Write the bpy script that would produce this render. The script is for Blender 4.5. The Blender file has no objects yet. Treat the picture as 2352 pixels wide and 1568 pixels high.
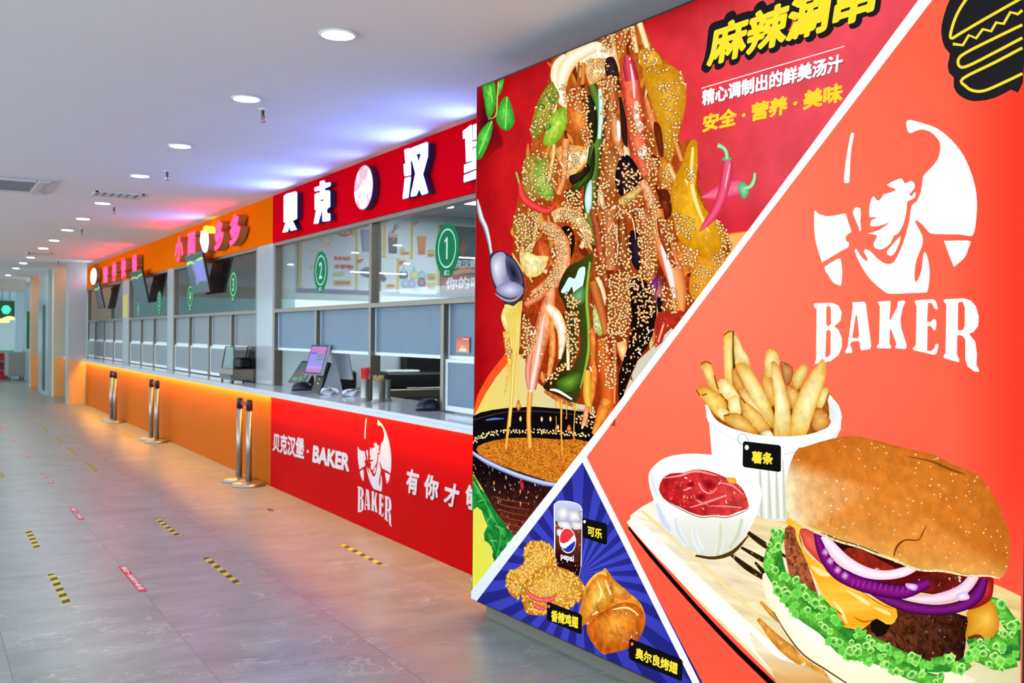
import bpy, math, random
from mathutils import Vector, Matrix
from mathutils.geometry import tessellate_polygon
SC = bpy.context.scene
COL = SC.collection
# ------------------------------------------------------------------ camera
YAW, PITCH, ROLL, FPX, W, H = 0.53617, -0.00463, 0.01004, 2287.0, 2352.0, 1568.0
EYE = Vector((0, 0, 1.6))
_f = Vector((math.sin(YAW) * math.cos(PITCH), math.cos(YAW) * math.cos(PITCH), math.sin(PITCH)))
_r0 = Vector((math.cos(YAW), -math.sin(YAW), 0)); _u0 = _r0.cross(_f)
CR = _r0 * math.cos(ROLL) + _u0 * math.sin(ROLL)
CU = -_r0 * math.sin(ROLL) + _u0 * math.cos(ROLL)
cam_data = bpy.data.cameras.new('camera')
cam_data.sensor_width = 36.0
cam_data.lens = FPX / W * 36.0
cam_data.clip_end = 200
cam_data.dof.use_dof = True; cam_data.dof.focus_distance = 4.0; cam_data.dof.aperture_fstop = 5.0
cam = bpy.data.objects.new('camera', cam_data); COL.objects.link(cam)
cam.matrix_world = Matrix(((CR.x, CU.x, -_f.x, EYE.x), (CR.y, CU.y, -_f.y, EYE.y), (CR.z, CU.z, -_f.z, EYE.z), (0, 0, 0, 1)))
SC.camera = cam
# ------------------------------------------------------------------ world, exposure
SC.view_settings.view_transform = 'Standard'
SC.view_settings.look = 'None'
SC.view_settings.exposure = 0.0
SC.view_settings.gamma = 1.0
SC.view_settings.use_curve_mapping = False
world = bpy.data.worlds.new('world'); SC.world = world; world.use_nodes = True
WB = world.node_tree.nodes['Background']
WB.inputs[0].default_value = (0.70, 0.88, 1.0, 1); WB.inputs[1].default_value = 3.9
SC.cycles.max_bounces = 7; SC.cycles.diffuse_bounces = 4; SC.cycles.glossy_bounces = 4
SC.cycles.transparent_max_bounces = 10; SC.cycles.sample_clamp_indirect = 4.0
SC.cycles.use_denoising = True
SC.cycles.caustics_reflective = False; SC.cycles.caustics_refractive = False
LAMP_E, LETTER_E, STRIP_E, BATTEN_E, SHOP_E = 125.0, 34.0, 140.0, 26.0, 42.0
CEIL = 3.175
XF, XP, XS = 3.45, 3.187, 3.10      # window plane, counter front panel, worktop edge
ZT, ZB = 1.018, 0.957               # worktop top and underside


def U(px, py, axis, val):
    """the point of the plane axis=val seen at a place of the photograph"""
    d = _f + CR * ((px - W / 2) / FPX) - CU * ((py - H / 2) / FPX)
    t = (val - EYE[axis]) / d[axis]
    return EYE + d * t


def lin(c):
    return tuple((x / 12.92 if x <= 0.04045 else ((x + 0.055) / 1.055) ** 2.4) for x in (v / 255.0 for v in c[:3]))


# ------------------------------------------------------------------ objects
def tag(o, label=None, cat=None, group=None, kind=None):
    if label: o['label'] = label
    if cat: o['category'] = cat
    if group: o['group'] = group
    if kind: o['kind'] = kind
    return o


def empty(name, loc=(0, 0, 0), rz=0.0, label=None, cat=None, group=None, kind=None, parent=None):
    o = bpy.data.objects.new(name, None); COL.objects.link(o)
    o.location = loc; o.rotation_euler = (0, 0, rz); o.empty_display_size = 0.1
    if parent is not None: o.parent = parent
    return tag(o, label, cat, group, kind)


def copy_tree(o, parent=None):
    c = o.copy(); COL.objects.link(c)
    if parent is not None: c.parent = parent
    for ch in list(o.children):
        k = copy_tree(ch, c)
    return c


class MB:
    def __init__(s): s.v = []; s.f = []; s.m = []; s.sm = []

    def add(s, verts, faces, mi=0, smooth=False):
        b = len(s.v); s.v += [tuple(v) for v in verts]
        for f in faces: s.f.append([b + i for i in f]); s.m.append(mi); s.sm.append(smooth)
        return s

    def box(s, x0, x1, y0, y1, z0, z1, mi=0, bev=0.0):
        if x0 > x1: x0, x1 = x1, x0
        if y0 > y1: y0, y1 = y1, y0
        if z0 > z1: z0, z1 = z1, z0
        b = min(bev, (x1 - x0) * .45, (y1 - y0) * .45, (z1 - z0) * .45)
        if b <= 0:
            v = [(x, y, z) for x in (x0, x1) for y in (y0, y1) for z in (z0, z1)]
            return s.add(v, [(0, 1, 3, 2), (4, 6, 7, 5), (0, 4, 5, 1), (2, 3, 7, 6), (0, 2, 6, 4), (1, 5, 7, 3)], mi)
        v = []; idx = {}
        for ix, x in enumerate((x0, x1)):
            for iy, y in enumerate((y0, y1)):
                for iz, z in enumerate((z0, z1)):
                    sx, sy, sz = (1 if ix == 0 else -1), (1 if iy == 0 else -1), (1 if iz == 0 else -1)
                    for a in range(3):
                        idx[ix, iy, iz, a] = len(v)
                        v.append((x + (0 if a == 0 else sx * b), y + (0 if a == 1 else sy * b), z + (0 if a == 2 else sz * b)))
        F = []
        for a in range(3):
            for k in (0, 1):
                def key(p, q):
                    t = [0, 0, 0]; t[a] = k; o = [i for i in range(3) if i != a]; t[o[0]] = p; t[o[1]] = q
                    return idx[t[0], t[1], t[2], a]
                F.append([key(0, 0), key(1, 0), key(1, 1), key(0, 1)])
        for a in range(3):
            o = [i for i in range(3) if i != a]
            for p in (0, 1):
                for q in (0, 1):
                    t = [0, 0, 0]; t[o[0]] = p; t[o[1]] = q
                    e0 = list(t); e1 = list(t); e1[a] = 1
                    F.append([idx[(*e0, o[0])], idx[(*e1, o[0])], idx[(*e1, o[1])], idx[(*e0, o[1])]])
        for ix in (0, 1):
            for iy in (0, 1):
                for iz in (0, 1): F.append([idx[ix, iy, iz, a] for a in range(3)])
        return s.add(v, F, mi)

    def lathe(s, prof, c=(0, 0, 0), n=24, mi=0, smooth=True, axis='z'):
        """prof: list of (radius, height)"""
        v = []; F = []
        for r, h in prof:
            for k in range(n):
                a = 2 * math.pi * k / n; p = (r * math.cos(a), r * math.sin(a), h)
                if axis == 'x': p = (p[2], p[0], p[1])
                if axis == 'y': p = (p[0], p[2], p[1])
                v.append((p[0] + c[0], p[1] + c[1], p[2] + c[2]))
        for i in range(len(prof) - 1):
            for k in range(n):
                F.append((i * n + k, i * n + (k + 1) % n, (i + 1) * n + (k + 1) % n, (i + 1) * n + k))
        F.append(list(range(n))[::-1]); F.append([(len(prof) - 1) * n + k for k in range(n)])
        return s.add(v, F, mi, smooth)

    def tube(s, pts, r, n=8, mi=0):
        pts = [Vector(p) for p in pts]; v = []; F = []
        for i, p in enumerate(pts):
            t = (pts[min(i + 1, len(pts) - 1)] - pts[max(i - 1, 0)]).normalized()
            a = t.cross(Vector((0, 0, 1)) if abs(t.z) < .9 else Vector((1, 0, 0))).normalized(); b = t.cross(a)
            for k in range(n):
                w = 2 * math.pi * k / n; v.append(p + (a * math.cos(w) + b * math.sin(w)) * r)
        for i in range(len(pts) - 1):
            for k in range(n): F.append((i * n + k, i * n + (k + 1) % n, (i + 1) * n + (k + 1) % n, (i + 1) * n + k))
        F.append(list(range(n))[::-1]); F.append([(len(pts) - 1) * n + k for k in range(n)])
        return s.add(v, F, mi, True)

    def prism(s, poly, d0, d1, plane='xz', mi=0):
        """a 2D outline extruded along the remaining axis"""
        def P(a, b, d): return {'xz': (a, d, b), 'yz': (d, a, b), 'xy': (a, b, d)}[plane]
        n = len(poly); v = [P(a, b, d0) for a, b in poly] + [P(a, b, d1) for a, b in poly]
        F = [[i, (i + 1) % n, n + (i + 1) % n, n + i] for i in range(n)]
        for t in tessellate_polygon([[Vector((a, b, 0)) for a, b in poly]]):
            F.append(list(t)); F.append([n + i for i in t][::-1])
        return s.add(v, F, mi)

    def build(s, name, mat, parent=None, loc=None, rz=None):
        me = bpy.data.meshes.new(name); me.from_pydata(s.v, [], s.f); me.update()
        mats = mat if isinstance(mat, (list, tuple)) else [mat]
        for m in mats: me.materials.append(m)
        me.polygons.foreach_set('material_index', s.m); me.polygons.foreach_set('use_smooth', s.sm)
        o = bpy.data.objects.new(name, me); COL.objects.link(o)
        if parent is not None: o.parent = parent
        if loc is not None: o.location = loc
        if rz is not None: o.rotation_euler = (0, 0, rz)
        return o


def box(name, mat, x0, x1, y0, y1, z0, z1, parent=None, bev=0.0):
    return MB().box(x0, x1, y0, y1, z0, z1, 0, bev).build(name, mat, parent)


# ------------------------------------------------------------------ materials
def mat(name):
    m = bpy.data.materials.new(name); m.use_nodes = True
    return m, m.node_tree, m.node_tree.nodes['Principled BSDF']


def N(nt, kind, **kw):
    n = nt.nodes.new(kind)
    for k, v in kw.items():
        if k.startswith('i_'): n.inputs[k[2:].replace('_', ' ')].default_value = v
        else: setattr(n, k, v)
    return n


def plain(name, c, rough=.5, metal=0.0, spec=.5, vary=.06, scale=9.0, bump=0.0, emit=None, es=0.0, coat=0.0):
    """a painted or metal surface with a slight procedural mottle"""
    m, nt, b = mat(name); L = nt.links
    c = lin(c)
    tc = N(nt, 'ShaderNodeTexCoord'); no = N(nt, 'ShaderNodeTexNoise', i_Scale=scale, i_Detail=4.0)
    L.new(tc.outputs['Object'], no.inputs['Vector'])
    mx = N(nt, 'ShaderNodeMix', data_type='RGBA')
    mx.inputs[6].default_value = (*[x * (1 - vary) for x in c], 1); mx.inputs[7].default_value = (*[min(1, x * (1 + vary)) for x in c], 1)
    L.new(no.outputs['Fac'], mx.inputs[0]); L.new(mx.outputs[2], b.inputs['Base Color'])
    b.inputs['Roughness'].default_value = rough; b.inputs['Metallic'].default_value = metal
    b.inputs['Specular IOR Level'].default_value = spec; b.inputs['Coat Weight'].default_value = coat
    if bump:
        bp = N(nt, 'ShaderNodeBump', i_Strength=bump, i_Distance=.01); L.new(no.outputs['Fac'], bp.inputs['Height']); L.new(bp.outputs[0], b.inputs['Normal'])
    if emit:
        b.inputs['Emission Color'].default_value = (*lin(emit), 1); b.inputs['Emission Strength'].default_value = es
    return m


def glow(name, c, e):
    m, nt, b = mat(name)
    b.inputs['Base Color'].default_value = (.04, .04, .04, 1); b.inputs['Roughness'].default_value = .4; b.inputs['Specular IOR Level'].default_value = .1
    b.inputs['Emission Color'].default_value = (*c, 1); b.inputs['Emission Strength'].default_value = e
    return m


def brushed(name, c, rough=.32):
    m, nt, b = mat(name); L = nt.links
    tc = N(nt, 'ShaderNodeTexCoord'); mp = N(nt, 'ShaderNodeMapping'); mp.inputs['Scale'].default_value = (1, 1, 60)
    no = N(nt, 'ShaderNodeTexNoise', i_Scale=6.0, i_Detail=3.0)
    L.new(tc.outputs['Object'], mp.inputs[0]); L.new(mp.outputs[0], no.inputs['Vector'])
    rr = N(nt, 'ShaderNodeMapRange'); rr.inputs[3].default_value = rough - .08; rr.inputs[4].default_value = rough + .1
    L.new(no.outputs['Fac'], rr.inputs[0]); L.new(rr.outputs[0], b.inputs['Roughness'])
    b.inputs['Base Color'].default_value = (*lin(c), 1); b.inputs['Metallic'].default_value = .9
    return m


def glassy(name, tint=(.9, .95, .95), refl=1.0):
    """thin window glass: clear pass-through plus Fresnel reflection"""
    m, nt, b = mat(name); L = nt.links
    nt.nodes.remove(b); out = nt.nodes['Material Output']
    tr = N(nt, 'ShaderNodeBsdfTransparent'); tr.inputs[0].default_value = (*tint, 1)
    gl = N(nt, 'ShaderNodeBsdfGlossy'); gl.inputs['Roughness'].default_value = .01; gl.inputs[0].default_value = (1, 1, 1, 1)
    fr = N(nt, 'ShaderNodeFresnel'); fr.inputs[0].default_value = 1.5
    mu = N(nt, 'ShaderNodeMath', operation='MULTIPLY', use_clamp=True); mu.inputs[1].default_value = refl
    mi = N(nt, 'ShaderNodeMixShader')
    ge = N(nt, 'ShaderNodeNewGeometry'); inv = N(nt, 'ShaderNodeMath', operation='SUBTRACT'); inv.inputs[0].default_value = refl
    sc = N(nt, 'ShaderNodeMath', operation='MULTIPLY'); sc.inputs[1].default_value = refl
    L.new(ge.outputs['Backfacing'], sc.inputs[0]); L.new(sc.outputs[0], inv.inputs[1]); L.new(inv.outputs[0], mu.inputs[1])
    L.new(fr.outputs[0], mu.inputs[0]); L.new(mu.outputs[0], mi.inputs[0]); L.new(tr.outputs[0], mi.inputs[1]); L.new(gl.outputs[0], mi.inputs[2])
    L.new(mi.outputs[0], out.inputs[0])
    return m


def make_floor_mat():
    m, nt, b = mat('marble_floor_tiles'); L = nt.links
    geo = N(nt, 'ShaderNodeNewGeometry'); sep = N(nt, 'ShaderNodeSeparateXYZ'); L.new(geo.outputs['Position'], sep.inputs[0])
    def joint(sock, off):
        a = N(nt, 'ShaderNodeMath', operation='ADD'); a.inputs[1].default_value = 82 - off; L.new(sock, a.inputs[0])
        d = N(nt, 'ShaderNodeMath', operation='DIVIDE'); d.inputs[1].default_value = .82; L.new(a.outputs[0], d.inputs[0])
        pp = N(nt, 'ShaderNodeMath', operation='PINGPONG'); pp.inputs[1].default_value = .5; L.new(d.outputs[0], pp.inputs[0])
        lt = N(nt, 'ShaderNodeMath', operation='LESS_THAN'); lt.inputs[1].default_value = .0028; L.new(pp.outputs[0], lt.inputs[0])
        fl = N(nt, 'ShaderNodeMath', operation='FLOOR'); L.new(d.outputs[0], fl.inputs[0])
        return lt.outputs[0], fl.outputs[0]
    jx, ix = joint(sep.outputs['X'], .376); jy, iy = joint(sep.outputs['Y'], 5.51)
    cb = N(nt, 'ShaderNodeCombineXYZ'); L.new(ix, cb.inputs[0]); L.new(iy, cb.inputs[1])
    wn = N(nt, 'ShaderNodeTexWhiteNoise'); L.new(cb.outputs[0], wn.inputs['Vector'])
    sc = N(nt, 'ShaderNodeVectorMath', operation='SCALE'); sc.inputs['Scale'].default_value = 7.0; L.new(wn.outputs['Color'], sc.inputs[0])
    ad = N(nt, 'ShaderNodeVectorMath', operation='ADD'); L.new(geo.outputs['Position'], ad.inputs[0]); L.new(sc.outputs[0], ad.inputs[1])
    mp = N(nt, 'ShaderNodeMapping'); mp.inputs['Rotation'].default_value = (0, 0, math.radians(14)); mp.inputs['Scale'].default_value = (1.0, 2.3, 1)
    L.new(ad.outputs[0], mp.inputs[0])
    n1 = N(nt, 'ShaderNodeTexNoise', i_Scale=1.9, i_Detail=9.0, i_Roughness=.68, i_Distortion=.5); L.new(mp.outputs[0], n1.inputs['Vector'])
    r1 = N(nt, 'ShaderNodeValToRGB'); e = r1.color_ramp.elements
    e[0].position = .30; e[0].color = (*lin((120, 128, 125)), 1); e[1].position = .70; e[1].color = (*lin((154, 163, 159)), 1)
    L.new(n1.outputs['Fac'], r1.inputs[0])
    mp2 = N(nt, 'ShaderNodeMapping'); mp2.inputs['Rotation'].default_value = (0, 0, math.radians(20)); mp2.inputs['Scale'].default_value = (1.0, 2.0, 1); L.new(ad.outputs[0], mp2.inputs[0])
    tot = None
    for sc_, w_, of in ((1.6, .010, 0.0), (2.7, .014, 4.0)):
        n2 = N(nt, 'ShaderNodeTexNoise', noise_dimensions='4D', i_Scale=sc_, i_Detail=7.0, i_Roughness=.6, i_Distortion=.9); n2.inputs['W'].default_value = of; L.new(mp2.outputs[0], n2.inputs['Vector'])
        s1 = N(nt, 'ShaderNodeMath', operation='SUBTRACT'); s1.inputs[1].default_value = .5; L.new(n2.outputs['Fac'], s1.inputs[0])
        ab = N(nt, 'ShaderNodeMath', operation='ABSOLUTE'); L.new(s1.outputs[0], ab.inputs[0])
        vr = N(nt, 'ShaderNodeMapRange', clamp=True); vr.inputs[1].default_value = 0; vr.inputs[2].default_value = w_; vr.inputs[3].default_value = .7; vr.inputs[4].default_value = 0
        L.new(ab.outputs[0], vr.inputs[0])
        n3 = N(nt, 'ShaderNodeTexNoise', noise_dimensions='4D', i_Scale=2.2, i_Detail=2.0); n3.inputs['W'].default_value = of + 1; L.new(ad.outputs[0], n3.inputs['Vector'])
        mk = N(nt, 'ShaderNodeMapRange', clamp=True); mk.inputs[1].default_value = .52; mk.inputs[2].default_value = .64; L.new(n3.outputs['Fac'], mk.inputs[0])
        vm = N(nt, 'ShaderNodeMath', operation='MULTIPLY'); L.new(vr.outputs[0], vm.inputs[0]); L.new(mk.outputs[0], vm.inputs[1])
        if tot is None: tot = vm.outputs[0]
        else:
            q = N(nt, 'ShaderNodeMath', operation='MAXIMUM'); L.new(tot, q.inputs[0]); L.new(vm.outputs[0], q.inputs[1]); tot = q.outputs[0]
    m1 = N(nt, 'ShaderNodeMix', data_type='RGBA'); m1.inputs[7].default_value = (*lin((206, 204, 202)), 1)
    L.new(tot, m1.inputs[0]); L.new(r1.outputs[0], m1.inputs[6])
    mx = N(nt, 'ShaderNodeMath', operation='MAXIMUM'); L.new(jx, mx.inputs[0]); L.new(jy, mx.inputs[1])
    m2 = N(nt, 'ShaderNodeMix', data_type='RGBA'); m2.inputs[7].default_value = (*lin((104, 108, 108)), 1)
    L.new(mx.outputs[0], m2.inputs[0]); L.new(m1.outputs[2], m2.inputs[6]); L.new(m2.outputs[2], b.inputs['Base Color'])
    b.inputs['Roughness'].default_value = .3; b.inputs['Specular IOR Level'].default_value = .45
    return m


def make_print(name, mode='plain'):
    """translucent backlit print: the ink colour is a colour attribute, lit from inside the box"""
    m, nt, b = mat(name); L = nt.links
    nt.nodes.remove(b); out = nt.nodes['Material Output']
    em = N(nt, 'ShaderNodeEmission'); L.new(em.outputs[0], out.inputs[0])
    at = N(nt, 'ShaderNodeAttribute', attribute_name='ink'); tc = N(nt, 'ShaderNodeTexCoord')
    col = at.outputs['Color']
    def noise(scale, detail=4.0, sx=1, sy=1, rot=0, dist=0.0, rough=.5):
        mp = N(nt, 'ShaderNodeMapping'); mp.inputs['Scale'].default_value = (sx, 1, sy); mp.inputs['Rotation'].default_value = (0, rot, 0)
        L.new(tc.outputs['Object'], mp.inputs[0])
        n = N(nt, 'ShaderNodeTexNoise', i_Scale=scale, i_Detail=detail, i_Distortion=dist, i_Roughness=rough); L.new(mp.outputs[0], n.inputs['Vector']); return n.outputs['Fac']
    def rng(s, a, b_, c, d):
        r = N(nt, 'ShaderNodeMapRange', clamp=True)
        for i, v in enumerate((a, b_, c, d)): r.inputs[1 + i].default_value = v
        L.new(s, r.inputs[0]); return r.outputs[0]
    def mul(c_, f):
        v = N(nt, 'ShaderNodeVectorMath', operation='SCALE'); L.new(c_, v.inputs[0]); L.new(f, v.inputs['Scale']); return v.outputs[0]
    def mixc(c_, f, k):
        x = N(nt, 'ShaderNodeMix', data_type='RGBA'); L.new(f, x.inputs[0]); L.new(c_, x.inputs[6]); x.inputs[7].default_value = (*lin(k), 1); return x.outputs[2]
    if mode == 'mottle':
        col = mul(col, rng(noise(5, 5), .3, .7, .82, 1.18))
    if mode == 'food':
        col = mul(col, rng(noise(26, 4, dist=.6), .3, .7, .62, 1.4))
        col = mixc(col, rng(noise(55, 3), .66, .72, 0, .75), (255, 244, 214))
    if mode == 'bun':
        col = mul(col, rng(noise(30, 5), .3, .7, .84, 1.16))
        col = mixc(col, rng(noise(75, 2), .66, .74, 0, .7), (255, 226, 150))
    if mode == 'crust':
        col = mul(col, rng(noise(70, 3, dist=.8), .3, .7, .5, 1.35))
        col = mixc(col, rng(noise(95, 2), .62, .72, 0, .7), (255, 236, 130))
    if mode == 'meat':
        col = mul(col, rng(noise(52, 6, dist=.8, rough=.6), .32, .70, .2, 2.3))
        col = mixc(col, rng(noise(80, 3), .67, .74, 0, .7), (226, 172, 140))
    if mode == 'soup':
        vo = N(nt, 'ShaderNodeTexVoronoi', feature='DISTANCE_TO_EDGE', i_Scale=85.0); L.new(tc.outputs['Object'], vo.inputs['Vector'])
        n = noise(40, 3)
        col = mixc(col, rng(n, .4, .6, 0, .6), (214, 92, 26))
        e = rng(vo.outputs['Distance'], 0.02, .16, .16, 1.15); col = mul(col, e)
    if mode == 'wood':
        w = noise(3.2, 6, 1, 9, -.9, .5); col = mul(col, rng(w, .25, .7, .72, 1.12))
        col = mixc(col, rng(noise(2.0, 5, 1, 7, -.9, .8), .6, .72, 0, .55), (205, 150, 60))
    if mode == 'leaf':
        col = mul(col, rng(noise(60, 3, dist=1.0), .3, .7, .62, 1.3))
    em.inputs[1].default_value = 1.1
    L.new(col, em.inputs[0])
    return m


PRINT = {k: make_print('backlit_print_' + k, k) for k in ('plain', 'mottle', 'food', 'bun', 'crust', 'meat', 'soup', 'wood', 'leaf')}

# ------------------------------------------------------------------ lettering
_tc = {}
def glyphs(body, bold=0.0, res=4):
    """outline of a word as flat polygons in em units, strokes thickened by `bold`"""
    key = (body, bold, res)
    if key in _tc: return _tc[key]
    c = bpy.data.curves.new('lettering', 'FONT'); c.body = body; c.size = 1.0; c.resolution_u = res
    o = bpy.data.objects.new('lettering', c); COL.objects.link(o)
    bpy.context.view_layer.update()
    dg = bpy.context.evaluated_depsgraph_get()
    me = bpy.data.meshes.new_from_object(o.evaluated_get(dg))
    V = [(v.co.x, v.co.y) for v in me.vertices]
    polys = [[V[i] for i in p.vertices] for p in me.polygons]
    def q(p): return (round(p[0], 4), round(p[1], 4))
    cnt = {}
    for p in polys:
        for i in range(len(p)):
            e = tuple(sorted((q(p[i]), q(p[(i + 1) % len(p)])))); cnt[e] = cnt.get(e, 0) + 1
    xs = [p[0] for p in V]; ys = [p[1] for p in V]
    bb = (min(xs) - bold, min(ys) - bold, max(xs) + bold, max(ys) + bold)
    bars = []
    if bold > 0:
        done = set()
        for (a, b), k in cnt.items():
            if k != 1 or a == b: continue
            dx, dy = b[0] - a[0], b[1] - a[1]; l = math.hypot(dx, dy); nx, ny = -dy / l * bold, dx / l * bold
            bars.append([(a[0] + nx, a[1] + ny), (a[0] - nx, a[1] - ny), (b[0] - nx, b[1] - ny), (b[0] + nx, b[1] + ny)])
            for p in (a, b):
                if p not in done:
                    done.add(p); bars.append([(p[0] + bold * math.cos(k2 * math.pi / 4 + .39), p[1] + bold * math.sin(k2 * math.pi / 4 + .39)) for k2 in range(8)])
    bpy.data.objects.remove(o); bpy.data.curves.remove(c); bpy.data.meshes.remove(me)
    _tc[key] = (polys + bars, bb)
    return _tc[key]


def text_in_quad(body, quad, bold=0.0, res=4):
    """polygons of a word mapped into the quadrilateral BL, BR, TR, TL (projective)"""
    ps, (x0, y0, x1, y1) = glyphs(body, bold, res)
    h = square_to_quad(quad)
    return [[h((p[0] - x0) / (x1 - x0), (p[1] - y0) / (y1 - y0)) for p in poly] for poly in ps]


def square_to_quad(q):
    (x0, y0), (x1, y1), (x2, y2), (x3, y3) = q
    sx, sy = x0 - x1 + x2 - x3, y0 - y1 + y2 - y3
    dx1, dx2, dy1, dy2 = x1 - x2, x3 - x2, y1 - y2, y3 - y2
    den = dx1 * dy2 - dx2 * dy1
    g = (sx * dy2 - dx2 * sy) / den; hh = (dx1 * sy - sx * dy1) / den
    a, b, c = x1 - x0 + g * x1, x3 - x0 + hh * x3, x0
    d, e, f = y1 - y0 + g * y1, y3 - y0 + hh * y3, y0
    def h(u, v):
        w = g * u + hh * v + 1
        return ((a * u + b * v + c) / w, (d * u + e * v + f) / w)
    return h
# ------------------------------------------------------------------ the backlit advertising box
LB_A = Vector((2.73376, 5.01661, 0)); LB_YAW = 0.03089
LB_D = Vector((math.sin(LB_YAW), -math.cos(LB_YAW), 0)); LB_N = Vector((math.cos(LB_YAW), math.sin(LB_YAW), 0))
LB_Z0, LB_Z1 = 0.096, 3.019


def PX(p):
    d = _f + CR * ((p[0] - W / 2) / FPX) - CU * ((p[1] - H / 2) / FPX)
    q = EYE + d * ((LB_A - EYE).dot(LB_N) / d.dot(LB_N))
    return ((q - LB_A).dot(LB_D), q.z)


LB_L = PX((2351, 1392))[0]
FR = {'P': (0, 0, 1.0), 'A': (1080, 0, 3.1364), 'B': (1080, 480, 3.1364), 'C': (1080, 900, 2.347), 'D': (1580, 0, 2.6127),
      'E': (1820, 250, 2.4887), 'F': (1430, 740, 2.8), 'G': (1740, 980, 2.6667)}


def T(fr, pts):
    ox, oy, s = FR[fr]
    return [(ox + x / s, oy + y / s) for x, y in pts]


def smooth(pts, closed=True, n=3):
    out = []; m = len(pts)
    rng_ = range(m if closed else m - 1)
    for i in rng_:
        if closed: p0, p1, p2, p3 = pts[i - 1], pts[i], pts[(i + 1) % m], pts[(i + 2) % m]
        else: p0, p1, p2, p3 = pts[max(i - 1, 0)], pts[i], pts[i + 1], pts[min(i + 2, m - 1)]
        for k in range(n):
            t = k / n
            out.append(tuple(.5 * (2 * b + (c - a) * t + (2 * a - 5 * b + 4 * c - d) * t * t + (3 * b - a - 3 * c + d) * t ** 3) for a, b, c, d in zip(p0, p1, p2, p3)))
    if not closed: out.append(tuple(pts[-1]))
    return out


def inside(p, poly):
    x, y = p; r = False; j = len(poly) - 1
    for i in range(len(poly)):
        xi, yi = poly[i]; xj, yj = poly[j]
        if (yi > y) != (yj > y) and x < (xj - xi) * (y - yi) / (yj - yi) + xi: r = not r
        j = i
    return r


def mixc(a, b, t): return tuple(x + (y - x) * t for x, y in zip(a, b))


def stripe_x(y):
    return 2114 - 1030 * y / 1356 + 8 * math.sin(math.pi * min(max(y / 1356, 0), 1))


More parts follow.
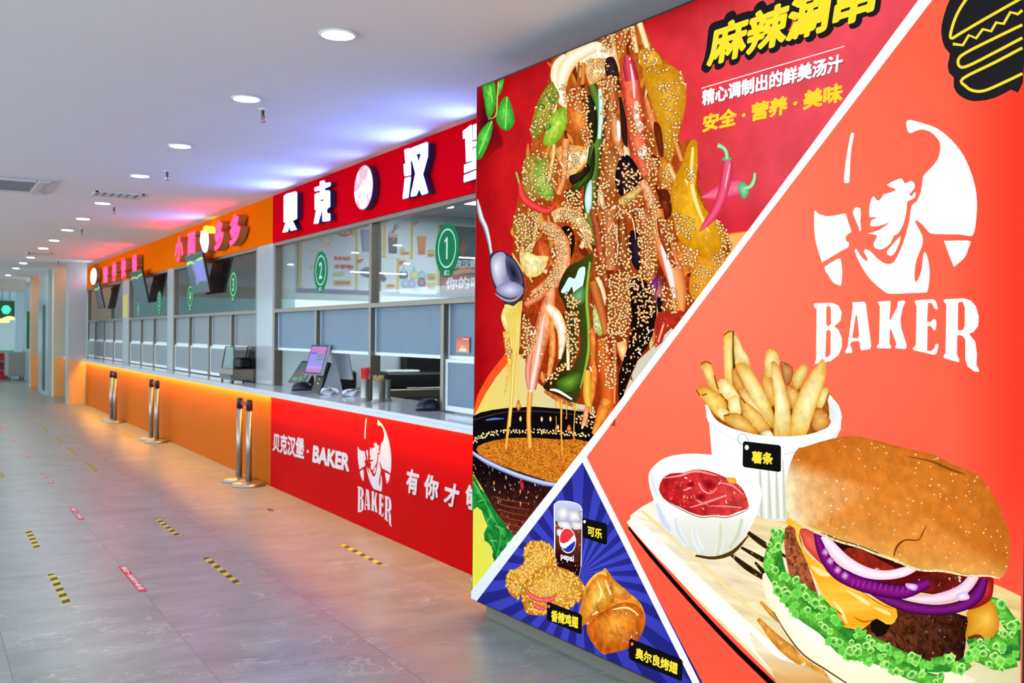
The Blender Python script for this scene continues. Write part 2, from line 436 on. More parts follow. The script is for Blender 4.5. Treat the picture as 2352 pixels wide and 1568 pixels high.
class Art:
    """printed shapes of one picture on the backlit sheet, in order of printing"""
    depth = [0.0012]

    def __init__(s, project=PX): s.v = []; s.f = []; s.c = []; s.m = []; s.mats = []; s.pj = project

    def _mi(s, mode):
        if mode not in s.mats: s.mats.append(mode)
        return s.mats.index(mode)

    def raw(s, verts, cols, faces, mode='plain', step=1.1e-5):
        Art.depth[0] += step; d = -Art.depth[0]; b = len(s.v)
        for p, c in zip(verts, cols):
            u, z = s.pj(p)
            if s.pj is PX: u, z = min(max(u, .001), LB_L - .001), min(max(z, LB_Z0 + .001), LB_Z1 - .001)
            s.v.append((u, d, z)); s.c.append((*lin([min(max(x, 0), 255) for x in c]), 1.0))
        k = s._mi(mode)
        for f in faces: s.f.append([b + i for i in f]); s.m.append(k)
        return s

    def poly(s, pts, col, mode='plain', sm=0, holes=None, fr=None, step=1.1e-5):
        if fr: pts = T(fr, pts); holes = [T(fr, h) for h in holes] if holes else None
        if sm: pts = smooth(pts, True, sm); holes = [smooth(h, True, sm) for h in holes] if holes else None
        allp = list(pts); loops = [[Vector((x, y, 0)) for x, y in pts]]
        for h in holes or []: loops.append([Vector((x, y, 0)) for x, y in h]); allp += list(h)
        fs = tessellate_polygon(loops)
        cf = col if callable(col) else (lambda x, y: col)
        return s.raw(allp, [cf(x, y) for x, y in allp], [list(f) for f in fs], mode, step)

    def polys(s, lst, col, mode='plain'):
        vs = []; fs = []
        for p in lst: fs.append(list(range(len(vs), len(vs) + len(p)))); vs += p
        cf = col if callable(col) else (lambda x, y: col)
        return s.raw(vs, [cf(x, y) for x, y in vs], fs, mode)

    def blob(s, pts, edge, mid, cpos=None, mode='plain', sm=3, rings=4, fr=None, power=1.0):
        """star-shaped patch shaded from its outline to a lit place inside"""
        if fr: pts = T(fr, pts); cpos = T(fr, [cpos])[0] if cpos else None
        if sm: pts = smooth(pts, True, sm)
        n = len(pts)
        c = cpos or (sum(p[0] for p in pts) / n, sum(p[1] for p in pts) / n)
        vs = []; cs = []
        for r in range(rings):
            t = r / rings; sc = 1 - t
            for p in pts:
                vs.append((c[0] + (p[0] - c[0]) * sc, c[1] + (p[1] - c[1]) * sc)); e = edge(p[0], p[1]) if callable(edge) else edge
                cs.append(mixc(e, mid, t ** power))
        vs.append(c); cs.append(mid); fs = []
        for r in range(rings - 1):
            for i in range(n): fs.append([r * n + i, r * n + (i + 1) % n, (r + 1) * n + (i + 1) % n, (r + 1) * n + i])
        for i in range(n): fs.append([(rings - 1) * n + i, (rings - 1) * n + (i + 1) % n, rings * n])
        return s.raw(vs, cs, fs, mode)

    def stroke(s, pts, w, ce, cm=None, mode='plain', fr=None, sm=4, side=0.0):
        """a line of varying width, shaded across; side shifts the bright line"""
        if fr: k = FR[fr][2]; pts = T(fr, pts); w = [x / k for x in w] if isinstance(w, (list, tuple)) else w / k
        ws = list(w) if isinstance(w, (list, tuple)) else [w] * len(pts)
        q = smooth([(p[0], p[1], ww) for p, ww in zip(pts, ws)], False, sm) if sm and len(pts) > 2 else [(p[0], p[1], ww) for p, ww in zip(pts, ws)]
        cm = cm or ce; offs = (-.5, -.25 + side * .25, 0 + side * .3, .25 + side * .2, .5)
        cc = (ce, mixc(ce, cm, .7), cm, mixc(ce, cm, .7), ce); vs = []; cs = []; fs = []
        for i, (x, y, ww) in enumerate(q):
            a = q[max(i - 1, 0)]; b = q[min(i + 1, len(q) - 1)]; dx, dy = b[0] - a[0], b[1] - a[1]; l = math.hypot(dx, dy) or 1
            for o, c in zip(offs, cc): vs.append((x - dy / l * ww * o, y + dx / l * ww * o)); cs.append(c)
        for i in range(len(q) - 1):
            for k in range(4): fs.append([i * 5 + k, i * 5 + k + 1, i * 5 + 6 + k, i * 5 + 5 + k])
        return s.raw(vs, cs, fs, mode)

    def sheet(s, poly, col, mode='plain', n=24):
        """convex patch cut into a grid so that colour can vary over it"""
        xs = [p[0] for p in poly]; ys = [p[1] for p in poly]; x0, x1, y0, y1 = min(xs), max(xs), min(ys), max(ys)
        a = sum(poly[i - 1][0] * poly[i][1] - poly[i][0] * poly[i - 1][1] for i in range(len(poly)))
        pl = poly if a > 0 else poly[::-1]
        vs = []; fs = []
        for i in range(n):
            for j in range(n):
                cell = [(x0 + (x1 - x0) * (i + a_) / n, y0 + (y1 - y0) * (j + b_) / n) for a_, b_ in ((0, 0), (1, 0), (1, 1), (0, 1))]
                for k in range(len(pl)):
                    A, B = pl[k - 1], pl[k]; out = []
                    def sd(p): return (B[0] - A[0]) * (p[1] - A[1]) - (B[1] - A[1]) * (p[0] - A[0])
                    for m in range(len(cell)):
                        p, q = cell[m - 1], cell[m]; sp, sq = sd(p), sd(q)
                        if (sp >= 0) != (sq >= 0): t = sp / (sp - sq); out.append((p[0] + (q[0] - p[0]) * t, p[1] + (q[1] - p[1]) * t))
                        if sq >= 0: out.append(q)
                    cell = out
                    if len(cell) < 3: break
                if len(cell) >= 3: fs.append(list(range(len(vs), len(vs) + len(cell)))); vs += cell
        return s.raw(vs, [col(x, y) for x, y in vs], fs, mode)

    def grains(s, poly, n, size, rnd, fill=(250, 218, 150), rim=(110, 50, 10), hi=(255, 246, 214), mind=.8, ang=None, asp=1.7):
        xs = [p[0] for p in poly]; ys = [p[1] for p in poly]; pts = []; tries = 0
        Art.depth[0] += 1.1e-5; base = Art.depth[0]
        while len(pts) < n and tries < n * 14:
            tries += 1
            p = (rnd.uniform(min(xs), max(xs)), rnd.uniform(min(ys), max(ys)))
            if inside(p, poly) and (p[1] > 1050 or p[0] < stripe_x(p[1]) - 4 or p[0] > stripe_x(p[1]) + 60) and all((p[0] - q[0]) ** 2 + (p[1] - q[1]) ** 2 > (size * mind) ** 2 for q in pts): pts.append(p)
        rim_v = []; rim_f = []; fv = []; fc = []; ff = []
        for p in pts:
            a = rnd.uniform(0, math.pi) if ang is None else rnd.gauss(ang, .5); ca, sa = math.cos(a), math.sin(a)
            L_ = size * rnd.uniform(.42, .6); W_ = L_ / asp; m = 9; b = len(rim_v); b2 = len(fv)
            br = rnd.uniform(.82, 1.05)
            for k in range(m):
                t = 2 * math.pi * k / m; x, y = math.cos(t), math.sin(t) * (1 - .28 * math.cos(t))
                for (vv, g) in ((rim_v, 1.3), (fv, 1.0)):
                    vv.append((p[0] + (x * L_ * ca - y * W_ * sa) * g, p[1] + (x * L_ * sa + y * W_ * ca) * g))
                fc.append(tuple(v * br for v in fill))
            fv.append((p[0] + rnd.uniform(-.15, .15) * L_, p[1] - .2 * W_)); fc.append(hi)
            rim_f.append(list(range(b, b + m)))
            for k in range(m): ff.append([b2 + k, b2 + (k + 1) % m, b2 + m])
        if pts:
            s.raw(rim_v, [rim] * len(rim_v), rim_f, 'plain'); s.raw(fv, fc, ff, 'plain')
        return s

    def build(s, name, parent, label=None):
        me = bpy.data.meshes.new(name); me.from_pydata(s.v, [], s.f)
        at = me.color_attributes.new('ink', 'FLOAT_COLOR', 'POINT')
        at.data.foreach_set('color', [x for c in s.c for x in c])
        for m in s.mats: me.materials.append(PRINT[m])
        me.polygons.foreach_set('material_index', s.m); me.update()
        o = bpy.data.objects.new(name, me); COL.objects.link(o); o.parent = parent
        return tag(o, label)


LB = empty('advertising_lightbox', LB_A, LB_YAW - math.pi / 2,
           'tall backlit advertising lightbox with burger, fries and spicy skewers standing at the counter end', 'lightbox')
M_black = plain('black_powder_coat', (16, 16, 18), .45)
M_plinth = plain('grey_plinth_laminate', (118, 112, 102), .5)
box('cabinet', M_black, -.004, LB_L + .004, .004, .16, LB_Z0, LB_Z1 + .006, LB, .004)
box('edge_frame', M_black, -.006, LB_L + .006, -.0006, .004, LB_Z0 - .006, LB_Z1 + .008, LB)
box('plinth', M_plinth, .055, LB_L - .055, .06, .15, 0, LB_Z0, LB)
box('corner_clip', plain('pale_plastic', (220, 225, 235), .4), -.016, -.006, .0, .02, .19, .215, LB, .002)

def on_sheet(u, v):
    """photograph place of a point of the sheet (inverse of PX)"""
    q = LB_A + LB_D * u + Vector((0, 0, v)) - EYE; z = q.dot(_f)
    return (W / 2 + FPX * q.dot(CR) / z, H / 2 - FPX * q.dot(CU) / z)
cTL, cTR, cBR, cBL = on_sheet(0, LB_Z1), on_sheet(LB_L, LB_Z1), on_sheet(LB_L, LB_Z0), on_sheet(0, LB_Z0)
def bottom_y(x): return cBL[1] + (cBR[1] - cBL[1]) * (x - cBL[0]) / (cBR[0] - cBL[0])
def top_y(x): return cTL[1] + (cTR[1] - cTL[1]) * (x - cTL[0]) / (cTR[0] - cTL[0])
rnd = random.Random(7)

# ---- the printed sheet: red ground, orange ground, sunburst, white dividing bands
STR_L = [(2114, 0), (1740, 505), (1442, 900), (1383, 979), (1084, 1356)]
STR_R = [(2146, 0), (1741, 528), (1461, 900), (1402, 980), (1350.6, 1049)]
sxt = 2114 + (2114 - 1740) / 505 * 330; TY = top_y(2340)
g = Art()
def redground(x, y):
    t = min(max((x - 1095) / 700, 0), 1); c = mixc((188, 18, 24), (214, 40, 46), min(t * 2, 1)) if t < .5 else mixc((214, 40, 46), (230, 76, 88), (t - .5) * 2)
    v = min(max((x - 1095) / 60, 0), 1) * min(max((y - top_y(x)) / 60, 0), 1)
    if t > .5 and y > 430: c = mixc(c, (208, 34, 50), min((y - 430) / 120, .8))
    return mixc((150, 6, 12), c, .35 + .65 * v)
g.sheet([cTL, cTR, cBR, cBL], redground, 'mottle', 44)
# pale disc behind the skewers
def disc(x, y):
    if x > 1560: return mixc((236, 150, 50), (250, 176, 74), (x - 1560) / 160)
    t = min(max((y - 880) / 400, 0), 1); a = mixc((238, 212, 104), (206, 204, 194), min(max((x - 1110) / 180, 0), 1))
    return mixc(a, (226, 228, 62), t)
D1 = [(1084, 1000), (1086, 940), (1098, 905), (1122, 862), (1158, 815), (1200, 775), (1300, 690), (1450, 600), (1600, 548), (1680, 534), (1722, 529)]
g.poly(D1 + [(1560, 748), (1442, 906), (1383, 984), (1088, 1360), (1084, 1360)], (250, 84, 34))
D2 = [(1084, 1005), (1092, 950), (1115, 905), (1140, 866), (1165, 836), (1210, 796), (1310, 706), (1455, 612), (1600, 553), (1680, 537), (1722, 531)]
g.poly(D2 + [(1560, 748), (1442, 906), (1383, 984), (1088, 1360), (1084, 1360)], disc)
# orange ground on the right
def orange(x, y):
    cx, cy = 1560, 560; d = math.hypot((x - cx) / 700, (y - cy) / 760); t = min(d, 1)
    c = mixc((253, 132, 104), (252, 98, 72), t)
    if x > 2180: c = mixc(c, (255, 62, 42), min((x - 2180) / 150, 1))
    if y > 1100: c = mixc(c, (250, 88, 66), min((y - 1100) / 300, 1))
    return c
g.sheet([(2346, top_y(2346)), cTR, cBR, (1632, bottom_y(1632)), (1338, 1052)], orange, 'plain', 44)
# blue sunburst
TRI = [(1341, 1050), (1646, bottom_y(1646) + 1), (1086, bottom_y(1086) + 1)]
def blue(x, y):
    t = min(max((y - 1080) / 420, 0), 1); e = math.hypot(x - 1331, y - 1318) / 270
    return mixc((70, 76, 206), (52, 56, 170), min(e, 1))
g.sheet(TRI, blue, 'plain', 16)
SB = (1331, 1318)
for k in range(26):
    a0 = 2 * math.pi * (k + .1) / 26 - .1; a1 = a0 + math.pi / 26
    ray = [SB, (SB[0] + 620 * math.cos(a0), SB[1] + 620 * math.sin(a0)), (SB[0] + 620 * math.cos(a1), SB[1] + 620 * math.sin(a1))]
    pl = TRI if (TRI[1][0] - TRI[0][0]) * (TRI[2][1] - TRI[0][1]) - (TRI[1][1] - TRI[0][1]) * (TRI[2][0] - TRI[0][0]) > 0 else TRI[::-1]
    cell = ray
    for i in range(3):
        A_, B_ = pl[i - 1], pl[i]; out = []
        sd = lambda p: (B_[0] - A_[0]) * (p[1] - A_[1]) - (B_[1] - A_[1]) * (p[0] - A_[0])
        for m in range(len(cell)):
            p, q = cell[m - 1], cell[m]; sp, sq = sd(p), sd(q)
            if (sp >= 0) != (sq >= 0): t = sp / (sp - sq); out.append((p[0] + (q[0] - p[0]) * t, p[1] + (q[1] - p[1]) * t))
            if sq >= 0: out.append(q)
        cell = out
        if len(cell) < 3: break
    if len(cell) >= 3: g.poly(cell, lambda x, y: mixc((44, 48, 150), (32, 34, 118), min(math.hypot(x - SB[0], y - SB[1]) / 260, 1)))
SHEET = g.build('poster_sheet', LB, 'printed backlit poster sheet with red, orange and blue fields')


# ---- spicy skewers
a = Art()
mass = T('A', [(590, 430), (610, 380), (790, 290), (980, 200), (1240, 160), (1320, 340), (1440, 460), (1540, 560), (1560, 680), (1540, 830), (1500, 1020), (1600, 1010), (1645, 1030), (1640, 1300), (1700, 1480), (1760, 1560)]) + \
       T('B', [(1860, 200), (1880, 300), (1640, 660), (1560, 745), (1330, 980), (1210, 1090), (1100, 1350), (1000, 1500), (930, 1568), (890, 1420), (760, 1400), (540, 1290), (420, 1200), (400, 1050), (280, 1040), (250, 900), (240, 760), (300, 700), (330, 560), (310, 330), (320, 60)]) + \
       T('A', [(340, 1460), (380, 1250), (440, 1060), (450, 930), (480, 780), (560, 640)])
a.poly(mass, lambda x, y: mixc((176, 84, 26), (150, 52, 16), min(max((y - 300) / 500, 0), 1)), 'food')
rs = random.Random(12)
for k in range(420):
    x, y = rs.uniform(1140, 1690), rs.uniform(60, 960)
    if not inside((x, y), mass) or x > stripe_x(y) - 24: continue
    l, an = rs.uniform(12, 34), rs.gauss(1.45, .35); c = rs.choice([(216, 116, 36), (240, 160, 70), (120, 36, 10), (196, 60, 24), (246, 200, 120), (90, 26, 10), (222, 140, 50), (170, 70, 20), (250, 226, 180)])
    a.stroke([(x - math.cos(an) * l, y - math.sin(an) * l), (x + rs.uniform(-5, 5), y), (x + math.cos(an) * l, y + math.sin(an) * l)], [3, rs.uniform(7, 18), 2], mixc(c, (90, 30, 8), .4), c, sm=3)
cream, cream2 = (250, 226, 186), (255, 250, 238)
# wooden sticks at the top
a.stroke([(1020, 230), (1050, 400), (1075, 520)], 34, (196, 120, 50), (246, 208, 140), fr='A')
a.stroke([(1110, 190), (1080, 330)], 26, (170, 60, 30), (220, 120, 70), fr='A')
a.stroke([(1170, 190), (1205, 380)], 36, (206, 150, 70), (255, 232, 170), fr='A')
a.stroke([(1225, 165), (1280, 340), (1345, 540)], 42, (214, 170, 90), (255, 240, 196), fr='A')
# potato slices
a.blob([(1215, 380), (1290, 345), (1350, 380), (1390, 440), (1380, 500), (1250, 500)], (200, 130, 20), (242, 186, 66), mode='food', fr='A')
a.blob([(1250, 500), (1330, 470), (1450, 470), (1530, 550), (1562, 680), (1545, 830), (1510, 960), (1480, 1060), (1440, 1200), (1400, 1120), (1360, 900), (1300, 720), (1262, 600)], (196, 128, 14), (232, 176, 44), (1440, 700), mode='bun', fr='A')
a.blob([(1370, 1130), (1430, 1150), (1480, 1240), (1450, 1370), (1380, 1360)], (190, 100, 20), (232, 170, 70), mode='food', fr='A')
a.stroke([(1480, 1010), (1530, 1160)], 34, (190, 90, 30), (236, 170, 90), fr='A')
a.stroke([(1430, 1180), (1500, 1330)], 36, (200, 140, 60), (250, 216, 140), fr='A')
a.blob(T('B', [(1480, 280), (1560, 230), (1660, 330), (1640, 420), (1570, 470), (1540, 490)]), (206, 100, 24), (240, 160, 70), mode='food')
a.blob(T('B', [(1600, 440), (1650, 340), (1740, 340), (1840, 310), (1830, 420), (1720, 560), (1640, 665), (1585, 590)]), (214, 130, 20), (246, 180, 62), mode='bun')
lower = T('A', [(1600, 1010), (1640, 1025), (1645, 1200), (1630, 1340), (1690, 1490), (1750, 1560)]) + T('B', [(1820, 130), (1848, 220), (1810, 310), (1740, 345), (1640, 320), (1550, 265), (1495, 190), (1470, 80)]) + T('A', [(1450, 1500), (1450, 1400), (1480, 1290), (1530, 1180), (1570, 1060)])
a.blob(lower, (204, 136, 10), (246, 190, 46), T('B', [(1600, 60)])[0], mode='bun', rings=5)
a.stroke(T('A', [(1610, 1060), (1600, 1300), (1640, 1480)]) + T('B', [(1720, 160)]), [6, 9, 9, 4], (246, 206, 90), (255, 236, 160))
# cream squid and tofu skin at the top left
a.blob([(700, 390), (760, 350), (880, 300), (970, 320), (1050, 380), (1000, 430), (880, 470), (790, 470), (740, 470)], cream, cream2, mode='food', fr='A')
a.stroke([(900, 330), (740, 420), (670, 540), (650, 680), (720, 770)], [90, 110, 100, 90, 60], (246, 190, 120), (255, 248, 232), fr='A')
a.stroke([(690, 400), (630, 460), (610, 560), (640, 660)], [30, 50, 50, 20], (250, 214, 160), (255, 244, 220), fr='A')
a.blob([(860, 440), (960, 420), (990, 480), (960, 560), (870, 610), (840, 520)], (236, 170, 90), (252, 226, 170), mode='food', fr='A')
a.blob([(980, 430), (1030, 410), (1065, 470), (1075, 560), (1020, 600), (980, 520)], (40, 18, 20), (70, 40, 44), mode='food', fr='A')
a.stroke([(790, 450), (780, 600)], 16, (90, 40, 10), (190, 110, 40), fr='A'); a.stroke([(820, 450), (815, 610)], 30, (170, 90, 30), (230, 150, 70), fr='A')
# broccoli and cabbage at the left
a.blob([(590, 590), (520, 680), (470, 800), (438, 950), (480, 1000), (560, 900), (600, 800), (650, 700), (615, 620)], (120, 130, 30), (196, 190, 70), mode='crust', fr='A')
a.blob([(590, 830), (690, 770), (705, 880), (660, 990), (590, 1050), (530, 1030), (560, 920)], (120, 170, 30), (206, 230, 100), mode='food', fr='A')
for p in ((560, 700), (520, 770), (600, 720), (560, 910), (470, 1230), (430, 1190), (490, 1290)):
    a.blob([(p[0] - 26, p[1]), (p[0], p[1] - 26), (p[0] + 28, p[1] - 4), (p[0] + 6, p[1] + 28)], (40, 120, 30), (110, 190, 50), mode='crust', fr='A')
a.blob([(390, 1160), (440, 1120), (560, 1130), (620, 1180), (600, 1330), (520, 1420), (440, 1440), (380, 1330)], (140, 110, 30), (214, 190, 110), mode='food', fr='A')
a.blob([(480, 1180), (530, 1150), (560, 1240), (540, 1380), (600, 1330), (600, 1440), (520, 1420), (450, 1290)], (110, 160, 40), (200, 230, 120), mode='food', fr='A')
# orange and pink pieces in the middle
a.blob([(720, 720), (830, 740), (870, 860), (880, 1000), (800, 980), (720, 900), (700, 800)], (196, 84, 20), (250, 160, 70), (800, 860), mode='food', fr='A')
a.stroke([(610, 1040), (600, 1150), (570, 1300)], 24, (220, 150, 70), (255, 226, 160), fr='A')
a.blob([(620, 1090), (700, 1040), (850, 1060), (890, 1020), (880, 1120), (800, 1220), (700, 1290), (660, 1200)], (236, 150, 60), cream2, (740, 1150), mode='food', fr='A')
a.blob([(850, 1050), (890, 1020), (885, 1110), (790, 1220), (730, 1270), (760, 1160)], (236, 180, 90), cream2, mode='plain', fr='A')
a.stroke([(700, 1000), (690, 1130), (680, 1280), (640, 1400)], [60, 50, 40, 40], (206, 90, 40), (250, 180, 110), mode='food', fr='A')
# long green kelp
kp = T('A', [(880, 610), (930, 760), (925, 950), (905, 1120), (880, 1290), (870, 1450), (860, 1560)]) + T('B', [(890, 130), (905, 260)])
a.stroke(kp, [20, 30, 32, 32, 34, 30, 26, 26, 18], (36, 40, 18), (104, 140, 50))
a.stroke(T('A', [(940, 640), (950, 800), (935, 1000)]), [8, 12, 8], (150, 200, 170), (226, 250, 250))
a.stroke(T('A', [(850, 690), (880, 800), (890, 960), (890, 1030)]), [14, 24, 20, 10], (20, 16, 10), (34, 40, 20))
a.blob([(900, 1050), (880, 1200), (780, 1320), (680, 1390), (740, 1440), (820, 1340), (880, 1290), (905, 1180)], (20, 30, 10), (70, 110, 30), (820, 1300), fr='A')
a.blob([(720, 1270), (800, 1240), (850, 1180), (870, 1230), (800, 1300), (740, 1330)], (24, 20, 16), (50, 44, 30), fr='A')
a.blob([(850, 1340), (880, 1300), (880, 1480), (850, 1540), (830, 1440)], (180, 220, 220), (240, 255, 255), fr='A')
# brown sausage slices down the middle
a.stroke([(1000, 560), (1030, 700), (1010, 900), (990, 1010)], [90, 90, 60, 40], (140, 50, 20), (200, 110, 60), mode='food', fr='A')
a.stroke([(1040, 820), (1060, 1000), (1110, 1130)], [50, 60, 30], (180, 80, 30), (240, 170, 110), mode='food', fr='A')
a.blob([(1060, 880), (1085, 880), (1088, 1000), (1070, 1010)], (235, 225, 225), (255, 255, 255), fr='A')
a.blob([(990, 1080), (1050, 1075), (1090, 1150), (1092, 1340), (1040, 1400), (985, 1380), (965, 1200)], (150, 76, 30), (206, 140, 84), fr='A')
# red sausage
sg = T('A', [(1140, 400), (1150, 540), (1180, 720), (1200, 900), (1225, 1080), (1280, 1260)])
a.stroke(sg, [22, 42, 44, 44, 42, 40], (176, 40, 26), (246, 120, 82), mode='food')
a.stroke(T('A', [(1140, 400), (1150, 480), (1170, 580)]), [14, 28, 30], (150, 20, 40), (226, 80, 96))
a.stroke(T('A', [(1160, 460), (1180, 580), (1190, 710)]), [3, 7, 4], (250, 160, 190), (255, 226, 236))
a.blob([(1190, 740), (1220, 740), (1225, 860), (1255, 900), (1230, 960), (1210, 920), (1185, 860)], (250, 200, 170), (255, 255, 255), fr='A')
a.blob([(1225, 1060), (1275, 1050), (1275, 1120), (1250, 1150), (1215, 1110)], (250, 210, 190), (255, 255, 255), fr='A')
a.stroke([(1085, 700), (1110, 860), (1120, 1000), (1135, 1060)], [20, 40, 40, 10], (30, 16, 10), (50, 30, 20), fr='A')
a.stroke([(1270, 700), (1330, 900), (1390, 1120)], [30, 60, 40], (190, 80, 40), (236, 150, 90), mode='food', fr='A')
a.blob([(1330, 880), (1380, 920), (1400, 1100), (1380, 1130), (1340, 1010)], (90, 30, 10), (120, 46, 16), fr='A')
# dark wood-ear fungus and mushroom
a.blob([(1080, 1150), (1150, 1120), (1235, 1250), (1245, 1300), (1170, 1400), (1090, 1410), (1050, 1300)], (18, 10, 18), (52, 36, 56), fr='A')
a.stroke([(1090, 1460), (1170, 1410), (1245, 1330)], [70, 70, 46], (170, 100, 30), (236, 196, 120), mode='food', fr='A')
a.stroke([(1240, 1300), (1300, 1420), (1330, 1560)], [50, 80, 70], (206, 100, 50), (250, 190, 150), mode='food', fr='A')
a.blob([(1370, 1390), (1430, 1370), (1460, 1500), (1440, 1568), (1380, 1568)], (80, 24, 8), (130, 50, 20), mode='food', fr='A')
# ---- lower half
a.stroke([(890, 0), (930, 200), (960, 400), (990, 560)], [50, 60, 60, 40], (110, 30, 14), (190, 90, 50), mode='food', fr='B')
a.stroke([(1010, 0), (1010, 200), (1020, 440)], [110, 90, 80], (150, 60, 24), (214, 130, 80), mode='food', fr='B')
a.stroke([(1100, 60), (1110, 300), (1130, 440)], [60, 70, 60], (90, 30, 10), (170, 90, 40), mode='food', fr='B')
a.blob([(660, 140), (730, 130), (760, 230), (740, 340), (700, 380), (680, 280)], (20, 10, 6), (60, 30, 16), fr='B')
a.stroke([(600, 60), (700, 30), (800, 90), (850, 200), (800, 280)], [90, 90, 80, 70, 30], (230, 150, 60), (255, 232, 180), mode='food', fr='B')
a.stroke([(520, 110), (600, 150), (665, 250), (670, 380), (620, 500), (540, 570), (450, 610)], [60, 100, 110, 110, 110, 90, 40], (214, 104, 44), (252, 204, 150), mode='food', fr='B')
a.blob([(500, 230), (560, 260), (580, 380), (540, 440), (500, 330)], (190, 70, 30), (226, 116, 60), mode='food', fr='B')
a.stroke([(490, 60), (470, 200), (440, 310)], 26, (226, 170, 90), (255, 238, 180), fr='B')
a.blob([(360, 320), (410, 300), (480, 335), (570, 345), (530, 450), (470, 490), (400, 470)], (226, 196, 110), (250, 246, 200), mode='food', fr='B')
a.blob([(320, 60), (380, 20), (440, 60), (460, 200), (420, 280), (350, 240), (315, 150)], (150, 90, 24), (206, 170, 90), mode='crust', fr='B')
a.stroke([(400, 690), (500, 630), (560, 560)], [40, 60, 40], (190, 70, 30), (246, 150, 100), mode='food', fr='B')
# lower curl, noodles, pink strips
a.blob([(380, 780), (460, 820), (490, 930), (460, 1030), (390, 1080), (370, 960)], (130, 50, 10), (200, 110, 50), mode='food', fr='B')
a.blob([(230, 760), (260, 700), (300, 720), (310, 820), (280, 900), (240, 830)], (226, 210, 120), (246, 246, 190), mode='food', fr='B')
a.stroke([(270, 880), (280, 1000), (290, 1120), (250, 1360)], [60, 50, 30, 8], (220, 150, 40), (250, 206, 100), mode='food', fr='B')
a.stroke([(590, 560), (560, 740), (520, 900), (470, 1090), (450, 1300)], [60, 110, 120, 110, 60], (206, 84, 40), (252, 180, 130), mode='food', fr='B')
a.stroke([(540, 760), (510, 940), (480, 1120), (440, 1340), (435, 1568)], [10, 34, 40, 40, 30], (236, 130, 110), (255, 240, 226), fr='B')
a.stroke([(590, 760), (600, 950), (590, 1100), (560, 1250)], [30, 44, 40, 16], (220, 110, 40), (250, 170, 90), mode='food', fr='B')
a.stroke([(440, 1040), (420, 1180), (430, 1300)], [40, 40, 20], (200, 80, 70), (246, 170, 150), fr='B')
a.stroke([(560, 700), (620, 760), (670, 900), (650, 1080)], [50, 80, 70, 20], (236, 170, 80), cream2, mode='food', fr='B')
kb = [(640, 580), (700, 430), (800, 370), (890, 320), (870, 480), (850, 620), (842, 720), (872, 860), (862, 1000), (850, 1150), (790, 1330), (760, 1395), (640, 1350), (535, 1290), (560, 1240), (640, 1120), (690, 1010), (710, 880), (690, 700)]
a.poly(kb, lambda x, y: mixc((34, 26, 8), (64, 74, 20), min(max((x - 1270) / 80, 0), 1)), sm=3, fr='B')
a.stroke([(870, 380), (845, 620), (860, 860), (855, 1050), (800, 1290)], [18, 26, 26, 24, 12], (70, 110, 20), (170, 196, 70), fr='B')
a.poly([(660, 600), (690, 540), (720, 490), (760, 500), (790, 430), (835, 420), (825, 520), (800, 600), (760, 650), (740, 560), (710, 600)], (214, 244, 242), sm=3, fr='B')
a.blob([(720, 640), (790, 570), (830, 560), (830, 660), (780, 690)], (60, 110, 60), (120, 200, 130), fr='B')
a.blob([(630, 1240), (740, 1180), (810, 1180), (800, 1250), (730, 1320), (650, 1300)], (50, 80, 16), (120, 170, 60), fr='B')
a.stroke([(580, 1300), (640, 1310), (740, 1370)], [14, 22, 14], (220, 200, 180), (255, 255, 255), fr='B')
a.stroke([(540, 1310), (650, 1370), (760, 1420)], [20, 40, 20], (150, 60, 20), (210, 120, 60), mode='food', fr='B')
a.stroke([(770, 740), (790, 1000), (720, 1160)], [20, 24, 16], (110, 30, 10), (170, 60, 20), fr='B')
a.stroke([(710, 900), (712, 1160)], 24, (230, 190, 130), (255, 246, 220), fr='B')
# middle strips and stick
a.stroke([(890, 520), (950, 740), (980, 900)], [70, 70, 50], (140, 50, 16), (216, 120, 60), fr='B')
a.stroke([(920, 490), (985, 650)], [30, 16], (230, 190, 130), (255, 240, 200), fr='B')
a.blob([(900, 680), (940, 800), (960, 900), (920, 900), (890, 790)], (160, 180, 80), (230, 240, 190), mode='crust', fr='B')
a.stroke([(880, 860), (900, 1050), (890, 1250), (860, 1480)], [40, 60, 60, 30], (190, 60, 20), (240, 150, 60), mode='food', fr='B')
a.stroke([(850, 1160), (850, 1350), (870, 1460)], [50, 60, 30], (200, 130, 20), (246, 200, 80), fr='B')
a.stroke([(960, 930), (965, 1080), (1000, 1280), (990, 1560)], [90, 120, 120, 120], (160, 40, 6), (236, 110, 40), fr='B')
a.stroke([(1045, 900), (1050, 1100), (1045, 1400)], [20, 24, 20], (180, 60, 16), (246, 160, 90), fr='B')
a.blob([(1060, 940), (1110, 930), (1140, 1020), (1120, 1110), (1080, 1050)], (230, 150, 80), (255, 226, 170), mode='food', fr='B')
a.blob([(1005, 560), (1060, 445), (1150, 430), (1165, 600), (1165, 780), (1140, 920), (1060, 960), (1000, 900), (990, 720)], (130, 50, 10), (196, 110, 44), mode='food', fr='B')
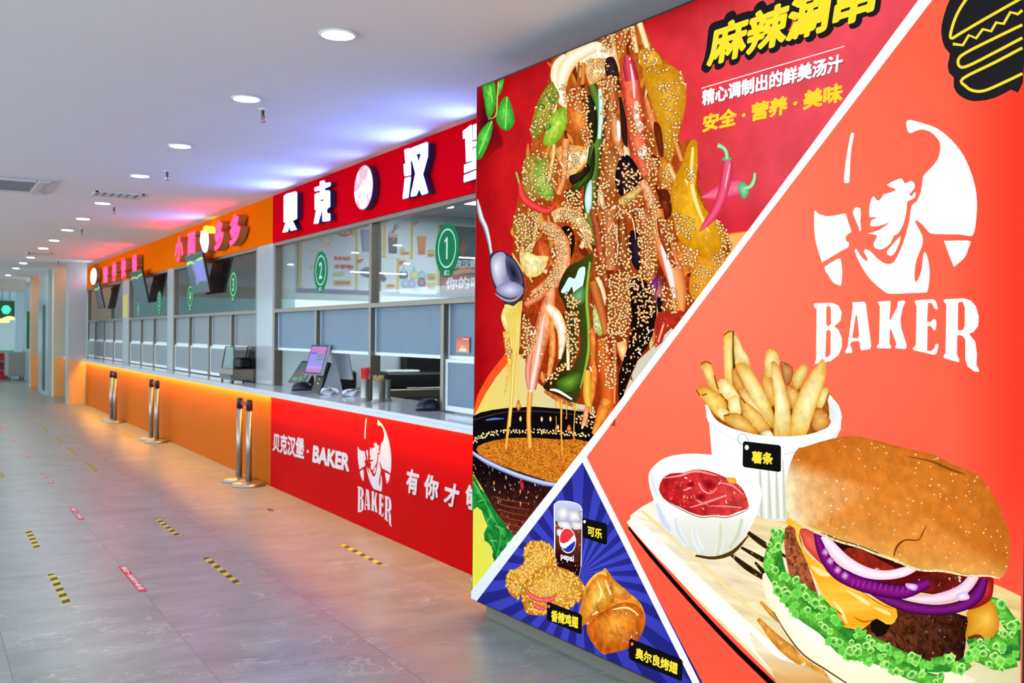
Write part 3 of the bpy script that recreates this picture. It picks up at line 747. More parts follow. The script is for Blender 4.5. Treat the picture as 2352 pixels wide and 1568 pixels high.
# dark fungus on the right, red-orange strips
dk = T('B', [(1160, 520), (1230, 500), (1310, 560), (1350, 680), (1340, 830), (1290, 980), (1210, 1090), (1130, 1280), (1085, 1410), (1075, 1200), (1140, 1000), (1170, 760)])
a.poly(dk, lambda x, y: (24, 10, 8), sm=2)
a.blob([(1160, 160), (1220, 180), (1260, 330), (1240, 440), (1190, 420), (1150, 300)], (20, 12, 20), (46, 34, 60), fr='B')
a.stroke([(1270, 0), (1290, 200), (1290, 420), (1330, 560)], [140, 120, 110, 60], (140, 50, 24), (206, 110, 60), mode='food', fr='B')
a.stroke([(1350, 0), (1370, 180), (1450, 380), (1510, 580), (1530, 760)], [90, 130, 150, 110, 40], (200, 84, 30), (250, 170, 100), fr='B')
a.stroke([(1385, 260), (1440, 440), (1480, 640)], [30, 50, 24], (250, 190, 190), (255, 244, 240), fr='B')
a.blob([(1310, 560), (1370, 480), (1420, 560), (1400, 680), (1330, 680)], (110, 40, 40), (190, 110, 110), mode='food', fr='B')
a.blob([(1355, 640), (1390, 660), (1385, 750), (1360, 740)], (10, 10, 16), (20, 20, 30), fr='B')
a.blob([(1310, 530), (1360, 490), (1350, 590), (1310, 610)], (90, 20, 110), (150, 70, 170), fr='B')
a.poly([(1335, 820), (1360, 740), (1440, 750), (1500, 720), (1560, 745), (1480, 880), (1430, 830), (1390, 960), (1340, 1000)], (176, 40, 24), 'food', fr='B')
a.stroke([(1400, 830), (1360, 960)], 16, (230, 120, 90), (250, 180, 150), fr='B')
a.stroke([(1370, 60), (1400, 200), (1480, 420)], [40, 60, 30], (110, 30, 10), (170, 70, 30), mode='food', fr='B')
for q in ([(1090, 0), (1170, 60), (1200, 220)], [(1160, 10), (1230, 0), (1280, 70)], [(1040, 100), (1070, 260), (1060, 400)]): a.stroke(q, [6, 9, 3], (250, 210, 190), (255, 245, 240), fr='B')
# drips under the skewers
for q in ([(640, 1370), (660, 1460), (655, 1568)], [(620, 1380), (635, 1500)], [(700, 1400), (705, 1520)], [(830, 1440), (800, 1540)], [(750, 1410), (760, 1540)]): a.stroke(q, [16] + [9] * (len(q) - 2) + [5], (216, 130, 20), (250, 200, 90), fr='B')
a.stroke([(990, 1490), (960, 1560)], [60, 90], (206, 110, 30), (250, 180, 90), mode='food', fr='B')
# sesame
def band(fr, pts): return T(fr, pts)
for fr, pts, n, ang in (
    ('A', [(960, 540), (1060, 540), (1080, 640), (980, 660), (920, 600)], 34, None), ('A', [(740, 640), (840, 630), (860, 760), (850, 900), (800, 820), (720, 760)], 46, None),
    ('A', [(850, 860), (890, 900), (880, 1060), (830, 1050), (800, 950)], 26, None), ('A', [(470, 780), (600, 600), (640, 720), (560, 900), (470, 1000), (440, 940)], 40, None),
    ('A', [(380, 1160), (460, 1080), (600, 1100), (640, 1320), (560, 1560), (340, 1560), (380, 1300)], 110, None), ('A', [(960, 660), (1060, 640), (1060, 800), (1000, 1000), (950, 1000)], 44, None),
    ('A', [(930, 1000), (1000, 1000), (1100, 1100), (1100, 1380), (1000, 1420), (920, 1200)], 52, None), ('A', [(1100, 1150), (1240, 1250), (1230, 1360), (1110, 1400)], 40, None),
    ('A', [(1140, 760), (1260, 760), (1330, 1000), (1370, 1300), (1280, 1300), (1170, 1060)], 70, None), ('A', [(1270, 1100), (1360, 1100), (1370, 1540), (1290, 1540)], 60, None),
    ('A', [(680, 1380), (800, 1370), (830, 1560), (660, 1560)], 62, None), ('A', [(880, 1320), (980, 1250), (1060, 1560), (900, 1560)], 44, None), ('A', [(1060, 1440), (1240, 1400), (1280, 1568), (1060, 1568)], 44, None),
    ('A', [(1230, 350), (1330, 350), (1380, 480), (1460, 480), (1370, 560), (1260, 520)], 26, None), ('A', [(1360, 620), (1520, 560), (1500, 860), (1440, 880), (1370, 760)], 34, None), ('A', [(1450, 880), (1540, 860), (1490, 1060), (1440, 1180), (1400, 1040)], 30, None),
    ('A', [(640, 620), (720, 600), (760, 700), (700, 760)], 16, None), ('A', [(840, 440), (980, 410), (1010, 500), (860, 560)], 26, None), ('A', [(960, 250), (1180, 200), (1200, 360), (960, 400)], 50, None), ('A', [(640, 1060), (880, 1060), (700, 1320), (600, 1200)], 40, None),
    ('A', [(1370, 1160), (1470, 1240), (1460, 1360), (1380, 1360)], 20, None), ('A', [(1560, 1200), (1640, 1180), (1630, 1330), (1560, 1300)], 12, None),
    ('B', [(320, 40), (460, 30), (520, 120), (450, 300), (340, 300)], 90, None), ('B', [(600, 20), (840, 30), (900, 230), (840, 300), (760, 120), (600, 90)], 70, None),
    ('B', [(480, 100), (620, 130), (690, 280), (680, 420), (600, 560), (480, 640), (400, 660), (520, 560), (600, 420), (600, 260)], 110, None), ('B', [(690, 600), (800, 660), (780, 720), (700, 700)], 26, None), ('B', [(640, 160), (760, 130), (720, 340)], 16, None),
    ('B', [(690, 740), (790, 740), (790, 1000), (740, 1160), (700, 900)], 60, None), ('B', [(1010, 470), (1160, 450), (1165, 780), (1130, 920), (1000, 900)], 190, None),
    ('B', [(940, 60), (1100, 20), (1180, 300), (1160, 430), (1040, 420), (950, 260)], 90, None), ('B', [(1200, 60), (1350, 60), (1350, 420), (1240, 460)], 120, None), ('B', [(1160, 440), (1330, 440), (1340, 740), (1240, 820), (1170, 620)], 90, None),
    ('B', [(1360, 40), (1500, 250), (1560, 460), (1440, 400)], 40, None), ('B', [(1390, 560), (1500, 560), (1510, 760), (1390, 740)], 36, None), ('B', [(1160, 800), (1320, 760), (1280, 960), (1160, 1080)], 22, None),
    ('B', [(390, 760), (490, 860), (460, 1040), (380, 1060)], 70, None), ('B', [(260, 920), (330, 960), (310, 1080), (260, 1040)], 20, None), ('B', [(930, 940), (1060, 900), (1060, 1100), (940, 1180)], 44, None), ('B', [(980, 1140), (1060, 1120), (1050, 1300), (980, 1280)], 30, None),
    ('B', [(1470, 20), (1640, 90), (1600, 220), (1500, 180)], 40, None), ('B', [(1760, 40), (1850, 140), (1890, 300), (1840, 420), (1740, 380), (1830, 260)], 90, None), ('B', [(1540, 270), (1650, 300), (1620, 420), (1550, 400)], 26, None), ('B', [(1620, 400), (1820, 400), (1700, 560), (1620, 600)], 26, None),
    ('B', [(1370, 80), (1460, 80), (1490, 240), (1400, 200)], 26, None), ('B', [(540, 1240), (640, 1130), (700, 1120), (600, 1260)], 20, None), ('B', [(900, 280), (990, 330), (1000, 520), (900, 440)], 24, None), ('B', [(1560, 620), (1640, 640), (1580, 720)], 12, None), ('B', [(760, 1440), (900, 1420), (880, 1568), (760, 1560)], 26, None)):
    a.grains(band(fr, pts), int(n * .8), 8.0, rnd, (230, 174, 92), (104, 40, 8), (255, 236, 186), mind=.72)
a.grains(dk, 70, 4.0, rnd, (230, 210, 190), (30, 12, 8), asp=1.2)
for k in range(80):
    x, y = rs.uniform(1140, 1680), rs.uniform(120, 900)
    if not inside((x, y), mass) or x > stripe_x(y) - 14: continue
    l, an = rs.uniform(2, 8), rs.gauss(1.4, .5)
    a.stroke([(x - math.cos(an) * l, y - math.sin(an) * l), (x + 1.5, y), (x + math.cos(an) * l, y + math.sin(an) * l)], [.8, rs.uniform(2, 4.5), .8], (255, 236, 214), (255, 252, 246), sm=3)
# small red chilli among the greens
a.stroke([(340, 1240), (365, 1330)], 16, (60, 140, 40), (150, 220, 100), fr='A')
a.stroke([(365, 1320), (390, 1420), (460, 1480), (570, 1520), (640, 1440)], [30, 56, 56, 46, 6], (190, 16, 20), (246, 80, 80), fr='A')
a.build('printed_skewers', SHEET, 'printed picture of sesame-covered spicy skewers dripping sauce')

# ---- soup bowl and green leaves
b = Art()
b.poly([(14, 440), (40, 470), (62, 520), (92, 545), (112, 590), (140, 615), (160, 665), (196, 690), (205, 730), (245, 768), (226, 800), (206, 812), (196, 850), (172, 862), (160, 905), (140, 925), (126, 880), (132, 845), (104, 812), (84, 800), (80, 760), (100, 720), (86, 690), (70, 640), (44, 618), (14, 640)], lambda x, y: mixc((14, 96, 40), (40, 164, 56), ((x * 7 + y * 3) % 40) / 40), 'leaf', fr='C')
for p, cp in (([(14, 470), (44, 490), (70, 540), (86, 590), (60, 600), (40, 560), (14, 540)], (50, 540)), ([(96, 590), (130, 630), (150, 690), (140, 740), (112, 700), (90, 640)], (118, 660)), ([(150, 700), (190, 720), (210, 770), (186, 800), (160, 760)], (180, 760)), ([(100, 730), (130, 770), (150, 830), (140, 880), (112, 810), (92, 770)], (125, 810))):
    b.blob(p, (18, 104, 44), (66, 190, 84), cp, mode='leaf', fr='C', sm=2)
for q in ([(20, 480), (70, 560), (120, 660), (170, 760), (150, 890)], [(80, 580), (50, 590)], [(120, 665), (96, 700)], [(140, 720), (190, 740)], [(150, 800), (112, 800)]): b.stroke(q, [5, 4, 3, 3, 2][:len(q)], (110, 210, 110), fr='C')
b.poly([(16, 130), (60, 110), (130, 95), (200, 86), (350, 78), (500, 90), (640, 108), (745, 122), (500, 495), (300, 470), (14, 330)], (14, 10, 14), fr='C')
b.stroke([(90, 152), (130, 145), (190, 143)], [6, 14, 4], (20, 30, 70), (110, 140, 230), fr='C')
b.stroke([(20, 150), (200, 108), (400, 104), (600, 125), (720, 140)], 8, (30, 20, 24), (70, 50, 54), fr='C')
b.poly([(38, 312), (80, 276), (200, 250), (340, 247), (500, 256), (645, 268), (560, 395), (490, 494), (400, 470), (250, 422), (100, 362)], (240, 150, 40), 'soup', sm=2, fr='C')
b.grains(T('C', [(18, 262), (60, 226), (200, 200), (400, 200), (560, 214), (660, 228), (655, 246), (520, 232), (380, 222), (200, 222), (70, 250), (20, 284)]), 120, 6.0, rnd, (246, 216, 110), (40, 20, 10))
b.stroke([(14, 322), (100, 378), (250, 444), (400, 490), (478, 500)], [16, 28, 30, 30, 22], (30, 40, 110), (214, 222, 250), fr='C', side=-.4)
b.poly([(14, 338), (100, 395), (250, 460), (400, 506), (474, 514), (430, 580), (252, 780), (205, 720), (140, 640), (85, 540), (14, 430)], lambda x, y: mixc((16, 8, 14), (104, 36, 24), min(max((y - 1090) / 120, 0), 1)), 'food', fr='C')
for y_ in range(560, 740, 34): b.stroke([(130 + (y_ - 560) * .35, y_), (200 + (y_ - 560) * .3, y_ + 22), (330, y_ + 40)], [4, 10, 3], (70, 20, 14), (150, 70, 50), fr='C')
for x_, y_ in ((280, 480), (135, 490), (200, 460), (277, 535), (278, 600)): b.blob([(x_ - 5, y_), (x_, y_ - 14), (x_ + 5, y_), (x_, y_ + 14)], (170, 90, 40), (236, 190, 110), fr='C')
b.blob([(275, 480), (292, 480), (296, 525), (280, 525)], (150, 16, 40), (210, 50, 80), fr='C')
# drips running into the bowl
for q, w_ in (([(235, 0), (218, 120), (200, 305)], [14, 13, 16]), ([(330, 0), (322, 140), (330, 300)], [26, 24, 24]), ([(500, 40), (498, 200), (505, 360)], [12, 9, 8]), ([(575, 60), (568, 160), (565, 265)], [7, 5, 9]), ([(470, 130), (472, 180), (468, 200)], [4, 3, 8]), ([(525, 60), (528, 140)], [5, 4])):
    b.stroke(q, w_, (206, 110, 10), (250, 200, 100), fr='C')
for x_, y_, r_ in ((268, 75, 13), (540, 196, 13), (525, 138, 6), (468, 205, 6), (568, 255, 9), (505, 355, 7)): b.blob([(x_ - r_, y_ + 4), (x_, y_ - r_ * 1.7), (x_ + r_, y_ + 4), (x_, y_ + r_ * 1.4)], (196, 60, 10), (250, 180, 90), fr='C')
for x_, y_ in ((393, 146), (278, 144), (440, 145), (480, 190)): b.blob([(x_ - 7, y_), (x_, y_ - 15), (x_ + 7, y_), (x_, y_ + 15)], (220, 170, 90), (255, 240, 200), fr='C')
b.grains(T('C', [(570, 150), (640, 100), (680, 120), (670, 200), (600, 190)]), 22, 7, rnd)
b.stroke([(640, 80), (620, 180)], [26, 30], (206, 90, 40), (250, 180, 120), mode='food', fr='C')
b.stroke([(745, 40), (715, 130), (668, 226)], [60, 60, 14], (200, 80, 16), (250, 160, 60), mode='food', fr='C')
b.build('printed_soup_bowl', SHEET, 'printed picture of a black bowl of red oil soup')

# ---- spoon pouring oil
s_ = Art()
s_.stroke([(62, -70), (72, 0), (90, 70), (118, 130), (140, 210), (155, 290), (165, 350)], [8, 36, 42, 40, 32, 26, 24], (24, 24, 44), (250, 250, 255), fr='B', side=-.5)
s_.blob([(150, 340), (200, 303), (265, 312), (335, 370), (385, 460), (402, 560), (385, 650), (330, 700), (260, 680), (200, 600), (160, 480)], (40, 38, 66), (150, 152, 190), (250, 500), fr='B', rings=5)
s_.blob([(160, 360), (210, 312), (262, 325), (275, 420), (240, 560), (200, 560), (165, 470)], (150, 150, 180), (236, 238, 250), (195, 420), fr='B')
s_.blob([(270, 340), (330, 380), (375, 470), (385, 540), (330, 560), (290, 500), (265, 420)], (90, 90, 120), (20, 18, 34), (320, 460), fr='B')
s_.blob([(200, 560), (300, 520), (388, 560), (380, 610), (300, 640), (215, 610)], (130, 130, 170), (220, 224, 246), fr='B')
s_.stroke([(190, 610), (260, 655), (330, 655), (392, 600)], [10, 22, 22, 8], (70, 50, 30), (190, 180, 190), fr='B')
s_.poly([(255, 690), (320, 700), (386, 655), (372, 800), (362, 960), (345, 1050), (318, 1040), (290, 900)], lambda x, y: mixc((210, 178, 30), (250, 236, 150), abs(((x - 1160) % 18) - 9) / 9), sm=2, fr='B')
for q, w_ in (([(300, 720), (322, 900), (318, 1200), (290, 1568)], [12, 16, 26, 22]), ([(380, 670), (355, 1000), (352, 1200), (358, 1380)], [8, 14, 8, 4]), ([(345, 720), (335, 960), (330, 1100)], [10, 14, 20])): s_.stroke(q, w_, (200, 150, 10), (252, 232, 140), fr='B')
s_.blob([(340, 1420), (358, 1370), (374, 1420), (358, 1452)], (200, 90, 10), (252, 190, 110), fr='B')
s_.build('printed_spoon', SHEET, 'printed picture of a steel spoon pouring golden oil')

# ---- basil leaves, chillies
l_ = Art()
l_.blob([(62, 700), (110, 640), (210, 900), (250, 1040), (200, 1080), (90, 1180), (55, 1200), (55, 900)], (150, 14, 20), (60, 6, 24), (120, 900), fr='A')
for pts, cp in (([(100, 640), (112, 600), (180, 588), (196, 700), (182, 800), (140, 855), (118, 770)], (150, 690)), ([(196, 850), (225, 745), (275, 692), (312, 780), (330, 870), (300, 930), (262, 942), (215, 905)], (260, 800)),
                ([(55, 1010), (100, 920), (168, 868), (165, 960), (132, 1060), (88, 1142), (55, 1138)], (110, 990)), ([(205, 600), (252, 568), (240, 640), (212, 690)], (226, 620))):
    l_.blob(pts, (46, 150, 40), (116, 224, 84), cp, mode='leaf', fr='A')
for q in ([(215, 590), (205, 700), (195, 830), (140, 860)], [(150, 620), (170, 740)], [(275, 700), (262, 930)], [(165, 875), (70, 1110)]): l_.stroke(q, [10, 9, 8, 4][:len(q)], (90, 190, 60), (180, 246, 130), fr='A')
l_.build('printed_basil', SHEET, 'printed picture of green basil leaves')
c_ = Art()
c_.stroke([(92, 1184), (160, 1168), (240, 1140), (330, 1120)], [8, 70, 110, 110], (214, 40, 84), (250, 120, 150), fr='D')
c_.blob([(310, 1112), (345, 1090), (372, 1128), (372, 1170), (342, 1196), (322, 1160)], (70, 170, 110), (150, 230, 170), fr='D')
c_.stroke([(350, 1130), (385, 1120), (405, 1085), (412, 1038)], [24, 24, 22, 14], (80, 180, 110), (180, 244, 190), fr='D')
c_.stroke([(250, 952), (242, 1040), (226, 1130), (190, 1240), (130, 1330), (74, 1392)], [60, 66, 62, 56, 44, 4], (196, 30, 70), (248, 96, 130), fr='D')
c_.stroke([(262, 980), (246, 1060), (232, 1130)], [4, 9, 3], (250, 170, 190), (255, 220, 230), fr='D')
c_.blob([(212, 960), (240, 935), (275, 955), (240, 966)], (70, 160, 100), (140, 220, 150), fr='D')
c_.stroke([(244, 955), (240, 915), (222, 888), (188, 872)], [22, 22, 24, 30], (90, 180, 120), (180, 240, 190), fr='D')
c_.build('printed_chillies', SHEET, 'printed picture of two red chilli peppers')

# ---- white dividing bands
w_ = Art()
w_.polys([[STR_L[i], STR_L[i + 1], STR_R[i + 1], STR_R[i]] for i in range(3)], (250, 253, 255))
w_.poly([(2114, 0), (2146, 0), (2146 + 250, -338), (2114 + 250, -338)], (250, 253, 255))
w_.poly([(1383, 979), (1402, 980), (1350.6, 1049), (1341, 1061), (1098, bottom_y(1098)), (1085, bottom_y(1085)), (1084.5, 1356)], lambda x, y: mixc((214, 228, 250), (250, 253, 255), min(max((1370 - y) / 120, 0), 1)))
w_.poly([(1341, 1061), (1350.6, 1049), (1640, bottom_y(1640)), (1617, bottom_y(1617))], (250, 253, 255))
w_.build('printed_white_bands', SHEET)

# ---- headline lettering
t_ = Art()
title_q = [(1625, 157), (2009, 40), (2026, -72), (1639, 62)]
t_.polys(text_in_quad('麻辣涮串', [(1612, 174), (2022, 50), (2040, -92), (1626, 44)], .105), (32, 30, 34))
t_.polys(text_in_quad('麻辣涮串', title_q, .042), (250, 226, 50))
t_.polys(text_in_quad('精心调制出的鲜美汤汁', [(1617, 246), (1939, 166), (1942, 124), (1617, 209)], .045), (110, 60, 80))
t_.polys(text_in_quad('精心调制出的鲜美汤汁', [(1616, 245), (1938, 164), (1941, 122), (1616, 208)], .042), (252, 252, 255))
t_.polys(text_in_quad('安全 · 营养 · 美味', [(1616, 306), (1939, 234), (1941, 188), (1620, 264)], .045), (250, 214, 50))
t_.poly([(1614, 202.5), (1943, 106), (1943, 108.5), (1614, 204.8)], (255, 240, 240))
t_.build('printed_headline', SHEET, 'printed yellow and white headline lettering')

# ---- burger line badge
h_ = Art()
hb = [(1690, -170), (1600, -40), (1545, 100), (1530, 200), (1550, 285), (1582, 325), (1570, 385), (1578, 440), (1606, 468), (1606, 525), (1640, 575), (1700, 605), (1760, 608), (1850, 590), (1950, 540), (2020, 500), (2020, -170)]
h_.poly([p for p in T('D', hb)], (34, 34, 38), sm=2)
Y_ = (250, 222, 56)
for q in ([(2017, -100), (1850, -90), (1720, -40), (1640, 60), (1598, 160), (1588, 232), (1650, 200), (1800, 112), (1960, 22), (2017, -10)], [(1600, 266), (1660, 274), (1696, 214), (1740, 232), (1780, 178), (1830, 190), (1860, 138), (1905, 146), (1945, 76), (1990, 88), (2017, 64)],
          [(2017, 152), (1850, 232), (1680, 318), (1634, 358), (1640, 400), (1690, 398), (1850, 318), (2017, 230)], [(2017, 290), (1850, 378), (1660, 474), (1678, 520), (1722, 546), (1790, 546), (1900, 500), (2017, 444)]):
    h_.stroke(q, 17, Y_, fr='D', sm=0 if len(q) == 11 else 4)
h_.build('printed_burger_badge', SHEET, 'printed black badge with a burger drawn in yellow line')

# ---- white portrait emblem and its wordmark
EMB = [
 [(342, 150), (352, 138), (363, 148), (350, 210), (341, 290), (336, 410), (325, 425), (308, 422), (304, 405), (315, 300), (332, 200)],
 [(660, 85), (668, 68), (690, 66), (760, 85), (840, 115), (920, 180), (990, 270), (1040, 390), (1062, 490), (1065, 570), (1055, 680), (1042, 720), (1025, 728), (960, 718), (820, 716), (785, 700), (755, 665), (720, 638), (712, 648), (735, 690), (757, 745), (745, 800), (720, 860), (709, 930), (710, 980), (720, 988), (735, 960), (750, 910), (757, 840), (770, 818), (785, 860), (795, 930), (790, 1000), (782, 1040), (770, 1050), (690, 1053), (570, 1057), (530, 1040), (460, 980), (410, 910), (375, 840), (367, 810), (375, 800), (400, 840), (430, 870), (440, 860), (425, 830), (418, 812), (430, 802), (460, 818), (490, 850), (530, 880), (560, 887), (590, 875), (625, 810), (655, 730), (680, 630), (690, 555), (720, 530), (745, 470), (755, 400), (765, 375), (800, 340), (840, 290), (855, 230), (850, 190), (820, 150), (780, 125), (740, 120), (700, 135), (680, 140), (668, 125)],
 [(550, 435), (620, 400), (640, 405), (650, 425), (668, 422), (690, 412), (708, 430), (708, 455), (690, 475), (680, 490), (690, 500), (705, 480), (714, 480), (712, 505), (690, 520), (670, 528), (665, 545), (660, 600), (640, 670), (610, 717), (590, 725), (570, 770), (530, 800), (500, 803), (478, 790), (476, 765), (492, 735), (485, 720), (440, 712), (470, 705), (510, 690), (560, 655), (550, 655), (510, 668), (460, 672), (455, 655), (465, 635), (490, 625), (485, 620), (455, 620), (448, 600), (452, 550), (462, 515), (475, 500), (490, 520), (510, 522), (530, 490), (550, 485), (590, 470), (600, 460), (590, 455)],
 [(628, 730), (620, 770), (600, 815), (580, 838), (555, 835), (550, 815), (570, 790), (600, 755)],
 [(135, 590), (142, 583), (160, 600), (200, 613), (240, 612), (300, 600), (315, 603), (330, 650), (347, 700), (335, 712), (315, 730), (318, 755), (333, 765), (330, 790), (290, 812), (190, 872), (180, 878), (170, 850), (145, 770), (134, 680)],
 [(365, 570), (380, 562), (397, 570), (402, 600), (398, 640), (403, 690), (396, 700), (385, 670), (360, 610), (355, 590)],
 [(193, 905), (260, 862), (280, 857), (288, 870), (295, 930), (290, 1000), (280, 1010), (240, 990), (215, 950)],
 [(880, 765), (895, 755), (1010, 753), (1028, 765), (1015, 800), (995, 850), (950, 890), (935, 902), (925, 885)]]
WORD = [
 ([(132, 1112), (150, 1110), (240, 1108), (275, 1125), (292, 1165), (285, 1210), (250, 1243), (275, 1265), (292, 1310), (293, 1360), (275, 1405), (230, 1440), (170, 1453), (135, 1456), (145, 1430), (148, 1145), (133, 1128)], [[(204, 1135), (215, 1125), (229, 1135), (231, 1228), (215, 1243), (203, 1230)], [(204, 1270), (215, 1262), (228, 1272), (228, 1400), (212, 1420), (198, 1418)]]),
 ([(352, 1105), (420, 1102), (430, 1112), (460, 1350), (455, 1372), (405, 1380), (398, 1370), (395, 1335), (385, 1325), (350, 1330), (340, 1345), (350, 1375), (352, 1393), (315, 1398), (312, 1385), (325, 1360), (355, 1130)], [[(372, 1180), (379, 1178), (392, 1295), (385, 1310), (357, 1310), (353, 1298)]]),
 ([(497, 1103), (510, 1100), (570, 1097), (572, 1110), (565, 1200), (570, 1208), (610, 1130), (612, 1100), (650, 1094), (655, 1105), (640, 1140), (628, 1200), (632, 1250), (660, 1340), (664, 1360), (655, 1372), (600, 1368), (597, 1358), (605, 1345), (575, 1260), (568, 1255), (565, 1340), (575, 1358), (570, 1370), (495, 1367), (493, 1355), (505, 1340), (510, 1130)], None),
 ([(708, 1098), (720, 1093), (815, 1088), (830, 1100), (842, 1140), (835, 1148), (822, 1140), (805, 1108), (785, 1110), (780, 1215), (800, 1218), (815, 1202), (830, 1203), (833, 1230), (830, 1265), (818, 1265), (800, 1240), (783, 1240), (780, 1380), (800, 1385), (820, 1370), (830, 1342), (845, 1345), (845, 1360), (832, 1400), (818, 1405), (775, 1395), (703, 1378), (698, 1368), (715, 1350), (720, 1130)], None),
 ([(872, 1095), (885, 1088), (990, 1083), (1030, 1095), (1060, 1130), (1075, 1185), (1072, 1240), (1045, 1275), (1020, 1285), (1055, 1330), (1065, 1400), (1062, 1460), (1078, 1495), (1072, 1503), (1050, 1500), (1010, 1470), (998, 1430), (998, 1320), (985, 1298), (960, 1292), (952, 1300), (950, 1400), (965, 1435), (960, 1448), (880, 1425), (872, 1415), (885, 1395), (890, 1120)], [[(957, 1110), (968, 1102), (985, 1105), (996, 1140), (995, 1240), (985, 1262), (965, 1268), (955, 1258)]])]
e_ = Art()
for p in EMB: e_.poly(p, (250, 254, 255), fr='E', sm=2)
for p, hs in WORD: e_.poly(p, (250, 254, 255), fr='E', holes=hs)
e_.build('printed_emblem', SHEET, 'white printed portrait emblem above its curved wordmark')
# ---- serving board
bd = Art()
bd.stroke([(1447, 1210), (1500, 1276), (1600, 1390), (1700, 1495), (1800, 1590), (1850, 1640)], [4, 9, 10, 12, 14, 14], (60, 14, 8), (6, 4, 4), sm=2)
board = [(1451, 1183), (1478, 1163), (1510, 1146), (1700, 1150), (1900, 1180), (2150, 1290), (2300, 1345), (2349, 1368), (2349, 1700), (1960, 1700), (1830, 1604), (1740, 1514), (1620, 1394), (1453, 1211)]
def plank(x, y):
    t = min(max((x - 1500) / 260, 0), 1); c = mixc((253, 248, 226), (232, 196, 112), t)
    if y > 1330: c = mixc(c, (250, 236, 196), min((y - 1330) / 130, .75))
    return c
bd.poly(board, plank, 'wood', fr=None)
bd.stroke([(1452, 1190), (1520, 1262), (1640, 1378), (1760, 1490), (1880, 1600)], [26, 34, 40, 46, 60], (250, 244, 226), (255, 253, 246))
bd.stroke([(1478, 1172), (1560, 1245), (1700, 1372), (1800, 1470)], [6, 7, 7, 9], (238, 206, 130), (246, 226, 170))
for q, w in (([(1722, 1222), (1760, 1250), (1810, 1278)], [9, 14, 6]), ([(1706, 1256), (1752, 1282), (1790, 1306)], [6, 12, 8]), ([(1680, 1270), (1720, 1302), (1764, 1330)], [6, 14, 10]), ([(1742, 1238), (1790, 1275)], [3, 5]), ([(1738, 1290), (1766, 1322)], [5, 14])):
    bd.stroke(q, w, (70, 52, 14), (36, 28, 10), mode='food')
for q, w in (([(1745, 1420), (1800, 1480), (1860, 1520), (1950, 1575)], [8, 26, 34, 30]), ([(1750, 1380), (1790, 1420), (1830, 1440)], [6, 12, 6]), ([(2230, 1560), (2290, 1535), (2345, 1530)], [20, 44, 50])): bd.stroke(q, w, (190, 116, 30), (226, 158, 70), mode='food')
bd.poly(T('G', [(-40, 1250), (40, 1330), (150, 1420), (330, 1470), (500, 1568), (640, 1640), (200, 1640), (100, 1490), (0, 1370)]), lambda x, y: mixc((252, 240, 206), (216, 150, 66), min(max((y - 1480) / 110, 0), 1)), 'wood', sm=2)
bd.blob([(1950, 1480), (2100, 1520), (2300, 1540), (2348, 1510), (2348, 1600), (1950, 1600)], (216, 206, 160), (240, 232, 190))
bd.build('printed_board', SHEET, 'printed picture of a pale wooden serving board')

# ---- fries in a white ramekin
f_ = Art()
cup = [(545, 515), (550, 610), (568, 650), (585, 860), (700, 1000), (868, 1240), (960, 1275), (1060, 1278), (1090, 1000), (1380, 750), (1413, 690), (1420, 590), (1400, 530), (1340, 460), (1290, 430), (600, 430)]
f_.poly(cup, lambda x, y: mixc((252, 254, 255), (226, 230, 222), min(max((y - 1070) / 110, 0), 1)), fr='F')
for x0 in (905, 960, 1010, 1055): f_.stroke([(x0 - 12, 880), (x0 - 6, 1080), (x0, 1262)], [8, 22, 26], (228, 232, 222), (196, 202, 178), fr='F')
for x0 in (935, 985, 1035): f_.stroke([(x0 - 10, 880), (x0 - 6, 1080), (x0, 1262)], [6, 14, 16], (240, 244, 238), (255, 255, 255), fr='F')
f_.blob([(1290, 470), (1350, 490), (1395, 560), (1388, 640), (1330, 690), (1290, 640)], (240, 244, 248), (206, 212, 210), (1310, 580), fr='F')
f_.blob([(560, 520), (700, 440), (1290, 430), (1330, 500), (1330, 640), (1200, 735), (900, 735), (700, 690), (600, 620)], (150, 84, 20), (120, 60, 10), mode='food', fr='F')
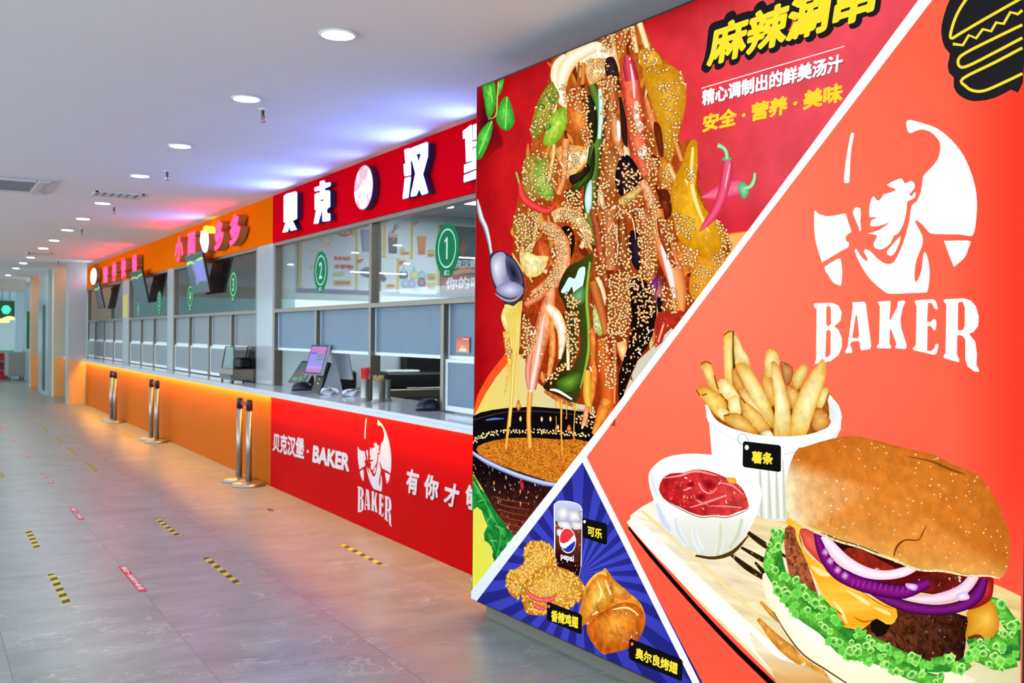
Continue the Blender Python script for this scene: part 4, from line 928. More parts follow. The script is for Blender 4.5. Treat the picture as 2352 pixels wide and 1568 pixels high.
FRY = [([(1025, 270), (1050, 256), (1105, 290), (1100, 370), (1060, 410)], (150, 70, 24), (206, 120, 50)), ([(905, 345), (950, 338), (980, 400), (1000, 530), (930, 520)], (200, 120, 30), (240, 180, 80)), ([(1060, 400), (1130, 430), (1155, 490), (1110, 570), (1080, 510)], (190, 110, 30), (236, 184, 84)),
 ([(1120, 320), (1170, 268), (1203, 288), (1190, 350), (1130, 440), (1098, 370)], (206, 150, 40), (246, 220, 130)), ([(1298, 424), (1336, 424), (1330, 470), (1290, 560), (1255, 530)], (206, 170, 70), (244, 232, 160)),
 ([(717, 60), (730, 90), (740, 275), (714, 290)], (30, 20, 6), (40, 28, 8)), ([(725, 82), (742, 76), (768, 130), (795, 185), (828, 240), (826, 290), (760, 262), (735, 278)], (214, 170, 60), (255, 244, 190)),
 ([(930, 190), (985, 177), (1015, 215), (1018, 275), (985, 300), (975, 350), (928, 340)], (216, 170, 50), (255, 246, 190)), ([(660, 80), (692, 60), (718, 54), (716, 200), (722, 430), (680, 390), (664, 330)], (222, 160, 40), (254, 232, 150)),
 ([(716, 290), (760, 340), (800, 440), (740, 440), (715, 360)], (180, 100, 20), (226, 160, 60)), ([(512, 265), (548, 248), (582, 265), (602, 330), (642, 470), (600, 455), (558, 400), (524, 310)], (206, 130, 30), (252, 226, 130)),
 ([(622, 388), (672, 362), (742, 440), (765, 490), (700, 510), (648, 460)], (226, 190, 90), (255, 248, 206)), ([(740, 280), (775, 256), (828, 285), (885, 380), (945, 480), (995, 650), (950, 670), (858, 530), (780, 380)], (220, 156, 40), (255, 240, 170)),
 ([(480, 432), (525, 408), (602, 440), (665, 490), (685, 545), (665, 605), (622, 612), (560, 545), (518, 492)], (210, 130, 20), (248, 214, 100)), ([(758, 440), (802, 436), (872, 530), (962, 640), (905, 610), (798, 515)], (214, 150, 60), (250, 224, 150)),
 ([(688, 500), (742, 468), (778, 500), (772, 590), (705, 590)], (230, 190, 80), (255, 250, 214)), ([(610, 560), (660, 550), (700, 580), (690, 640), (640, 620)], (226, 190, 100), (252, 240, 190)), ([(762, 470), (805, 510), (905, 590), (965, 695), (905, 722), (798, 625), (772, 560)], (190, 120, 30), (246, 206, 100)),
 ([(660, 598), (742, 582), (824, 630), (884, 718), (780, 700), (688, 655)], (196, 120, 20), (246, 190, 90)), ([(1240, 570), (1295, 550), (1352, 640), (1300, 694), (1258, 704), (1225, 660)], (170, 80, 20), (236, 170, 70)), ([(900, 720), (930, 696), (965, 700), (980, 735)], (220, 200, 150), (255, 250, 230)),
 ([(965, 258), (1002, 260), (1032, 330), (1082, 500), (1090, 560), (1090, 740), (985, 737), (990, 560), (975, 400)], (214, 160, 50), (255, 248, 200)), ([(1280, 250), (1300, 236), (1322, 280), (1312, 380), (1272, 500), (1222, 640), (1192, 724), (1120, 737), (1090, 737), (1095, 610), (1130, 490), (1190, 370)], (222, 160, 40), (255, 246, 194))]
for p, c0, c1 in FRY: f_.blob(p, c0, mixc(c1, (255, 240, 180), .3), mode='bun', fr='F', sm=2, power=.5)
for q in ([(660, 85), (690, 62), (716, 58)], [(514, 268), (548, 252), (580, 268)], [(484, 436), (510, 470)], [(520, 470), (552, 460)], [(660, 600), (700, 592)], [(770, 480), (800, 520)], [(600, 340), (625, 430)]): f_.stroke(q, 9, (176, 84, 10), (150, 64, 8), fr='F')
f_.stroke([(548, 530), (600, 640), (720, 705), (900, 745), (1100, 752), (1250, 730), (1370, 675), (1415, 600)], [16, 40, 44, 42, 42, 42, 44, 20], (236, 242, 250), (255, 255, 255), fr='F')
f_.stroke([(562, 640), (620, 690), (800, 790)], [3, 4, 3], (206, 220, 240), fr='F'); f_.stroke([(1040, 850), (1160, 822), (1340, 760), (1410, 690)], [4, 8, 8, 5], (206, 216, 226), (190, 202, 214), fr='F')
f_.build('printed_fries', SHEET, 'printed picture of fries in a white ramekin')

# ---- ketchup bowl
k_ = Art()
kb_ = [(178, 985), (190, 950), (215, 920), (280, 872), (400, 845), (580, 850), (700, 895), (820, 960), (890, 1040), (908, 1110), (885, 1200), (840, 1310), (780, 1400), (700, 1470), (600, 1503), (500, 1490), (400, 1440), (330, 1370), (270, 1290), (215, 1150), (185, 1060)]
k_.stroke([(480, 1498), (600, 1512), (720, 1475), (820, 1370)], [14, 24, 26, 8], (120, 90, 30), (60, 46, 20), fr='F')
k_.blob(kb_, lambda x, y: mixc((250, 252, 255), (220, 222, 206), min(max((y - 1170) / 90, 0), 1)), (255, 255, 255), (560, 1020), fr='F', sm=2)
for q, w, c0, c1 in (([(230, 1160), (270, 1270), (320, 1340)], [20, 50, 30], (232, 238, 250), (206, 214, 234)), ([(350, 1260), (370, 1350), (430, 1440)], [20, 40, 30], (240, 246, 250), (214, 220, 224)), ([(470, 1290), (480, 1390), (520, 1470)], [20, 44, 40], (244, 248, 250), (222, 226, 220)),
                     ([(640, 1290), (640, 1400), (620, 1490)], [20, 44, 44], (240, 240, 226), (216, 214, 186)), ([(780, 1260), (750, 1370), (700, 1450)], [20, 40, 40], (236, 236, 220), (206, 206, 184)), ([(200, 960), (210, 1050), (240, 1120)], [10, 26, 14], (240, 244, 252), (216, 222, 240))): k_.stroke(q, w, c0, c1, fr='F')
sauce = [(245, 1075), (265, 1010), (320, 970), (420, 965), (480, 945), (560, 953), (650, 985), (740, 1030), (790, 1080), (825, 1180), (790, 1205), (740, 1222), (690, 1242), (600, 1237), (520, 1242), (440, 1217), (380, 1187), (320, 1160), (270, 1122)]
k_.poly(sauce, lambda x, y: mixc((186, 24, 30), (214, 62, 60), min(max((x - 1580) / 120, 0), 1)), 'food', fr='F', sm=2)
for q, w in (([(270, 1000), (380, 985), (480, 955), (620, 985)], [6, 16, 20, 8]), ([(400, 1080), (450, 1060), (480, 1030)], [8, 18, 4]), ([(500, 1030), (530, 1080), (580, 1098), (620, 1060)], [16, 14, 10, 6]), ([(470, 1110), (500, 1150), (560, 1170)], [6, 12, 6]), ([(440, 1190), (540, 1160), (680, 1110)], [6, 16, 14]), ([(640, 1030), (720, 1050), (790, 1110)], [8, 14, 6]), ([(560, 1180), (660, 1180), (780, 1190)], [4, 10, 8])): k_.stroke(q, w, (214, 70, 70), (246, 170, 172), fr='F')
for p in ([(520, 1020), (580, 1010), (615, 1050), (560, 1080)], [(480, 1110), (540, 1100), (545, 1140), (490, 1140)], [(430, 1030), (470, 1020), (470, 1060), (420, 1050)]): k_.blob(p, (190, 30, 40), (120, 10, 20), fr='F')
k_.blob([(680, 1000), (735, 1000), (742, 1030), (700, 1035)], (236, 150, 30), (250, 190, 90), fr='F')
k_.stroke([(262, 1118), (330, 1170), (440, 1226), (520, 1252), (600, 1247), (690, 1252), (790, 1216), (828, 1190)], [3, 5, 6, 6, 6, 6, 5, 3], (120, 110, 90), (150, 120, 100), fr='F')
k_.build('printed_ketchup_bowl', SHEET, 'printed picture of ketchup in a white fluted bowl')

# ---- the burger
z = Art()
z.blob([(40, 930), (60, 888), (140, 900), (300, 1000), (600, 1250), (900, 1400), (1250, 1500), (1300, 1568), (560, 1580), (420, 1490), (280, 1395), (180, 1255), (120, 1145), (60, 1035)], (244, 240, 206), (255, 253, 240), (250, 1150), fr='G')
z.stroke([(110, 1130), (180, 1250), (290, 1390), (440, 1490), (560, 1568)], [4, 8, 10, 10, 8], (120, 84, 30), (90, 60, 20), fr='G')
def ruffle(art, path, w, n, seed):
    r = random.Random(seed); pts = smooth(path, False, 8)
    art.stroke(path, w, (60, 140, 40), (96, 190, 60), mode='leaf', fr='G')
    for i in range(n):
        p = pts[int(i / n * (len(pts) - 1))]; x, y = p[0] + r.uniform(-.5, .5) * w, p[1] + r.uniform(-.5, .5) * w
        s = r.uniform(26, 52); m = 18; a0 = r.uniform(0, 6); el = r.uniform(.55, 1.0); ro = r.uniform(0, 3.1); nl = r.choice((4, 5, 6)); k = []
        for t in [2 * math.pi * j / m for j in range(m)]:
            q = s * .66 * (1 + .15 * math.sin(nl * t + a0)); u_, v_ = q * math.cos(t), q * el * math.sin(t); k.append((x + u_ * math.cos(ro) - v_ * math.sin(ro), y + u_ * math.sin(ro) + v_ * math.cos(ro)))
        d = r.random()
        art.blob(k, (176, 246, 120) if d > .3 else (120, 220, 90), (30, 120, 40) if d > .5 else (90, 196, 60), (x + r.uniform(-8, 8), y + r.uniform(-8, 8)), mode='plain', fr='G', rings=3)
        if d > .55: art.stroke([(x - s * .6, y + r.uniform(-10, 10)), (x, y - s * .5), (x + s * .6, y + r.uniform(-12, 6))], [4, 8, 4], (190, 250, 120), (216, 255, 160), fr='G')
ruffle(z, [(1380, 1090), (1470, 1090), (1550, 1190), (1618, 1260)], 90, 12, 3)
z.poly([(1290, 1300), (1480, 1240), (1626, 1240), (1622, 1430), (1340, 1420)], (40, 130, 50), 'leaf', fr='G')
# patty, cheese, vegetables
z.poly([(180, 620), (250, 600), (300, 780), (350, 930), (390, 1060), (330, 1010), (230, 970), (195, 850), (178, 740)], lambda x, y: (150, 78, 46), 'meat', sm=2, fr='G')
z.poly([(500, 1230), (700, 1170), (860, 1100), (1100, 1120), (1312, 1165), (1290, 1290), (1275, 1400), (1230, 1440), (1050, 1440), (900, 1390), (760, 1310), (600, 1270)], lambda x, y: mixc((104, 52, 28), (40, 16, 10), min(max((x - 2010) / 150, 0), 1)), 'meat', sm=2, fr='G')
z.poly([(700, 1190), (830, 1160), (800, 1260), (740, 1280)], (24, 12, 8), sm=2, fr='G')
z.blob([(1300, 1120), (1440, 1065), (1475, 1120), (1492, 1190), (1480, 1250), (1400, 1335), (1330, 1290), (1285, 1290), (1300, 1190)], (206, 130, 20), (250, 200, 80), (1420, 1170), fr='G')
z.stroke([(1300, 1290), (1370, 1280), (1410, 1330)], [14, 24, 6], (60, 30, 6), (110, 70, 20), fr='G')
z.poly([(380, 640), (520, 680), (700, 740), (860, 830), (1000, 860), (1320, 900), (1405, 930), (1330, 1060), (1000, 1010), (700, 930), (480, 800)], lambda x, y: mixc((40, 10, 12), (96, 14, 14), min(max((y - 1270) / 60, 0), 1)), fr='G')
z.poly([(540, 760), (620, 740), (760, 810), (860, 870), (740, 885), (640, 860)], (150, 40, 22), 'food', sm=2, fr='G')
z.poly([(1000, 930), (1080, 890), (1280, 910), (1200, 990), (1080, 1010), (980, 1000)], (110, 24, 20), 'food', sm=2, fr='G')
z.blob([(1300, 1060), (1380, 930), (1448, 918), (1458, 975), (1435, 1060), (1340, 1110), (1265, 1112)], (140, 16, 16), (206, 56, 44), (1420, 990), fr='G')
z.blob([(272, 620), (390, 650), (405, 750), (465, 855), (400, 835), (310, 745), (285, 690)], (206, 60, 46), (240, 110, 90), (320, 690), fr='G')
ch = [(188, 590), (200, 560), (262, 566), (282, 610), (262, 660), (290, 740), (340, 800), (430, 860), (560, 950), (700, 1040), (862, 1110), (850, 1195), (800, 1205), (740, 1170), (700, 1200), (640, 1245), (600, 1235), (520, 1215), (500, 1150), (440, 1120), (400, 1010), (350, 900), (320, 840), (280, 750), (250, 680), (240, 620)]
z.poly(ch, lambda x, y: mixc((246, 170, 30), (255, 204, 74), (math.sin(x * .09) + 1) / 2), fr='G', sm=2)
for q, w in (([(340, 850), (400, 890), (470, 910)], [10, 46, 8]), ([(560, 1000), (660, 1060), (700, 1090)], [10, 34, 8]), ([(470, 1060), (520, 1120), (560, 1200)], [8, 30, 10]), ([(720, 1100), (790, 1130), (830, 1150)], [6, 26, 8])): z.stroke(q, w, (254, 200, 76), (255, 236, 170), fr='G')
for q, w in (([(430, 1100), (490, 1120), (530, 1150)], [6, 18, 6]), ([(600, 1160), (660, 1190), (720, 1180)], [4, 14, 6]), ([(840, 1110), (760, 1080), (640, 1000)], [4, 8, 3])): z.stroke(q, w, (214, 130, 10), (190, 104, 6), fr='G')
# onion rings
z.stroke([(700, 1010), (820, 1060), (960, 1105), (1120, 1118), (1270, 1090), (1360, 1020), (1405, 920)], [20, 60, 70, 64, 70, 80, 40], (46, 6, 50), (130, 26, 130), fr='G')
z.stroke([(900, 1040), (1040, 1055), (1180, 1035), (1280, 985), (1345, 905)], [10, 50, 70, 70, 60], (226, 170, 200), (252, 226, 240), fr='G')
z.blob([(1235, 1020), (1290, 1010), (1310, 1050), (1240, 1060)], (214, 180, 220), (255, 246, 255), fr='G')
z.stroke([(375, 650), (410, 770), (490, 880), (610, 945), (760, 990), (910, 1005), (1060, 950)], [40, 60, 80, 90, 90, 90, 60], (60, 4, 60), (140, 24, 134), fr='G')
for i, (x_, y_) in enumerate(((425, 760), (455, 815), (500, 870), (545, 905))): z.blob([(x_ - 22, y_ + 10), (x_, y_ - 22), (x_ + 26, y_), (x_ + 8, y_ + 30)], (150, 60, 150), (240, 200, 246), fr='G')
for x_ in range(600, 960, 34): z.stroke([(x_, 930 + (x_ - 600) * .16), (x_ - 12, 975 + (x_ - 600) * .12)], [5, 4], (190, 60, 180), fr='G')
z.stroke([(415, 665), (470, 740), (560, 830), (680, 890), (800, 905), (910, 885), (1000, 850)], [40, 66, 74, 66, 56, 58, 30], (240, 190, 226), (255, 240, 250), fr='G')
z.blob([(920, 955), (990, 965), (980, 1000), (930, 985)], (190, 140, 220), (255, 240, 255), fr='G')
# lettuce in front
z.poly([(150, 700), (200, 940), (390, 1050), (500, 1200), (620, 1250), (760, 1300), (900, 1380), (1050, 1435), (1240, 1430), (1300, 1380), (1250, 1480), (1100, 1500), (960, 1480), (700, 1400), (430, 1290), (260, 1140), (120, 930)], (44, 138, 46), 'leaf', fr='G', sm=2)
ruffle(z, [(200, 930), (330, 1030), (420, 1100), (520, 1230)], 70, 16, 41)
ruffle(z, [(620, 1270), (760, 1330), (900, 1400), (1050, 1455)], 60, 18, 42)
ruffle(z, [(150, 640), (105, 760), (90, 850), (150, 960), (220, 1070)], 80, 22, 11)
ruffle(z, [(180, 1000), (290, 1130), (430, 1230), (560, 1360), (690, 1340)], 100, 30, 5)
ruffle(z, [(560, 1380), (700, 1400), (820, 1440), (960, 1510), (1150, 1560)], 76, 28, 9)
ruffle(z, [(1080, 1440), (1180, 1430), (1240, 1480), (1310, 1440)], 60, 12, 21)
ruffle(z, [(1330, 1330), (1420, 1350), (1520, 1300), (1610, 1290)], 90, 18, 33)
ruffle(z, [(1310, 1380), (1390, 1400), (1480, 1440), (1600, 1420)], 90, 18, 17)
# bun
bun = [(188, 330), (205, 260), (232, 180), (265, 130), (300, 122), (400, 90), (520, 62), (610, 55), (760, 85), (920, 130), (1080, 165), (1200, 225), (1310, 265), (1400, 330), (1480, 450), (1540, 600), (1562, 680), (1555, 820), (1540, 885), (1500, 922), (1420, 900), (1300, 900), (1150, 870), (1000, 865), (860, 805), (740, 762), (640, 722), (500, 682), (370, 622), (300, 602), (212, 550), (190, 440)]
def bedge(x, y):
    gx, gy = (x - 1740) * 2.6667, (y - 980) * 2.6667; c = (196, 104, 26)
    lo = min(max((gy - (500 + (gx - 300) * .26)) / 110, 0), 1); c = mixc(c, (228, 160, 76), lo)
    le = min(max((380 - gx) / 150, 0), 1) * min(max((gy - 180) / 120, 0), 1); return mixc(c, (253, 236, 196), le)
z.blob(bun, bedge, (220, 126, 40), (800, 380), mode='bun', sm=3, rings=7, fr='G', power=.5)
for x_, y_ in ((500, 330), (540, 380), (430, 400), (465, 480), (510, 500), (400, 470), (560, 440)): z.blob([(x_ - 9, y_), (x_, y_ - 8), (x_ + 9, y_), (x_, y_ + 8)], (240, 180, 110), (255, 246, 226), fr='G', sm=2)
z.stroke([(940, 180), (1080, 210), (1200, 260), (1290, 290)], [6, 20, 22, 8], (206, 120, 40), (130, 62, 12), fr='G', mode='bun')
z.stroke([(850, 790), (870, 730), (920, 690), (1000, 690), (1030, 640), (1050, 600)], [8, 14, 10, 8, 8, 3], (170, 84, 20), (110, 50, 8), fr='G')
z.stroke([(230, 570), (370, 640), (500, 695), (640, 735), (740, 775), (860, 815), (1000, 872), (1150, 880), (1300, 908), (1420, 908), (1500, 926)], [10, 16, 14, 14, 14, 16, 14, 14, 12, 12, 8], (246, 206, 140), (250, 226, 176), fr='G', mode='crust')
z.grains(T('G', bun), 110, 3.4, rnd, (250, 220, 160), (222, 144, 62), (255, 250, 230), asp=1.1)
z.stroke([(468, 560), (462, 590), (472, 602)], 2.5, (90, 40, 10), fr='G')
z.build('printed_burger', SHEET, 'printed picture of a large cheeseburger with onion rings')

# ---- sunburst panel: cola glass, fried chicken, grilled wing
s2 = Art()
s2.poly([(462, 605), (490, 584), (550, 588), (600, 606), (617, 640), (616, 760), (612, 940), (598, 996), (530, 975), (480, 955), (466, 900)], lambda x, y: mixc((196, 206, 236), (150, 150, 190), min(max((y - 1160) / 40, 0), 1)), fr='C')
s2.poly([(472, 690), (520, 720), (612, 742), (608, 940), (596, 992), (530, 972), (484, 950), (470, 880)], lambda x, y: mixc((150, 70, 40), (40, 8, 10), min(max((y - 1200) / 70, 0), 1)), 'food', fr='C')
for p in ([(480, 640), (520, 615), (545, 660), (505, 690)], [(545, 640), (600, 650), (600, 690), (550, 690)], [(485, 700), (540, 700), (560, 735), (500, 730)], [(480, 740), (505, 740), (505, 775), (482, 770)], [(560, 700), (608, 705), (608, 735), (570, 738)]): s2.blob(p, (206, 200, 206), (255, 255, 255), fr='C')
s2.stroke([(464, 606), (492, 588), (550, 590), (600, 608), (616, 640)], 5, (230, 236, 250), (255, 255, 255), fr='C'); s2.stroke([(464, 610), (467, 760), (468, 900), (482, 955)], [6, 6, 8, 8], (200, 210, 240), (250, 250, 255), fr='C'); s2.stroke([(615, 640), (613, 800), (610, 940)], [5, 5, 6], (190, 190, 220), (240, 240, 250), fr='C')
lc, rx_, ry_ = (537, 798), 43, 66
ell = lambda k, t: (lc[0] + rx_ * k * math.cos(t), lc[1] + ry_ * k * math.sin(t) + .12 * rx_ * k * math.cos(t))
s2.poly([ell(1.05, 2 * math.pi * i / 28) for i in range(28)], (250, 250, 255), fr='C')
s2.poly([ell(.96, math.pi + math.pi * i / 14 - .05) for i in range(14)] + [(570, 770), (540, 805), (515, 815), (497, 808)], (226, 56, 60), fr='C')
s2.poly([(500, 838), (525, 842), (550, 820), (578, 800)] + [ell(.96, .1 + math.pi * .8 * i / 12) for i in range(13)], (40, 50, 170), fr='C')
s2.polys(text_in_quad('pepsi', T('C', [(500, 906), (571, 926), (571, 880), (500, 866)]), .03), (250, 250, 255))
for pts, cp in (([(300, 850), (320, 812), (350, 798), (400, 806), (450, 830), (468, 880), (470, 960), (420, 985), (350, 995), (330, 1020), (285, 1060), (272, 1110), (240, 1100), (212, 1060), (204, 990), (240, 958), (285, 950), (302, 900)], (380, 890)), ([(298, 1030), (360, 970), (440, 932), (540, 958), (600, 1000), (628, 1050), (618, 1110), (560, 1150), (500, 1185), (400, 1202), (320, 1192), (300, 1150), (284, 1080)], (450, 1040))):
    s2.blob(pts, (196, 120, 20), (250, 206, 96), cp, mode='crust', fr='C'); r = random.Random(4)
    P_ = T('C', pts); s2.grains(P_, 90, 9.5, r, (240, 176, 62), (216, 140, 36), (255, 226, 130), mind=.55, asp=1.9); s2.grains(P_, 70, 6, r, (250, 206, 96), (206, 120, 26), (255, 240, 170), mind=.8, asp=1.5)
wing = [(640, 1030), (690, 975), (728, 962), (740, 945), (790, 1010), (850, 1070), (910, 1110), (948, 1170), (956, 1250), (920, 1330), (860, 1382), (780, 1392), (736, 1413), (690, 1372), (650, 1312), (640, 1232), (616, 1262), (600, 1190), (622, 1100)]
s2.poly(wing, lambda x, y: mixc((240, 176, 60), (216, 100, 24), min(max((y - 1330) / 150, 0), 1)), 'food', fr='C', sm=2)
for pts, e0, m0, cp in (([(640, 1060), (700, 985), (760, 1000), (790, 1090), (770, 1150), (690, 1190), (640, 1250), (610, 1230), (610, 1140)], (200, 110, 20), (250, 206, 90), (710, 1080)), ([(650, 1250), (740, 1170), (850, 1130), (930, 1160), (955, 1240), (920, 1330), (860, 1380), (740, 1405), (680, 1350), (645, 1300)], (190, 84, 16), (246, 166, 56), (800, 1230)), ([(750, 960), (800, 1020), (880, 1090), (850, 1120), (790, 1100), (760, 1030)], (200, 110, 30), (246, 186, 80), (800, 1060))): s2.blob(pts, e0, m0, cp, mode='food', fr='C')
for q in ([(700, 1020), (720, 1080), (700, 1130)], [(740, 1010), (770, 1090)], [(780, 1170), (860, 1160), (920, 1200)], [(670, 1200), (700, 1180)]): s2.stroke(q, [5, 12, 5][:len(q)], (250, 206, 110), (255, 244, 190), fr='C')
for q in ([(312, 1064), (350, 1104), (410, 1120), (455, 1112), (478, 1078)], [(352, 1136), (380, 1160), (430, 1168)]): s2.stroke(q, [14] + [26] * (len(q) - 2) + [6], (206, 24, 24), (252, 120, 120), fr='C')
for q in ([(284, 1066), (296, 1056), (316, 1066)], [(330, 1134), (342, 1126), (356, 1138)]): s2.stroke(q, 6, (40, 140, 50), fr='C')
s2.build('printed_chicken_and_cola', SHEET, 'printed picture of fried chicken, grilled wing and a glass of cola')

# ---- price-style name tags with strings
n_ = Art()
for fr, tagq, tq, word, hole, hr, ring in (
    ('F', [(790, 762), (1035, 790), (1035, 962), (788, 928)], [(846, 904), (984, 916), (985, 836), (846, 824)], '薯条', (815, 803), 17, [(815, 800), (770, 775), (756, 745), (775, 720), (805, 724), (828, 765)]),
    ('C', [(617, 675), (752, 708), (750, 824), (616, 780)], [(645, 772), (723, 792), (724, 738), (645, 718)], '可乐', (629, 697), 9, [(630, 695), (600, 665), (605, 640), (625, 655), (640, 690)]),
    ('C', [(426, 1126), (616, 1198), (614, 1306), (424, 1226)], [(447, 1232), (594, 1274), (596, 1210), (450, 1168)], '香辣鸡翅', (436, 1153), 9, [(436, 1150), (408, 1120), (415, 1098), (436, 1102), (450, 1140)]),
    ('C', [(871, 1323), (1160, 1440), (1156, 1558), (868, 1436)], [(903, 1432), (1130, 1522), (1134, 1458), (905, 1370)], '奥尔良烤翅', (886, 1355), 10, [(888, 1352), (855, 1325), (852, 1300), (880, 1292), (905, 1330)])):
    n_.stroke(ring, 2.6, (70, 80, 120), fr=fr)
    t4 = T(fr, tagq); cut = []
    for i in range(4):
        p, q, r2 = t4[i - 1], t4[i], t4[(i + 1) % 4]
        for o in (p, r2):
            l = math.hypot(o[0] - q[0], o[1] - q[1]); cut.append((q[0] + (o[0] - q[0]) * 4 / l, q[1] + (o[1] - q[1]) * 4 / l))
    n_.poly(cut, (16, 16, 18)); s = hr / FR[fr][2]; hx, hy = T(fr, [hole])[0]
    n_.poly([(hx + s * .8 * math.cos(t * .52), hy + s * math.sin(t * .52)) for t in range(12)], (246, 240, 250) if word in ('薯条', '可乐') else (250, 110, 60))
    n_.polys(text_in_quad(word, T(fr, tq), .04), (250, 226, 60))
n_.build('printed_name_tags', SHEET, 'printed black tags with yellow dish names')
# ------------------------------------------------------------------ the hall
def structure(o): return tag(o, kind='structure')
M_ceil = plain('matt_white_ceiling_paint', (240, 234, 234), .85, vary=.02, scale=3)
M_wall = plain('white_wall_paint', (222, 226, 226), .6, vary=.02)
M_gloss = plain('white_glossy_panel', (172, 178, 182), .16, vary=.02)
M_steel = brushed('brushed_stainless_steel', (128, 118, 106), .36)
M_steel_dark = brushed('satin_stainless_steel', (128, 124, 116), .4)
M_chrome = brushed('polished_stainless_tube', (160, 157, 152), .32)
M_film = plain('blue_grey_protective_film', (104, 126, 148), .4, spec=.3, vary=.10, scale=5)
M_film2 = plain('grey_protective_film', (122, 130, 134), .4, spec=.3, vary=.10, scale=5)
M_sash = plain('white_aluminium_sash', (226, 234, 240), .35, vary=.02)
M_glass = glassy('window_glass', (.93, .97, .96), 1.25)
M_slab = plain('pale_quartz_worktop', (214, 220, 224), .1, spec=.8, vary=.05, scale=40)
M_red = plain('red_panel', (186, 2, 5), .5, spec=.02, vary=.05, scale=3)
M_orange = plain('orange_panel', (194, 98, 5), .5, spec=.03, vary=.05, scale=3)
M_redf = plain('red_fascia_board', (226, 4, 22), .45, spec=.0, vary=.04, scale=2)
M_orangef = plain('orange_fascia_board', (250, 112, 8), .45, spec=.0, vary=.05, scale=2)
M_dark = plain('black_plastic', (20, 20, 24), .35)
M_dim = plain('grey_shop_wall', (88, 92, 90), .7)
YN, YRO, YE = 1.0, 10.33, 23.95        # near end, red to orange joint, far end of the counter
YFJ = 11.14                           # joint of the two fascia boards
structure(MB().box(-7, 7.6, -3.5, 48, -.06, 0).build('floor', make_floor_mat()))
structure(MB().box(-7, 3.60, -3.5, 48, CEIL, CEIL + .06).build('ceiling', M_ceil))
structure(MB().box(3.60, 7.6, -3.5, 48, 3.10, 3.16).build('ceiling_shop', plain('grey_shop_ceiling', (176, 180, 182), .8, vary=.02)))
structure(box('wall_shop_back', M_dim, 6.95, 7.1, YN, 30, 0, 3.1))
structure(box('wall_shop_near', M_wall, 3.56, 6.95, YN, YN + .1, 0, 3.1))
M_part = plain('white_partition_panel', (206, 220, 224), .5, vary=.02)
structure(box('wall_partition', M_part, 3.56, 6.95, 11.18, 11.72, 0, 3.1))
structure(box('wall_partition_far', M_dim, 3.56, 6.95, 25.86, 25.94, 0, 3.1))

# fascia boards
fa = MB().box(XF - .012, 3.60, YN, YFJ, 2.640, CEIL)
tag(fa.build('fascia_board', M_redf), 'red fascia board with white lettering above the windows', 'fascia', 'shop fascia boards')
fb = MB().box(XF - .012, 3.60, YFJ, 25.85, 2.640, CEIL)
tag(fb.build('fascia_board', M_orangef), 'orange fascia board with pink lettering above the windows', 'fascia', 'shop fascia boards')

# counter fronts and worktop
cf = empty('serving_counter', (XP, YRO, 0), -math.pi / 2, 'red counter front printed with white emblem and lettering', 'counter', 'counter fronts')
MB().box(0, YRO - YN, 0, .35, 0, ZT - .0305).build('panel', M_red, cf)
MB().box(0, YRO - YN, -.058, -.040, ZT - .036, ZT - .031).build('light_strip', glow('warm_strip_light', (1.0, .43, .04), STRIP_E), cf)
co = empty('serving_counter', (XP, YE, 0), -math.pi / 2, 'plain orange counter front behind the steel queue posts', 'counter', 'counter fronts')
MB().box(0, YE - YRO, 0, .35, 0, ZT - .0305).build('panel', M_orange, co)
MB().box(0, YE - YRO, -.058, -.040, ZT - .036, ZT - .031).build('light_strip', bpy.data.materials['warm_strip_light'], co)
tag(MB().box(XS, 3.86, YN, YE, ZT - .030, ZT, 0, .005).box(XS, XS + .022, YN, YE, ZB, ZT - .0295, 0, .003).box(3.22, 3.86, YE, 25.84, ZT - .030, ZT, 0, .005).build('worktop', M_slab), 'long pale stone worktop running along the service windows', 'worktop')

# ------------------------------------------------------------------ windows
def window(n, y_far, y_near, posts, mains, film, lower, glow_side=None):
    """steel framed service window from y_far (left in view) to y_near; posts divide the lower half"""
    w = structure(empty('window_%d' % n, (XF, y_near, ZT)))
    f = MB(); Y0 = y_near
    def seg(a, b, z0, z1, x0=XF, x1=XF + .08): f.box(x0 - XF, x1 - XF, a - Y0, b - Y0, z0 - ZT, z1 - ZT, 0, .003)
    seg(y_near, y_far, 2.600, 2.655); seg(y_near, y_far, 1.846, 1.890)
    for y in mains: seg(y, y + .05, ZT, 2.60, XF + .001, XF + .10)
    for y in posts: seg(y, y + .05, ZT, 1.846, XF + .001, XF + .105)
    f.build('steel_frame', M_steel, w)
    ys = sorted(set(mains)); 
    for a, b in zip(ys[:-1], ys[1:]):
        MB().box(.042, .046, a + .05 - Y0, b - Y0, 1.89 - ZT, 2.60 - ZT).build('upper_pane', M_glass, w)
    allp = sorted(mains + posts)
    for i, (a, b) in enumerate(zip(allp[:-1], allp[1:])):
        a2, b2 = a + .05 - Y0, b - Y0
        s = MB(); s.box(.046, .066, a2, b2, 1.424 - ZT, 1.452 - ZT); s.box(.046, .066, a2, a2 + .012, 1.452 - ZT, 1.846 - ZT); s.box(.046, .066, b2 - .012, b2, 1.452 - ZT, 1.846 - ZT)
        r = s.build('sash', M_sash, w)
        MB().box(.054, .058, a2 + .012, b2 - .012, 1.452 - ZT, 1.846 - ZT).build('filmed_glass', film, r)
        if lower[i]:
            s = MB(); s.box(.022, .042, a2, b2, .012, .052); s.box(.022, .042, a2, a2 + .035, .052, 1.424 - ZT); s.box(.022, .042, b2 - .035, b2, .052, 1.424 - ZT); s.box(.022, .042, a2 + .035, b2 - .035, 1.40 - ZT, 1.424 - ZT)
            r = s.build('sash', M_sash, w)
            MB().box(.030, .034, a2 + .035, b2 - .035, .052, 1.40 - ZT).build('filmed_glass' if lower[i] == 1 else 'pane', film if lower[i] == 1 else M_glass, r)
    return w


